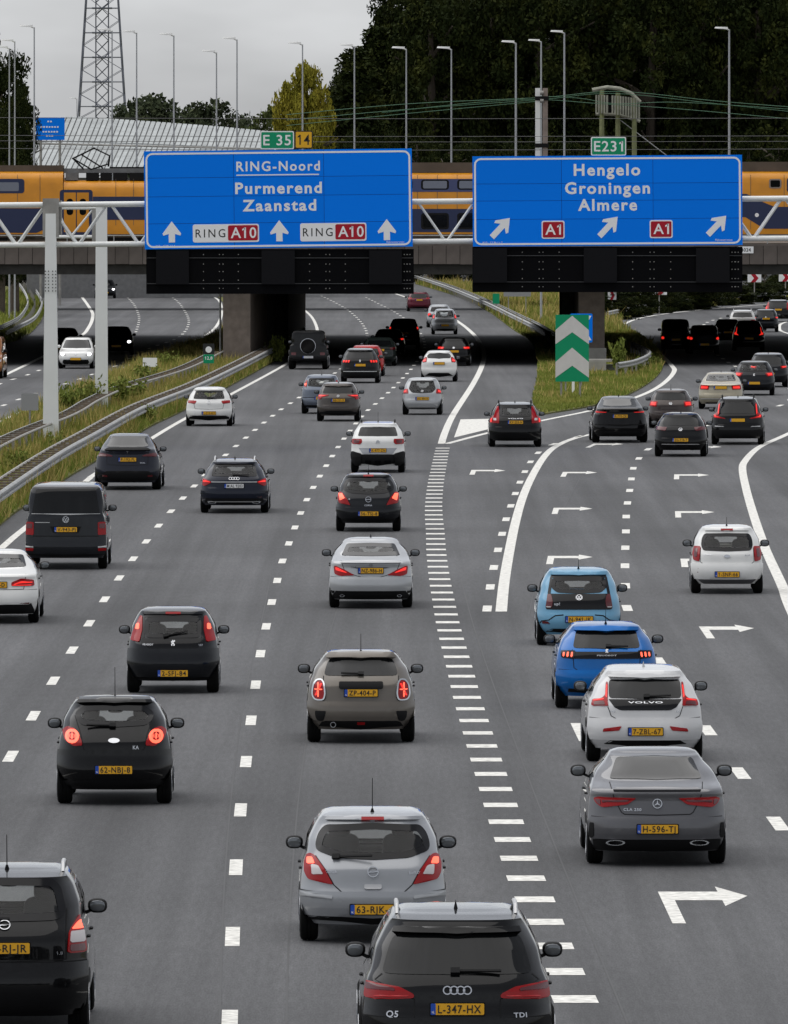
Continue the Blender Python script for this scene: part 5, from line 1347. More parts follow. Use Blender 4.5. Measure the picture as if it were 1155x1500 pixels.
HEAD = {}
def curve_ref(pix):
    p = sorted(gcurve(pix), key=lambda q: q.y); return np.array([q.y for q in p]), np.array([q.x for q in p])
HEAD['main'] = curve_ref(LINE_B); HEAD['exit'] = (_xY, _xX)
HEAD['left'] = curve_ref([(5, 594), (50, 577), (128, 551), (172, 535), (188, 510), (200, 490), (204, 470), (201, 454.5), (193, 441.6), (176, 428)])
GCAR = 'cars driving on the motorway'
CARS = []
def car(label, cx, gy, W, H, L, style, pnt, ref='main', belt=.95, rw=None, win=None, see=False, lights=(), pl=None, bd=None, black=None, blackm='black',
        oncoming=False, name='car', cat='car', mir=1, aerial=None, rails=False, spoiler=None, wiper=None, exhaust=(), reflect=(), gap=None, txt=(), bump=None, bumpm=None, hi=True, head=None, tyre=.315,
        fin=False, wpl=False, mirm='black', extra=None, dx=0., chrome=(), brake3=None, wide_t=.2, **k):
    B = Body(W, H, L, style, belt, rw, **k); hw = W / 2
    P = gp(cx, gy)
    th = head if head is not None else math.atan(max(-.05, min(.05, slope(HEAD[ref][0], HEAD[ref][1], P.y))))
    ya = -L / 2 + .17 * L                                        # rear axle
    contact = (ya - .10) if not oncoming else (L / 2 - .19 * L + .10)
    rz = -th
    if oncoming: rz += PI
    R_ = Matrix.Rotation(rz, 3, 'Z'); loc = P - R_ @ Vector((0, contact, 0))
    t = empty(name, loc, rz); tag(t, label, cat, GCAR)
    SR = B.S_rear; SF = B.S_front
    # windows
    wf_top = H - .12; wfb = B.belt + .03
    fw = mirror_half([(0, wf_top), (float(B.wz(wf_top)) * .86, wf_top - .015), (float(B.wz(wfb)) * .88, wfb), (0, wfb - .01)])
    zt_, zb_ = H - .15, belt + .05
    yr_b, yf_b = B.rear(9, zb_), B.front(9, zb_); yr_t, yf_t = B.rear(9, zt_), B.front(9, zt_)
    mid = (yr_b + yf_b) / 2 - .02 * L
    if style == 'van' or style == 'box': sw = [[(mid + .55, zb_), (yf_b - .1, zb_), (yf_t - .1, zt_), (mid + .55, zt_)], [(yr_b + .2, zb_), (mid + .4, zb_), (mid + .4, zt_), (yr_t + .2, zt_)]]
    else: sw = [[(mid + .04, zb_), (yf_b - .22, zb_), (yf_t - .02, zt_), (mid + .04, zt_)], [(yr_b + .22, zb_ + .04), (mid - .04, zb_), (mid - .04, zt_), (yr_t + .24, zt_ - .02)]]
    wp_ = mirror_half(win) if win else mirror_half([(0, H - .16), (float(B.wz(H - .16)) * .80, H - .17), (float(B.wz(belt + .06)) * .80, belt + .05), (0, belt + .03)])
    wp_ = rounded(wp_, .05)
    glz = M['glass'] if see else M['glass_dark']
    body = B.shell('body', pnt, t, [inset(wp_, .04)] if see else None, inset(fw, .04) if see else None, [inset(p_, .025) for p_ in sw] if see else None)
    if see:
        dn = dense(wp_, .06); rg = strip_ring('rear_window_edge', SR, dn, inset(dn, .075), M['frit'], t)
        patch('rear_window', SR, inset(wp_, .035), glz, t, .003, .07, .0)
        dn = dense(fw, .08); strip_ring('windscreen_edge', SF, dn, inset(dn, .06), M['frit'], t); patch('windscreen', SF, inset(fw, .03), glz, t, .003, .1, .0)
        for sg in (-1, 1):
            for p_ in sw:
                dn = dense(p_, .08); strip_ring('side_window_edge', B.S_side(sg), dn, inset(dn, .045), M['frit'], t, .005); patch('side_window', B.S_side(sg), inset(p_, .02), glz, t, .002, .12, .0)
        # interior
        wi = float(B.wz(belt)) - .1
        MB().box((0, (yr_b + yf_b) / 2, (belt - .16 + .45) / 2), (2 * wi, (yf_b - yr_b) - .55, belt - .16 - .45)).build('cabin_floor', M['cloth'], t)
        for sx_ in (-.37, .37):
            for yy, hz in ((L * .06, .04),):
                o = inst('seat', SEATBACK, t, (sx_, yy, belt - .09 + hz), (-.15, 0, 0), (.48, .17, .48)); inst('headrest', HEADREST, t, (sx_, yy - .03, belt + .21 + hz), (0, 0, 0), (.26, .12, .20))
        inst('rear_bench', SEATBACK, t, (0, yr_b + .75, belt - .22), (-.2, 0, 0), (1.9 * wi, .18, .5))
        MB().box((0, yf_b - .42, belt - .10), (2 * wi * .9, .35, .12)).build('dashboard', M['cloth'], t)
        inst('rear_view_mirror', MGLASS, t, (0, yf_t - .32, H - .22), scale=(.22, .04, .07))
    else:
        patch('rear_window', SR, wp_, glz, t, .006, .08)
        if oncoming or hi:
            patch('windscreen', SF, rounded(fw, .06), glz, t, .006, .12)
        for sg in (-1, 1):
            for p_ in (sw if hi else sw): patch('side_window', B.S_side(sg), p_, glz, t, .004, .25)
    # lower bumper in black
    bl = black if black is not None else [[(0, .37), (hw * .66, .365), (hw * .80, .30), (hw * .84, B.zb + .005), (0, B.zb + .003)]]
    if not oncoming:
        for h in bl: patch('bumper_insert', SR, mirror_half(h), M[blackm], t, .012, .08)
        if bump:
            patch('rear_bumper', SR, mirror_half(bump), bumpm or pnt, t, .022, .07)
            ln_ = [(a, b + .006) for a, b in bump[1:2] + bump[:1]]; seam(SR, [(-a, b) for a, b in ln_] + [(a, b) for a, b in ln_[::-1]][1:], t, .014, .006)
        for L_ in lights:
            m_ = M[L_[0]]; 
            for sg in (-1, 1):
                o = patch('tail_light', SR, rounded([(a * sg, b) for a, b in L_[1]], .03), m_, t, .016, .05)
                for q in L_[2:]:
                    patch(q[2] if len(q) > 2 else 'lamp', SR, rounded([(a * sg, b) for a, b in q[1]], .015, 2), M[q[0]], o, .0215, .05, .004)
        if pl: plate(B, SR, 0 if len(pl) < 3 else pl[2], pl[0], pl[1], t, wpl, detail=hi)
        if bd:
            badge(B, SR, 0, bd[1], bd[0], t, bd[2] if len(bd) > 2 else .1)
        if gap: 
            for g_ in gap: seam(SR, g_ + [(-a, b) for a, b in g_[::-1]] if g_[-1][0] > -.01 and abs(g_[-1][0]) < .02 else g_, t)
        for h in chrome: patch('trim_strip', SR, h if isinstance(h[0], tuple) and h[0][0] < 0 else mirror_half(h), M['silver_plastic'], t, .016, .08)
        for a, b, w_, h_ in reflect:
            for sg in (-1, 1): patch('reflector', SR, [(sg * a - w_ / 2, b - h_ / 2), (sg * a + w_ / 2, b - h_ / 2), (sg * a + w_ / 2, b + h_ / 2), (sg * a - w_ / 2, b + h_ / 2)], M['dark_red_lens'], t, .018, .06)
        for a, b, r1, r2 in exhaust:
            mw = Matrix.Translation((a, B.rear(a, b) - .02, b)); n = 16
            o = MB().add([(r1 * f * math.cos(2 * PI * i / n), y_, r2 * f * math.sin(2 * PI * i / n)) for y_, f in ((.15, 1), (-.03, 1), (-.03, .78), (.1, .74)) for i in range(n)], [(q * n + i, q * n + (i + 1) % n, (q + 1) * n + (i + 1) % n, (q + 1) * n + i) for q in range(3) for i in range(n)] + [tuple(range(3 * n, 4 * n))]).build('exhaust_pipe', M['chrome'], t, True, 50); xform(o, mw)
        if spoiler:
            z0_, z1_, x_, d_ = spoiler
            patch('roof_spoiler', SR, mirror_half([(0, z1_), (x_ * .96, z1_ - .01), (x_, z0_ + .01), (0, z0_)]), pnt, t, d_, .06, .02, 30)
        if brake3: patch('high_brake_light', SR, [(-.13, brake3 - .016), (.13, brake3 - .016), (.13, brake3 + .016), (-.13, brake3 + .016)], M['red_lens'], t, (spoiler[3] if spoiler else .01) + .008, .05)
        if wiper:
            a, z, l, an = wiper; mw = on_surf(SR, a, z, .03)
            o = MB().box((l / 2 * .95, 0, .0), (l, .02, .022), 0).box((0, 0, 0), (.09, .035, .06)).build('rear_wiper', M['black'], t); xform(o, mw @ Matrix.Rotation(an, 4, 'Y'))
        for a, z, s_, w_, cp in txt: letters(B, SR, a, z, s_, t, w_, cp)
    # wheels
    wx = hw - .125
    for yy in (ya, L / 2 - .19 * L):
        for sg in (-1, 1):
            s_ = tyre / .322
            w_ = inst('wheel', TYRE, t, (sg * wx, yy, tyre), (0, 0, 0 if sg > 0 else PI), (wide_t / .22 * 1.02, s_, s_))
            inst('rim', RIM, w_, (.012, 0, 0))
            if hi:
                n = 20; pts = [(yy + tyre * 1.16 * math.cos(2 * PI * i / n), tyre + tyre * 1.16 * math.sin(2 * PI * i / n)) for i in range(n)]
                S_ = B.S_side(sg); patch('wheel_arch', S_, [(a, max(b, B.zb)) for a, b in pts], M['black'], t, .002, .12, .0)
    # mirrors
    if mir:
        zm = belt + .10; ym = B.front(9, belt + .03) - .42
        for sg in (-1, 1):
            xm = float(B.wz(belt)) + .10
            o = inst('wing_mirror', MIRROR.setdefault(mirm if isinstance(mirm, str) else mirm.name, sellip('wing_mirror', M[mirm] if isinstance(mirm, str) else mirm, .78)), t, (sg * xm, ym, zm), (0, 0, 0), (.205, .16, .155))
            inst('mirror_glass', MGLASS, o, (0, -.42, .0), scale=(.78, .2, .76))
            mb = MB().add([(sg * (float(B.wz(belt)) - .06), ym - .03, belt - .01), (sg * (float(B.wz(belt)) - .06), ym + .05, belt - .01), (sg * xm, ym + .04, zm - .03), (sg * xm, ym - .03, zm - .03), (sg * (float(B.wz(belt)) - .06), ym - .03, belt + .03), (sg * (float(B.wz(belt)) - .06), ym + .05, belt + .03), (sg * xm, ym + .04, zm), (sg * xm, ym - .03, zm)], [(0, 1, 2, 3), (4, 5, 6, 7), (0, 1, 5, 4), (1, 2, 6, 5), (2, 3, 7, 6), (3, 0, 4, 7)])
            mb.build('mirror_arm', M['black'], t)
        if hi and not oncoming:
            for sg in (-1, 1):
                S_ = B.S_side(sg)
                for yy in (mid - .55, mid + .55):
                    p_, n_ = S_(yy, belt - .12); inst('door_handle', HEADREST, t, p_ + n_ * .008, scale=(.04, .2, .03)).data = HANDLE
                for yy in (mid, yf_b - .15): seam(S_, [(yy, .32), (yy, belt + .02)], t, .009)
    if aerial: # (y from the rear roof edge, height)
        yb = B.rear(0, H - .03) + aerial[0]
        MB().tube([(0, yb, H - .04), (0, yb - .02, H + .02)], .03, 8, .012).tube([(0, yb - .02, H), (0, yb - aerial[1] * .35, H + aerial[1])], .006, 5, .004).build('aerial', M['black'], t)
    if fin:
        yb = B.rear(0, H - .03) + .25
        MB().add([(-.025, yb, H - .03), (.025, yb, H - .03), (.012, yb + .22, H - .0), (-.012, yb + .22, H), (0, yb + .03, H + .075), (0, yb + .09, H + .07)], [(0, 1, 4), (1, 2, 5, 4), (2, 3, 5), (3, 0, 4, 5)]).build('shark_fin_aerial', M['black'] if fin is True else fin, t, True)
    if rails:
        for sg in (-1, 1):
            xr = float(B.wz(H - .05)) - .04; ya0 = B.rear(9, H - .06) + .1; yb0 = B.front(9, H - .06) - .3
            MB().tube([(sg * xr, ya0, H - .05), (sg * xr, ya0 + .08, H + .035), (sg * xr, (ya0 + yb0) / 2, H + .05), (sg * xr, yb0 - .1, H + .03), (sg * xr, yb0, H - .05)], .022, 6).build('roof_rail', M[rails], t, True)
    if oncoming:
        hl = k.get('hl', (.66, .70)); 
        for sg in (-1, 1):
            o = patch('headlight', SF, rounded([(sg * a, b) for a, b in ((hw * .52, hl[0]), (hw * .9, hl[0]), (hw * .94, hl[0] + .12), (hw * .58, hl[0] + .07))], .03), M['clear_lens'], t, .014, .05)
            c_ = hw * .74
            patch('lit_bulb', SF, [(sg * c_ + .09 * math.cos(a), hl[0] + .05 + .06 * math.sin(a)) for a in np.linspace(0, 2 * PI, 10, endpoint=False)], M['headlamp'], o, .022, .04)
        patch('grille', SF, mirror_half([(0, .46), (hw * .68, .46), (hw * .74, .34), (hw * .66, B.zb + .02), (0, B.zb + .01)]), M['black'], t, .012, .08)
        plate(B, SF, 0, .50, None, t, detail=False)
        badge(B, SF, 0, hl[0] + .07, 'round', t, .12)
    if extra: extra(B, t)
    CARS.append(t); return t
HANDLE = sellip('door_handle', M['black'], .6, 8, 5)

# ---- paints
M['lens_glow'] = mat('bright_red_lens', (.5, .01, .012), .15, coat=.3)
P_BLACK = paint('black', (.002, .002, .0025)); P_BLACK2 = paint('dark_black', (.003, .003, .0035), rough=.35)
P_WHITE = paint('white', (.74, .74, .72)); P_SILVER = paint('silver', (.33, .34, .355), .35); P_LSILVER = paint('light_silver', (.42, .43, .44), .3)
P_GREY = paint('graphite', (.010, .011, .0135), .3); P_MIDGREY = paint('mid_grey', (.115, .115, .122), .35); P_NAVY = paint('dark_navy', (.010, .013, .024), .2)
P_BLUEBLK = paint('blue_black', (.018, .020, .030), .3); P_TAUPE = paint('taupe', (.14, .125, .108), .35); P_BRONZE = paint('bronze', (.075, .066, .060), .35); P_BROWN = paint('brown', (.062, .050, .046), .35)
P_SKY = paint('sky_blue', (.15, .345, .51)); P_BLUE = paint('vivid_blue', (.004, .12, .40), .25); P_BEIGE = paint('beige', (.40, .36, .27), .35); P_RED = paint('red', (.42, .015, .015)); P_MAROON = paint('maroon', (.10, .008, .02), .2)
P_SLATE = paint('slate_blue', (.13, .15, .19), .35); P_DGREEN = paint('dark_green', (.018, .024, .022), .2); P_ORANGE = paint('copper_orange', (.35, .13, .03), .2)
RL = 'red_lens'; DR = 'dark_red_lens'; LR = 'lit_red'; LH = 'lit_hot'; CL = 'clear_lens'
def circ(cx, cz, r, n=12, rz=None): return [(cx + r * math.cos(2 * PI * k / n), cz + (rz or r) * math.sin(2 * PI * k / n)) for k in range(n)]

# ================= near cars, each from its own outline
# black SUV at the bottom
car('black SUV with roof rails and plate L-347-HX at the bottom of the photo', 669, 1576, 1.90, 1.615, 4.66, 'suv', P_BLACK, belt=1.00, rw=.665, rails='silver_plastic', fin=True, see=False,
    win=[(0, 1.41), (.60, 1.40), (.655, 1.30), (.725, 1.06), (.70, 1.035), (0, 1.03)], spoiler=(1.385, 1.460, 0.601, 0.056), wiper=(-.02, 1.055, .46, 0.0),
    lights=[(RL, [(.90, .955), (.90, .80), (.80, .785), (.42, .81), (.42, .85), (.56, .915)], (DR, [(.88, .94), (.88, .88), (.60, .875), (.60, .90)], 'lens_bar'), ('lens_glow', [(.80, .825), (.80, .805), (.47, .825), (.47, .838)], 'lamp'))],
    pl=(.70, 'L-347-HX'), bd=('rings', .885, .21), gap=[[(.73, 1.03), (.80, .97), (.42, .80), (.42, .60), (0, .57)]],
    chrome=[[(0, .545), (.80, .56), (.83, .53), (0, .515)]], txt=[(-.63, .655, 'Q5', .13, .06), (.61, .645, 'TDI', .14, .045)], black=[[(0, .50), (.72, .50), (.80, .36), (.78, .23), (0, .225)]], exhaust=[], tyre=.36, wide_t=.25, bump=[(0, .60), (.90, .62), (.92, .45), (.80, .40), (0, .40)])
# silver hatchback
car('silver small hatchback with a rear window full of headrests and plate 63-RJK-4', 546, 1378, 1.72, 1.50, 4.0, 'hatch', P_SILVER, belt=.95, rw=.625, bw=.80, see=True,
    win=[(0, 1.372), (.545, 1.345), (.625, 1.25), (.66, 1.13), (.645, 1.055), (.42, .985), (0, .962)],
    lights=[(RL, [(.785, .975), (.72, 1.025), (.665, 1.005), (.55, .855), (.455, .68), (.74, .735), (.785, .82)], (LH, [(.75, .97), (.69, .98), (.66, .91), (.75, .90)]), (CL, [(.70, .90), (.62, .89), (.565, .80), (.69, .79)], 'reverse_lamp'))],
    pl=(.41, '63-RJK-4'), bd=('bolt', .83, .13), gap=[[(.66, 1.0), (.545, .85), (.45, .68), (.36, .60), (0, .565)]], aerial=(.12, .38), brake3=1.405, spoiler=(1.385, 1.440, 0.533, 0.031), wiper=(-.42, .985, .44, -.05),
    chrome=[[(.46, .555), (.82, .585), (.82, .545), (.46, .515)]] if 0 else [], black=[[(0, .33), (.60, .325), (.78, .29), (.80, .225), (0, .222)]], bump=[(0, .555), (.84, .60), (.87, .42), (.84, .33), (0, .31)],
    txt=[(-.48, .83, 'CORSA', .14, .03), (.48, .82, 'EcoFLEX', .14, .03)], extra=lambda B, t: (patch('tailgate_handle', B.S_rear, rounded([(-.10, .63), (.10, .63), (.10, .69), (-.10, .69)], .02), M['silver_plastic'], t, .02, .05), [patch('bumper_strip', B.S_rear, rounded([(s * .46, .52), (s * .82, .545), (s * .82, .59), (s * .46, .56)], .015), P_LSILVER, t, .035, .06) for s in (-1, 1)]))
# black people carrier at lower left
car('black people carrier at lower left with tall tail lights and plate ending RJ-JR', 9, 1514, 1.742, 1.69, 4.32, 'suv', P_BLACK2, belt=1.10, rw=.66, see=True, rails='silver_plastic', aerial=(.1, .34),
    win=[(0, 1.61), (.48, 1.60), (.56, 1.52), (.62, 1.30), (.60, 1.22), (.50, 1.19), (0, 1.18)],
    lights=[(RL, [(.755, 1.24), (.82, 1.09), (.83, .86), (.64, .86), (.655, 1.08)], (LH, [(.76, 1.18), (.81, 1.09), (.67, 1.09), (.73, 1.16)]), (CL, [(.80, 1.075), (.81, .965), (.66, .965), (.668, 1.075)], 'reverse_lamp'), (DR, [(.80, .95), (.81, .88), (.66, .88), (.66, .95)], 'fog_lamp'))],
    pl=(.92, '87-RJ-JR'), bd=('bolt', 1.145, .12), black=[[(0, .575), (.80, .58), (.80, .56), (0, .555)]], blackm='silver_plastic', bump=[(0, .77), (.86, .77), (.87, .60), (.84, .30), (0, .28)], gap=[[(.63, 1.3), (.63, .80), (0, .78)]], txt=[(.56, .865, '1.8', .07, .03)], wiper=(-.35, 1.2, .42, 0), tyre=.315)
# dark cars in the left lanes
car('black rounded small hatchback with big round lit tail lights and a long roof aerial', 168, 1177, 1.66, 1.50, 3.62, 'hatch', P_BLACK, belt=.98, rw=.60, bw=.78, see=True,
    win=[(0, 1.40), (.44, 1.385), (.555, 1.29), (.545, 1.20), (.45, 1.12), (0, 1.095)], spoiler=(1.400, 1.470, 0.504, 0.056), aerial=(.35, .42),
    lights=[(RL, [(.735, 1.04), (.66, 1.10), (.55, 1.075), (.455, .92), (.444, .84), (.57, .835), (.69, .91)], (LH, circ(.585, .965, .098, 16), 'ring_lamp'), (RL, circ(.585, .965, .06, 12), 'lens'), (LH, circ(.585, .965, .035, 10)))],
    pl=(.507, '62-NBJ-8'), bd=('oval', .91, .13), txt=[(.31, .82, 'KA', .085, .05)], gap=[[(.56, 1.25), (.47, 1.0), (.43, .80), (.35, .735), (0, .70)]], wiper=(-.02, 1.11, -.38, .02), black=[[(0, .40), (.55, .40), (.78, .34), (.78, .225), (0, .222)]], bump=[(0, .70), (.60, .72), (.82, .78), (.83, .50), (.80, .38), (0, .38)], tyre=.30)
car('dark grey small hatchback with an all-glass black tailgate and plate 2-SFJ-84', 254, 1014.5, 1.63, 1.47, 3.43, 'hatch', P_GREY, belt=.95, rw=.60, bw=.77, see=True,
    win=[(0, 1.31), (.44, 1.30), (.49, 1.24), (.49, 1.02), (.44, .965), (0, .96)], brake3=1.37, spoiler=(1.345, 1.400, 0.514, 0.025),
    lights=[(RL, [(.53, 1.33), (.57, 1.33), (.70, 1.05), (.735, .91), (.58, .89), (.53, 1.09)], (LH, [(.58, 1.20), (.63, 1.19), (.65, 1.10), (.58, 1.10)]))],
    pl=(.365, '2-SFJ-84'), bd=('lion', .875, .12), txt=[(-.43, .85, 'PEUGEOT', .19, .03), (.48, .84, '107', .08, .035)], wiper=(-.12, .99, .40, -.25), reflect=[(.58, .55, .13, .05)], black=[[(0, .28), (.6, .28), (.7, .225), (0, .222)]],
    bump=[(0, .72), (.42, .74), (.80, .78), (.82, .55), (.78, .30), (0, .27)], tyre=.29,
    extra=lambda B, t: [patch('tailgate_glass', B.S_rear, rounded(pp, .03), M['frit'], t, .005, .06) for pp in ([(-.53, .96), (.53, .96), (.57, .90), (.39, .765), (0, .745), (-.39, .765), (-.57, .90)], [(-.56, .955), (-.49, .955), (-.49, 1.31), (-.53, 1.34)], [(.56, .955), (.49, .955), (.49, 1.31), (.53, 1.34)], [(-.52, 1.305), (.52, 1.305), (.52, 1.35), (-.52, 1.35)])])
def mini_extra(B, t):
    patch('handle_bar', B.S_rear, rounded([(-.345, .86), (.345, .86), (.345, .955), (.33, .965), (-.33, .965), (-.345, .955)], .03), M['black'], t, .03, .05)
    for s in (-1, 1):
        dn = dense(rounded([(s * a, b) for a, b in ((.655, 1.005), (.70, .99), (.75, .92), (.768, .76), (.72, .675), (.575, .672), (.545, .78), (.565, .95), (.605, 1.005))], .05), .05)
        strip_ring('chrome_ring', B.S_rear, dn, inset(dn, .022), M['chrome'], t, .024)
        patch('bumper_grille', B.S_rear, rounded([(s * .54, .52), (s * .71, .52), (s * .70, .42), (s * .66, .36), (s * .58, .37)], .03), M['black'], t, .026, .05)
    patch('rear_fog_lamp', B.S_rear, [(-.06, .31), (.06, .31), (.06, .345), (-.06, .345)], M['red_lens'], t, .02, .05)
car('taupe small hatchback with flag-patterned tail lights, roof aerial and plate ZP-404-P', 529, 1087, 1.727, 1.43, 3.85, 'hatch', P_TAUPE, belt=1.0, rw=.60, bw=.80, see=False,
    win=[(0, 1.335), (.48, 1.325), (.53, 1.25), (.58, 1.09), (.55, 1.065), (0, 1.06)], spoiler=(1.310, 1.385, 0.514, 0.056), wiper=(-.0, 1.08, -.32, .04), aerial=(.1, .28),
    lights=[(RL, [(.655, .985), (.70, .97), (.735, .91), (.75, .77), (.71, .695), (.59, .692), (.562, .78), (.58, .94), (.61, .985)], (LH, [(.60, .86), (.72, .86), (.72, .84), (.60, .84)]), (LH, [(.655, .95), (.675, .95), (.675, .73), (.655, .73)]), (LR, [(.60, .94), (.63, .94), (.72, .75), (.69, .75)]))],
    pl=(.80, 'ZP-404-P'), bd=('wings', .93, .075), exhaust=[(-.44, .30, .045, .045)], black=[[(0, .385), (.50, .38), (.62, .34), (.70, .225), (0, .222)]], blackm='black', gap=[[(.59, 1.06), (.60, .66), (.53, .61), (0, .60)]], bump=[(0, .585), (.72, .60), (.85, .66), (.85, .44), (.72, .37), (.5, .40), (0, .40)], tyre=.315, extra=mini_extra)
def cla_a(B, t):
    for s in (-1, 1): patch('bumper_vent', B.S_rear, rounded([(s * .74, .60), (s * .82, .60), (s * .82, .33), (s * .77, .31)], .03), M['black'], t, .016, .05)
    patch('boot_lip', B.S_rear, mirror_half([(0, .985), (.60, .965), (.62, .945), (0, .955)]), P_LSILVER, t, .04, .06)
    patch('plate_shadow_gap', B.S_rear, mirror_half([(0, .865), (.39, .865), (.30, .845), (0, .845)]), M['black'], t, .01, .06)
car('light silver saloon with sweeping red tail lights and plate NZ-986-H', 543.5, 890, 1.777, 1.44, 4.63, 'sedan', P_LSILVER, belt=.99, rw=.59, bw=.84, deck=.985, see=True, fin=True,
    win=[(0, 1.335), (.50, 1.32), (.60, 1.12), (.61, 1.095), (0, 1.08)], lights=[(RL, [(.77, .875), (.74, .90), (.54, .815), (.335, .70), (.64, .68), (.75, .72)], (LR, [(.73, .86), (.70, .86), (.50, .76), (.50, .745), (.72, .80)]))],
    pl=(.795, 'NZ-986-H'), gap=[[(.62, 1.0), (.55, .80), (.32, .695), (.2, .665), (0, .66)]], bd=('star', .925, .07), black=[[(0, .46), (.62, .46), (.70, .40), (.80, .28), (.78, .205), (0, .2)]], zb=.19, exhaust=[(-.6, .27, .05, .025), (.6, .27, .05, .025)], txt=[(-.36, .875, 'CLA', .12, .03)], bump=[(0, .62), (.84, .66), (.87, .50), (.80, .38), (.66, .49), (0, .49)], extra=cla_a)
car('dark grey three-door small hatchback with bright tail lights braking behind the white crossover', 540, 778, 1.70, 1.49, 4.0, 'hatch', P_GREY, belt=.95, rw=.61, bw=.79, see=True,
    win=[(0, 1.365), (.545, 1.34), (.62, 1.25), (.655, 1.13), (.64, 1.055), (.42, .985), (0, .962)], lights=[(RL, [(.785, .975), (.72, 1.025), (.665, 1.005), (.55, .855), (.455, .68), (.74, .735), (.785, .82)], (LH, [(.76, .98), (.67, .98), (.60, .86), (.72, .80)]))],
    pl=(.47, '56-TSJ-8'), bd=('bolt', .83, .15), txt=[(0, .68, 'CORSA', .2, .04), (-.52, .84, '1.2', .12, .03)], aerial=(.1, .22), brake3=1.41, spoiler=(1.385, 1.440, 0.533, 0.031), black=[[(0, .36), (.60, .355), (.78, .31), (.80, .225), (0, .222)]], bump=[(0, .58), (.84, .62), (.85, .44), (.82, .36), (0, .34)], gap=[[(.66, 1.0), (.545, .85), (.45, .68), (.36, .60), (0, .565)]])
def c3_extra(B, t):
    for s in (-1, 1): patch('bumper_cladding', B.S_rear, rounded([(s * .50, .60), (s * .80, .68), (s * .84, .50), (s * .82, .25), (s * .52, .24)], .05), M['black'], t, .035, .06)
    for x in (-.3, 0, .3): patch('bumper_slot', B.S_rear, rounded([(x - .10, .40), (x + .10, .40), (x + .09, .30), (x - .09, .30)], .03), M['black2'], t, .03, .05)
    patch('silver_panel', B.S_rear, rounded([(-.60, .78), (.60, .78), (.46, .59), (-.46, .59)], .03), P_SILVER, t, .012, .06)
car('white crossover with dark rear glass, red block tail lights and thick black lower cladding', 554, 692, 1.72, 1.59, 4.15, 'suv', P_WHITE, belt=1.08, rw=.60, bw=.82, see=False, rails='black', aerial=(.1, .3),
    win=[(0, 1.43), (.54, 1.42), (.62, 1.17), (.60, 1.145), (0, 1.14)], lights=[(RL, [(.50, 1.06), (.78, 1.06), (.815, 1.0), (.80, .90), (.55, .89), (.49, .96)], (DR, [(.56, 1.03), (.74, 1.03), (.74, .93), (.58, .93)], 'lens'))],
    pl=(.695, 'K-977-ZN'), bd=('chevrons', .98, .13), black=[[(0, .55), (.76, .58), (.80, .40), (.78, .225), (0, .222)]], extra=c3_extra)
car('dark navy estate with a full-width light bar and white foreign plate', 344, 751, 1.89, 1.47, 4.94, 'suv', P_NAVY, belt=.98, rw=.62, bw=.85, see=True, rails='silver_plastic', fin=True,
    win=[(0, 1.335), (.55, 1.325), (.62, 1.04), (.60, 1.01), (0, 1.0)], spoiler=(1.325, 1.380, 0.533, 0.037), lights=[(RL, [(.86, .93), (.83, .95), (.62, .865), (.62, .835), (.80, .74), (.86, .76)], (LR, [(.84, .89), (.80, .90), (.65, .86), (.65, .845), (.84, .85)]))],
    pl=(.745, 'M:AL 9203'), wpl=True, bd=('rings', .945, .22), chrome=[[(0, .865), (.62, .865), (.62, .845), (0, .845)], [(0, .335), (.72, .335), (.72, .315), (0, .315)]], wiper=(0, 1.03, .42, 0), black=[[(0, .42), (.78, .43), (.80, .225), (0, .222)]], exhaust=[(-.6, .30, .11, .03), (.6, .30, .11, .03)], reflect=[(.62, .47, .26, .06)], bump=[(0, .56), (.90, .60), (.92, .48), (.84, .42), (0, .42)], tyre=.35)
car('charcoal electric crossover with a rear spoiler lip nearest the median guardrail', 188, 717, 1.93, 1.63, 4.75, 'coupe', P_BLUEBLK, belt=1.05, rw=.60, bw=.87, deck=1.20, wtop=1.56, see=False,
    win=[(0, 1.565), (.50, 1.55), (.60, 1.30), (.61, 1.265), (0, 1.25)], lights=[(DR, [(.86, 1.06), (.82, 1.10), (.52, 1.05), (.42, 1.0), (.46, .985), (.70, .99), (.85, .97)])], pl=(.895, 'P-192-FL'), bd=('tee', 1.115, .08), txt=[(.45, .80, 'DUAL', .15, .035)],
    black=[[(0, .57), (.62, .56), (.74, .46), (.86, .40), (.84, .225), (0, .222)]], gap=[[(.62, 1.2), (.60, .75), (0, .72)]], tyre=.35, wide_t=.25, reflect=[(.66, .42, .14, .05)], extra=lambda B, t: patch('spoiler_lip', B.S_rear, mirror_half([(0, 1.225), (.56, 1.21), (.66, 1.16), (.56, 1.185), (0, 1.195)]), M['black'], t, .05, .06))
def van_extra(B, t):
    patch('window_frame_line', B.S_rear, mirror_half([(0, 1.275), (.79, 1.295), (.79, 1.285), (0, 1.262)]), M['silver_plastic'], t, .01, .06)
    seam(B.S_rear, [(-.76, .777), (.76, .777)], t, .018); patch('plate_recess', B.S_rear, [(-.36, 1.0), (.36, 1.0), (.30, .86), (-.30, .86)], M['black'], t, .004, .06)
    patch('chrome_strip', B.S_rear, [(-.71, 1.085), (-.37, 1.085), (-.37, 1.10), (-.71, 1.10)], M['silver_plastic'], t, .012, .06)
    for s in (-1, 1): patch('reflector', B.S_rear, rounded([(s * .74, .44), (s * .93, .45), (s * .93, .51), (s * .74, .50)], .01), M['red_lens'], t, .035, .05); patch('reflector_top', B.S_rear, [(s * .74, .505), (s * .93, .515), (s * .93, .55), (s * .74, .54)], M['silver_plastic'], t, .034, .05)
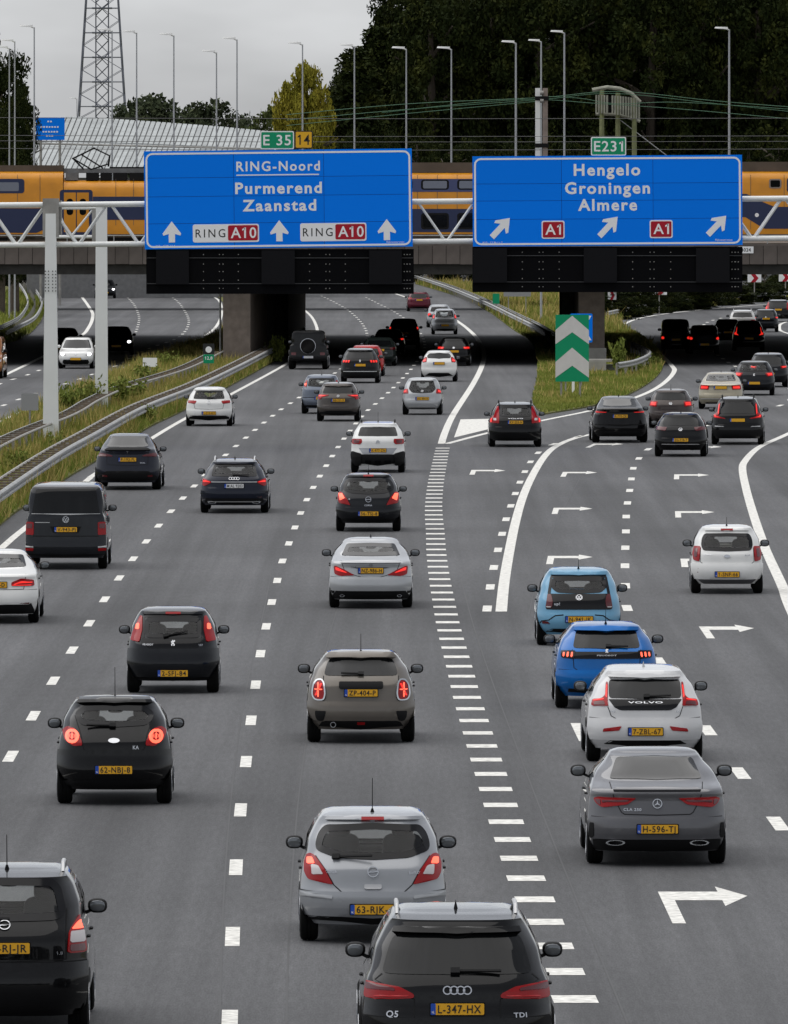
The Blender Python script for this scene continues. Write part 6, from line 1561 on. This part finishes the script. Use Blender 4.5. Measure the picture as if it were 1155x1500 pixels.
car('dark grey panel van with one-piece tailgate window and plate V-943-PJ', 98, 833, 1.92, 1.98, 4.9, 'van', paint('van_grey', (.013, .0145, .018), .2), belt=1.24, rw=.80, bw=.90, zb=.27, see=False, name='van', cat='van',
    win=[(0, 1.885), (.69, 1.86), (.78, 1.32), (.76, 1.29), (0, 1.285)], lights=[(RL, [(.74, 1.10), (.90, 1.11), (.94, .95), (.93, .81), (.74, .80)], (DR, [(.77, 1.07), (.89, 1.07), (.90, .96), (.77, .96)], 'lens'))], pl=(.93, 'V-943-PJ'), bd=('vee', 1.16, .15), rc=.12, rp=8,
    black=[[(0, .46), (.90, .47), (.92, .42), (.88, .275), (0, .273)]], bump=[(0, .50), (.95, .53), (.95, .44), (.90, .37), (0, .36)], extra=van_extra, tyre=.34, rail=None)
car('white saloon cut by the left photo edge with lit L-shaped tail lights', -7, 912, 1.81, 1.45, 4.63, 'sedan', P_WHITE, belt=1.0, rw=.60, bw=.86, deck=1.0, see=True,
    win=[(0, 1.365), (.54, 1.35), (.63, 1.13), (0, 1.11)], lights=[(RL, [(.35, .835), (.55, .92), (.79, .88), (.80, .76), (.35, .76)], (LR, [(.40, .80), (.55, .86), (.76, .84), (.76, .82), (.55, .83), (.40, .78)]), (LR, [(.36, .785), (.74, .785), (.74, .77), (.36, .77)]))], pl=(.785, '84-XK-D'), bd=('round', .93, .08),
    black=[[(0, .37), (.68, .38), (.74, .42), (.80, .28), (.78, .205), (0, .2)]], zb=.19, gap=[[(.64, 1.0), (.60, .70), (0, .68)]], bump=[(0, .66), (.86, .68), (.88, .52), (.80, .44), (.68, .40), (0, .39)], reflect=[(.6, .43, .2, .05)])
# exit lanes, near
def kia_x(B, t):
    patch('bumper_skirt', B.S_rear, rounded([(-.62, .33), (.62, .33), (.50, .235), (-.50, .235)], .03), P_MIDGREY, t, .03, .06)
car('small white city car with tall red tail lights and plate 1-SNF-66 in the right lane', 1065, 869, 1.595, 1.48, 3.6, 'hatch', P_WHITE, 'exit', belt=.95, rw=.57, bw=.75, see=True, aerial=(.1, .17),
    win=[(0, 1.31), (.48, 1.30), (.54, 1.20), (.56, 1.05), (.52, .94), (0, .92)], lights=[(RL, [(.57, 1.03), (.70, 1.03), (.75, .90), (.72, .73), (.60, .70), (.585, .86)], (DR, [(.62, .98), (.69, .98), (.70, .80), (.64, .80)], 'lens'))], pl=(.435, '1-SNF-66'), bd=('oval', .82, .11),
    black=[[(0, .27), (.5, .27), (.6, .225), (0, .222)]], brake3=1.37, spoiler=(1.345, 1.400, 0.466, 0.031), gap=[[(.57, 1.0), (.585, .70), (.5, .64), (0, .635)]], extra=kia_x, txt=[(-.42, .86, 'Picanto', .17, .035), (.44, .84, 'BLUE', .12, .03)],
    reflect=[(.635, .49, .07, .13)], bump=[(0, .62), (.60, .64), (.78, .66), (.79, .45), (.74, .33), (0, .31)], tyre=.28)
def up_x(B, t):
    for pp in ([(-.60, 1.0), (.60, 1.0), (.64, .73), (.62, .70), (-.62, .70), (-.64, .73)], [(-.60, .995), (-.545, .995), (-.50, 1.29), (-.54, 1.32)], [(.60, .995), (.545, .995), (.50, 1.29), (.54, 1.32)], [(-.54, 1.29), (.54, 1.29), (.53, 1.345), (-.53, 1.345)]): patch('tailgate_glass', B.S_rear, rounded(pp, .02), M['frit'], t, .006, .06)
    for s in (-1, 1): seam(B.S_rear, [(s * .30, .60), (s * .46, .585), (s * .58, .50), (s * .72, .475), (s * .74, .44)], t, .022); patch('reflector', B.S_rear, [(s * .56, .43), (s * .70, .43), (s * .70, .475), (s * .60, .475)], M['dark_red_lens'], t, .012, .05)
car('pale sky-blue small city car with a black glass tailgate and plate N-941-JK', 848, 945, 1.645, 1.48, 3.6, 'hatch', P_SKY, 'exit', belt=.95, rw=.60, bw=.77, see=True, aerial=(.1, .17),
    win=[(0, 1.315), (.49, 1.30), (.535, 1.15), (.52, 1.10), (.42, 1.02), (0, 1.0)], lights=[(DR, [(.53, .99), (.595, .99), (.635, .74), (.52, .73), (.50, .85)], (CL, [(.53, .76), (.62, .76), (.62, .74), (.53, .74)], 'reverse_lamp'))], pl=(.515, 'N-941-JK'), bd=('vee', .925, .13), txt=[(-.42, .81, 'up!', .11, .05)],
    black=[[(0, .335), (.52, .335), (.64, .28), (.64, .225), (0, .222)]], spoiler=(1.335, 1.400, 0.524, 0.031), extra=up_x, tyre=.29)
def p208(B, t):
    patch('black_band', B.S_rear, rounded([(-.55, .965), (.55, .965), (.55, .85), (-.55, .85)], .01), M['frit'], t, .009, .06)
car('vivid blue hatchback with claw-shaped tail lights joined by a black band', 888, 1037, 1.745, 1.43, 4.05, 'hatch', P_BLUE, 'exit', belt=1.0, rw=.60, bw=.82, see=False, aerial=(.12, .22),
    win=[(0, 1.315), (.50, 1.305), (.56, 1.06), (.54, 1.025), (0, 1.01)], spoiler=(1.275, 1.360, 0.514, 0.056), wiper=(.03, 1.045, .34, .02), lights=[(M and 'frit', [(.52, .985), (.76, .975), (.755, .86), (.54, .845)], (LH, [(.56, .955), (.585, .955), (.60, .875), (.57, .875)], 'claw_lamp'), (LH, [(.625, .955), (.65, .955), (.665, .875), (.635, .875)], 'claw_lamp'), (LH, [(.69, .95), (.715, .95), (.725, .88), (.70, .88)], 'claw_lamp'))],
    bd=('lion', .975, .085), txt=[(0, .905, 'PEUGEOT', .33, .022)], pl=(.42, 'L-208-ZB'), gap=[[(.575, 1.0), (.55, .70), (.46, .64), (0, .63)]], black=[[(0, .53), (.42, .53), (.55, .46), (.64, .34), (.66, .225), (0, .222)]], bump=[(0, .63), (.80, .66), (.86, .58), (.84, .40), (.66, .36), (.56, .48), (.42, .55), (0, .55)], extra=p208)
def v40(B, t):
    for pp in ([(-.56, .97), (.56, .97), (.47, .85), (.38, .805), (-.38, .805), (-.47, .85)],): patch('tailgate_glass', B.S_rear, rounded(pp, .02), M['frit'], t, .006, .06)
    for s in (-1, 1):
        seam(B.S_rear, [(s * .42, .39), (s * .27, .56), (0, .56)], t, .02); patch('reflector', B.S_rear, rounded([(s * .36, .565), (s * .62, .53), (s * .64, .48), (s * .40, .50)], .01), M['red_lens'], t, .03, .05)
car('white premium hatchback with tall curved red tail lights and plate 7-ZBL-67', 944, 1115, 1.80, 1.44, 4.37, 'hatch', paint('pearl_white', (.62, .62, .62)), 'exit', belt=.97, rw=.60, bw=.83, see=False, fin=M['silver_plastic'],
    win=[(0, 1.27), (.52, 1.255), (.545, 1.20), (.55, .985), (0, .965)], spoiler=(1.250, 1.330, 0.524, 0.056), wiper=(.02, 1.0, .38, -.04),
    lights=[(RL, [(.555, 1.22), (.585, 1.20), (.60, 1.02), (.66, .97), (.79, .955), (.81, .86), (.56, .865), (.57, .95)], (LR, [(.56, 1.17), (.575, 1.17), (.595, 1.0), (.575, .98)]), (LR, [(.62, .975), (.77, .945), (.78, .93), (.62, .955)]), (DR, [(.62, .935), (.75, .92), (.77, .875), (.60, .88)], 'lens'))],
    pl=(.485, '7-ZBL-67'), txt=[(0, .92, 'VOLVO', .53, .032), (-.50, .79, 'V40', .09, .03), (.50, .785, 'D2', .07, .025)], gap=[[(.57, .86), (.52, .72), (.42, .665), (0, .655)]], black=[[(0, .375), (.50, .37), (.62, .30), (.72, .225), (0, .222)]], bump=[(0, .63), (.84, .68), (.88, .52), (.82, .36), (.60, .39), (0, .40)], extra=v40)
car('mid grey four-door coupe with narrow red tail lights and plate H-596-TJ', 961, 1265, 1.83, 1.44, 4.69, 'sedan', P_MIDGREY, 'exit', belt=1.0, rw=.60, bw=.86, deck=.99, see=False, wtop=1.35,
    win=[(0, 1.36), (.49, 1.34), (.585, 1.12), (.59, 1.095), (0, 1.085)], lights=[(RL, [(.81, .87), (.735, .895), (.265, .885), (.38, .80), (.70, .755), (.77, .80)], (DR, [(.70, .85), (.34, .865), (.39, .835), (.70, .815)]), (DR, [(.785, .855), (.715, .86), (.715, .785), (.75, .80)], 'lens'))],
    pl=(.49, 'H-596-TJ'), bd=('star', .81, .125), txt=[(-.32, .735, 'CLA 250', .23, .035)], gap=[[(.60, 1.06), (.55, .86), (.46, .70), (.42, .675), (0, .665)]], exhaust=[(-.54, .31, .125, .035), (.54, .31, .125, .035)], reflect=[(.58, .555, .24, .035)],
    black=[[(0, .40), (.62, .40), (.72, .34), (.82, .36), (.80, .205), (0, .2)]], zb=.19, bump=[(0, .60), (.84, .63), (.89, .50), (.84, .36), (.70, .36), (.62, .42), (0, .42)], extra=lambda B, t: ([patch('bumper_vent', B.S_rear, rounded([(s * .80, .56), (s * .84, .56), (s * .86, .40), (s * .82, .36), (s * .79, .40)], .015), M['black'], t, .028, .05) for s in (-1, 1)], patch('boot_lip', B.S_rear, mirror_half([(0, 1.0), (.52, .985), (.56, .965), (0, .975)]), P_MIDGREY, t, .035, .06)))

# ================= middle distance
def hatchL(z1, z0, x1=.80, x0=.52): return [(x0, z1 - .02), (x1, z1), (x1 + .01, z0 + .03), (x0 + .06, z0)]
car('white five-door hatchback alone in the left lane beside the median', 307, 624, 1.78, 1.47, 4.26, 'hatch', P_WHITE, belt=.97, rw=.60, bw=.82, see=True, win=[(0, 1.335), (.50, 1.325), (.585, 1.06), (.56, 1.03), (0, 1.02)], spoiler=(1.325, 1.385, 0.533, 0.037),
    lights=[(RL, hatchL(.975, .845, .78, .46))], pl=(.50, 'L-512-KV'), bd=('vee', .90, .12), black=[[(0, .40), (.62, .40), (.74, .36), (.76, .225), (0, .222)]], gap=[[(.6, 1.0), (.52, .66), (0, .64)]], chrome=[[(0, .425), (.70, .425), (.70, .405), (0, .405)]], wiper=(-.02, 1.045, .3, 0))
car('bronze grey hatchback with a small roof aerial overlapping the grey-blue people carrier', 496, 617, 1.68, 1.50, 3.95, 'hatch', P_BRONZE, belt=1.0, rw=.60, bw=.77, see=False, aerial=(.1, .16), win=[(0, 1.345), (.50, 1.335), (.60, 1.10), (.56, 1.08), (0, 1.075)], spoiler=(1.320, 1.390, 0.524, 0.043),
    lights=[(RL, [(.34, 1.02), (.72, 1.04), (.79, .98), (.79, .88), (.70, .83), (.62, .93), (.42, .97)], (LR, [(.46, 1.0), (.74, 1.0), (.74, .965), (.56, .965)]))], pl=(.815, 'NB-331-X'), bd=('ellipses', .97, .1), black=[[(0, .42), (.50, .42), (.70, .36), (.76, .225), (0, .222)]], chrome=[])
car('grey-blue small people carrier partly hidden behind the bronze hatchback', 471.5, 606, 1.63, 1.56, 3.5, 'hatch', P_SLATE, belt=1.05, rw=.60, see=True, aerial=(.1, .14), win=[(0, 1.42), (.50, 1.41), (.545, 1.10), (0, 1.07)], lights=[(RL, [(.56, 1.34), (.62, 1.32), (.70, 1.08), (.60, 1.05)], (LH, [(.59, 1.22), (.66, 1.2), (.67, 1.13), (.60, 1.13)]))], pl=(.62, None), black=[[(0, .66), (.74, .66), (.76, .64), (0, .64)], [(0, .35), (.7, .35), (.7, .225), (0, .222)]])
car('silver tiny hatchback with a black glass tailgate just before the painted wedge', 619, 607.5, 1.60, 1.47, 3.42, 'hatch', P_LSILVER, belt=.95, rw=.58, bw=.75, see=True, win=[(0, 1.36), (.44, 1.35), (.53, 1.04), (.50, .98), (.40, .88), (0, .86)], lights=[(RL, [(.56, 1.03), (.66, 1.03), (.77, .92), (.76, .83), (.55, .85)], (LR, [(.62, .99), (.72, .93), (.72, .88), (.62, .90)]))], pl=(.64, 'HX-404-R'), bd=('ellipses', .94, .1), chrome=[[(0, .35), (.50, .35), (.54, .31), (0, .31)]], black=[[(0, .27), (.5, .27), (.6, .225), (0, .222)]])
car('black SUV with bright claw tail lights in front of the red car before the viaduct', 528, 561, 1.83, 1.62, 4.45, 'suv', P_BLACK, belt=1.1, rw=.63, bw=.84, win=[(0, 1.47), (.54, 1.46), (.64, 1.16), (0, 1.14)], spoiler=(1.450, 1.520, 0.543, 0.037), lights=[('frit', [(.42, 1.08), (.80, 1.08), (.82, .95), (.46, .94)], (LR, [(.46, 1.06), (.55, 1.06), (.57, .96), (.50, .96)], 'claw_lamp'), (LR, [(.58, 1.06), (.66, 1.06), (.68, .96), (.61, .96)], 'claw_lamp'), (LR, [(.69, 1.06), (.77, 1.06), (.79, .97), (.72, .96)], 'claw_lamp'))], pl=(.84, None), bd=('lion', 1.03, .13), chrome=[[(0, .56), (.76, .56), (.78, .53), (0, .53)]], black=[[(0, .50), (.8, .5), (.8, .225), (0, .222)]])
car('red car half hidden behind the black SUV with claw tail lights', 537, 551, 1.74, 1.50, 4.2, 'hatch', P_RED, belt=.97, lights=[(RL, hatchL(1.0, .85))], pl=(.7, None))
car('boxy black off-roader with a spare wheel on the tailgate at the viaduct entrance', 452, 541, 1.93, 1.95, 4.6, 'box', P_BLACK2, belt=1.25, rw=.78, bw=.84, zb=.42, rc=.10, rp=8, win=[(0, 1.80), (.62, 1.80), (.66, 1.36), (0, 1.36)], lights=[(DR, [(.60, .86), (.84, .86), (.84, .72), (.60, .72)])], pl=(.62, None), wpl=True, tyre=.40, wide_t=.27, black=[[(0, .66), (.90, .66), (.9, .43), (0, .425)]], name='off_roader',
    extra=lambda B, t: (inst('spare_wheel', TYRE, t, (0, -B.L / 2 - .08, 1.17), (0, 0, PI / 2), (1, 1.15, 1.15)), MB().tube([(0, -B.L / 2 - .20, 1.17), (0, -B.L / 2 - .02, 1.17)], .30, 24).build('spare_wheel_cover', P_BLACK, t, True, 40), [inst('wheel_arch', SEATBACK, t, (s * .88, -B.L / 2 + .78, .85), (0, 0, 0), (.22, 1.1, .28)) for s in (-1, 1)], strip_ring('chrome_ring', B.S_rear, circ(0, 1.17, .38, 28), circ(0, 1.17, .355, 28), M['chrome'], t, .20)))
car('dark green saloon just ahead of the red car at the shadow edge', 556, 536, 1.75, 1.46, 4.5, 'sedan', P_DGREEN, belt=.98, lights=[(DR, hatchL(.95, .82))], pl=(.82, None))
car('black hatchback in the shadow with one lit tail light above the red double lamp', 570, 522, 1.74, 1.48, 4.3, 'hatch', P_BLACK, lights=[(RL, hatchL(1.0, .85), (LR, hatchL(.98, .88, .78, .62)))], pl=(.6, None))
car('tall black van-like SUV highest in the dark group under the viaduct', 592, 511, 1.84, 1.72, 4.6, 'suv', P_BLACK, belt=1.1, lights=[(RL, hatchL(1.28, 1.02, .84, .70), (LR, [(.72, 1.24), (.82, 1.25), (.83, 1.12), (.74, 1.12)]))], pl=(.9, None))
car('black estate with bright tail lights in the right lane at the shadow edge', 665, 536, 1.76, 1.45, 4.4, 'hatch', P_BLACK, belt=.97, rw=.6, lights=[(RL, [(.46, .98), (.80, 1.0), (.82, .86), (.52, .86)], (LR, [(.50, .96), (.78, .97), (.79, .89), (.55, .88)]))], pl=(.75, None), bd=('round', .93, .12))
car('white sporty hatchback with flared tail lights at the front of the right lane', 643.5, 559, 1.72, 1.46, 3.95, 'hatch', P_WHITE, belt=1.0, rw=.57, bw=.76, win=[(0, 1.35), (.46, 1.32), (.57, 1.20), (.52, 1.10), (0, 1.075)], lights=[(RL, [(.55, 1.14), (.62, 1.16), (.79, .97), (.76, .90), (.58, .92)], (LR, [(.62, 1.08), (.74, .98), (.72, .93), (.62, .96)]))], pl=(.86, None), black=[[(0, .42), (.45, .42), (.64, .30), (.66, .225), (0, .222)]])
car('pale silver people carrier waiting right behind the bridge gap', 651.5, 490, 1.66, 1.62, 4.05, 'suv', P_SILVER, belt=1.05, rw=.58, see=True, win=[(0, 1.48), (.50, 1.47), (.58, 1.08), (0, 1.06)], lights=[(RL, [(.60, 1.30), (.66, 1.28), (.78, 1.0), (.62, 1.0)], (LR, [(.63, 1.22), (.68, 1.2), (.74, 1.04), (.64, 1.04)]))], pl=(.58, None))
car('silver hatchback half hidden left of the pale people carrier', 644, 479.6, 1.70, 1.52, 4.1, 'hatch', P_SILVER, belt=1.0, lights=[(RL, circ(.66, .85, .12), (LR, circ(.66, .85, .09)))], pl=(.6, None))
car('maroon car, farthest visible on the main carriageway', 614, 456, 1.82, 1.48, 4.2, 'hatch', P_MAROON, belt=.97, lights=[(RL, hatchL(1.05, .9))], pl=(.86, None))
# exit lanes, middle distance
def v70x(B, t): letters(B, B.S_rear, 0, .985, 'VOLVO', t, .52, .035)
car('black estate with tall glowing red corner lights beside the painted wedge', 755, 654.5, 1.84, 1.54, 4.7, 'suv', P_BLACK, 'exit', belt=1.0, rw=.64, bw=.85, see=True, rails='black', fin=True, head=-.004, win=[(0, 1.41), (.50, 1.40), (.53, 1.06), (0, 1.04)],
    lights=[(RL, [(.56, 1.42), (.63, 1.40), (.72, 1.10), (.87, 1.0), (.88, .84), (.56, .82), (.56, 1.0)], (LR, [(.80, 1.0), (.85, .98), (.85, .86), (.80, .86)]), (CL, [(.66, 1.0), (.75, 1.0), (.75, .92), (.64, .92)], 'reverse_lamp'))], pl=(.86, 'KV-253-N'), black=[[(0, .5), (.84, .52), (.85, .49), (0, .47)]], bump=[(0, .66), (.90, .68), (.9, .5), (.84, .3), (0, .28)], extra=v70x)
car('black electric coupe SUV with a thin red light line, left of the exit pair', 908, 648, 1.93, 1.61, 4.9, 'coupe', P_BLACK, 'exit', belt=1.05, rw=.62, bw=.88, deck=1.22, wtop=1.53, fin=True, head=-.012, win=[(0, 1.53), (.52, 1.52), (.60, 1.27), (0, 1.25)], lights=[(RL, [(.88, 1.10), (.84, 1.13), (.46, 1.09), (.46, 1.05), (.85, 1.04)], (LR, [(.84, 1.085), (.50, 1.075), (.50, 1.065), (.84, 1.065)]))], pl=(.93, 'R-770-ZK'), black=[[(0, .62), (.88, .66), (.88, .62), (0, .58)], [(0, .4), (.8, .4), (.8, .225), (0, .222)]], tyre=.36, wide_t=.25)
car('brown hatchback with round lit tail lights behind the black electric SUV', 983, 627, 1.68, 1.46, 3.97, 'hatch', P_BROWN, 'exit', belt=.97, rw=.59, aerial=(.1, .2), win=[(0, 1.34), (.52, 1.33), (.58, 1.06), (0, 1.04)], lights=[(RL, [(.48, 1.0), (.76, 1.02), (.79, .82), (.52, .80)], (LR, [(.54, .96), (.72, .97), (.74, .86), (.56, .85)]))], pl=(.5, None), bd=('vee', .92, .12))
car('black hatchback nearest of the dark trio at the exit lane split', 997.5, 668.6, 1.76, 1.46, 4.26, 'hatch', P_BLACK, 'exit', belt=.98, rw=.60, fin=True, win=[(0, 1.34), (.54, 1.33), (.60, 1.05), (0, 1.03)], lights=[(DR, hatchL(1.0, .86, .80, .44))], pl=(.56, 'ZG-118-T'), bd=('vee', .905, .13), chrome=[[(0, .43), (.60, .43), (.64, .41), (0, .41)]])
car('black tall SUV with tall curved red lights beside the right edge line', 1081, 651, 1.86, 1.66, 4.69, 'suv', P_BLACK, 'exit', belt=1.08, rw=.63, bw=.84, rails='black', fin=True, win=[(0, 1.47), (.54, 1.46), (.60, 1.10), (0, 1.08)], lights=[(RL, [(.60, 1.46), (.65, 1.44), (.70, 1.12), (.84, 1.04), (.83, .94), (.42, .90), (.42, .93), (.66, .99)], (LR, [(.62, 1.40), (.645, 1.40), (.68, 1.10), (.65, 1.06)]), (LR, [(.76, 1.04), (.80, 1.03), (.79, .96), (.46, .925), (.74, .99)]))], pl=(.86, None), chrome=[[(.42, .64), (.78, .66), (.78, .62), (.42, .61)]] if 0 else [], black=[[(0, .5), (.84, .52), (.84, .225), (0, .222)]], tyre=.36,
    extra=lambda B, t: [patch('bumper_trim', B.S_rear, [(s * .44, .62), (s * .78, .63), (s * .78, .66), (s * .50, .65)], M['silver_plastic'], t, .02, .06) for s in (-1, 1)])
car('champagne beige saloon in the exit lane', 1056, 599, 1.83, 1.49, 4.85, 'sedan', P_BEIGE, 'exit', belt=1.0, deck=1.02, rw=.60, see=True, fin=True, win=[(0, 1.40), (.52, 1.39), (.62, 1.14), (0, 1.12)], lights=[(RL, [(.44, .97), (.80, .99), (.84, .80), (.48, .79)], (LR, [(.50, .94), (.76, .95), (.78, .84), (.52, .84)]))], pl=(.88, None), black=[[(0, .28), (.6, .28), (.6, .205), (0, .2)]], chrome=[[(0, .43), (.8, .44), (.82, .41), (0, .40)]])
car('dark grey hatchback with rounded red lights ahead of the beige saloon', 1105, 579, 1.80, 1.50, 4.3, 'hatch', P_GREY, 'exit', belt=.98, rw=.62, see=True, win=[(0, 1.39), (.54, 1.38), (.64, 1.05), (0, 1.02)], lights=[(RL, [(.48, .98), (.78, 1.02), (.84, .86), (.58, .82)], (LR, [(.56, .95), (.76, .97), (.78, .88), (.62, .86)]))], pl=(.54, None), bd=('lion', .90, .13))
car('dark grey car at the right photo edge half behind the rounded hatchback', 1126, 567, 1.80, 1.56, 4.4, 'suv', P_GREY, 'exit', belt=1.0, aerial=(.1, .12), lights=[(RL, hatchL(.98, .84), (LR, hatchL(.96, .88, .78, .58)))], pl=(.6, None))
car('black van in the deep shadow, leftmost on the exit road under the viaduct', 990, 518, 1.64, 1.90, 4.4, 'van', P_BLACK2, 'exit', belt=1.2, rw=.70, name='van', cat='van', lights=[(RL, hatchL(1.0, .78, .78, .62), (LR, circ(.70, .88, .075)))], pl=(.78, None), zb=.26)
car('dark grey boxy van beside the black van under the viaduct', 1032, 519, 1.66, 1.60, 4.2, 'van', P_GREY, 'exit', belt=1.05, rw=.68, name='van', cat='van', lights=[(RL, hatchL(1.0, .78, .80, .64), (LR, circ(.72, .88, .075)))], pl=(.55, None), zb=.26)
car('black car with small round lit lights third in the shadow row', 1066, 504, 1.70, 1.47, 4.2, 'hatch', P_BLACK, 'exit', lights=[(RL, hatchL(.98, .84), (LR, circ(.68, .90, .08)))], pl=(.7, None))
car('black tall estate with hooked red lights at the right of the shadow row', 1097, 514, 1.82, 1.70, 4.7, 'suv', P_BLACK, 'exit', belt=1.08, rw=.62, lights=[(RL, [(.62, 1.40), (.66, 1.38), (.72, 1.10), (.84, 1.0), (.82, .88), (.50, .86), (.66, .96)], (LR, [(.64, 1.34), (.66, 1.32), (.70, 1.08), (.80, 1.0), (.79, .92), (.56, .89), (.68, .99)]))], pl=(.7, None))
car('white car mostly hidden behind the shadowed estate', 1088, 490, 1.76, 1.55, 4.4, 'suv', P_WHITE, 'exit', belt=1.05, rails='silver_plastic', lights=[(RL, hatchL(.95, .82))], pl=(.7, None))
car('dark grey compact hatchback out in the light beyond the shadow', 1122, 486.4, 1.66, 1.47, 4.1, 'hatch', P_GREY, 'exit', belt=.97, see=False, win=[(0, 1.36), (.54, 1.35), (.64, 1.02), (0, 1.0)], lights=[(RL, hatchL(1.0, .85, .78, .58), (LR, hatchL(.96, .88, .76, .62)))], pl=(.86, None), bd=('lion', .95, .12))
car('black estate farthest up the exit road at the right edge', 1140, 471.5, 1.84, 1.54, 4.7, 'suv', P_BLACK, 'exit', belt=1.0, rails='black', lights=[(RL, [(.62, 1.38), (.68, 1.36), (.86, 1.0), (.86, .84), (.60, .84)], (LR, [(.74, 1.1), (.84, 1.0), (.84, .9), (.74, .9)]))], pl=(.86, None))
# oncoming carriageway
car('white electric hatchback coming towards us between the gantry posts', 112, 540, 1.81, 1.57, 4.26, 'hatch', P_WHITE, 'left', belt=1.0, oncoming=True, hl=(.68, .7), mirm=P_WHITE)
car('black car in the shadow left of the white electric hatchback', 93, 523, 1.80, 1.56, 4.4, 'suv', P_BLACK, 'left', oncoming=True, belt=1.02)
car('black car with a bright headlight in the shadow right of the rear gantry post', 171, 520, 1.85, 1.55, 4.5, 'suv', P_BLACK, 'left', oncoming=True, belt=1.0, hl=(.68, .7))
car('dark off-roader with headlights on, far away behind the rear gantry post', 154.5, 437, 1.86, 1.62, 4.4, 'suv', P_GREY, 'left', oncoming=True, belt=1.05, hl=(.72, .7))
car('dark car with a lit headlight just left of the black signal housing', 215, 431, 1.80, 1.50, 4.4, 'hatch', P_NAVY, 'left', oncoming=True, hl=(.68, .7))
car('copper orange van cut by the left photo edge on the oncoming lanes', -25, 554.5, 1.95, 2.0, 4.9, 'van', P_ORANGE, 'left', oncoming=True, belt=1.2, rw=.82, bw=.9, name='van', cat='van', hl=(.80, .7), zb=.28)
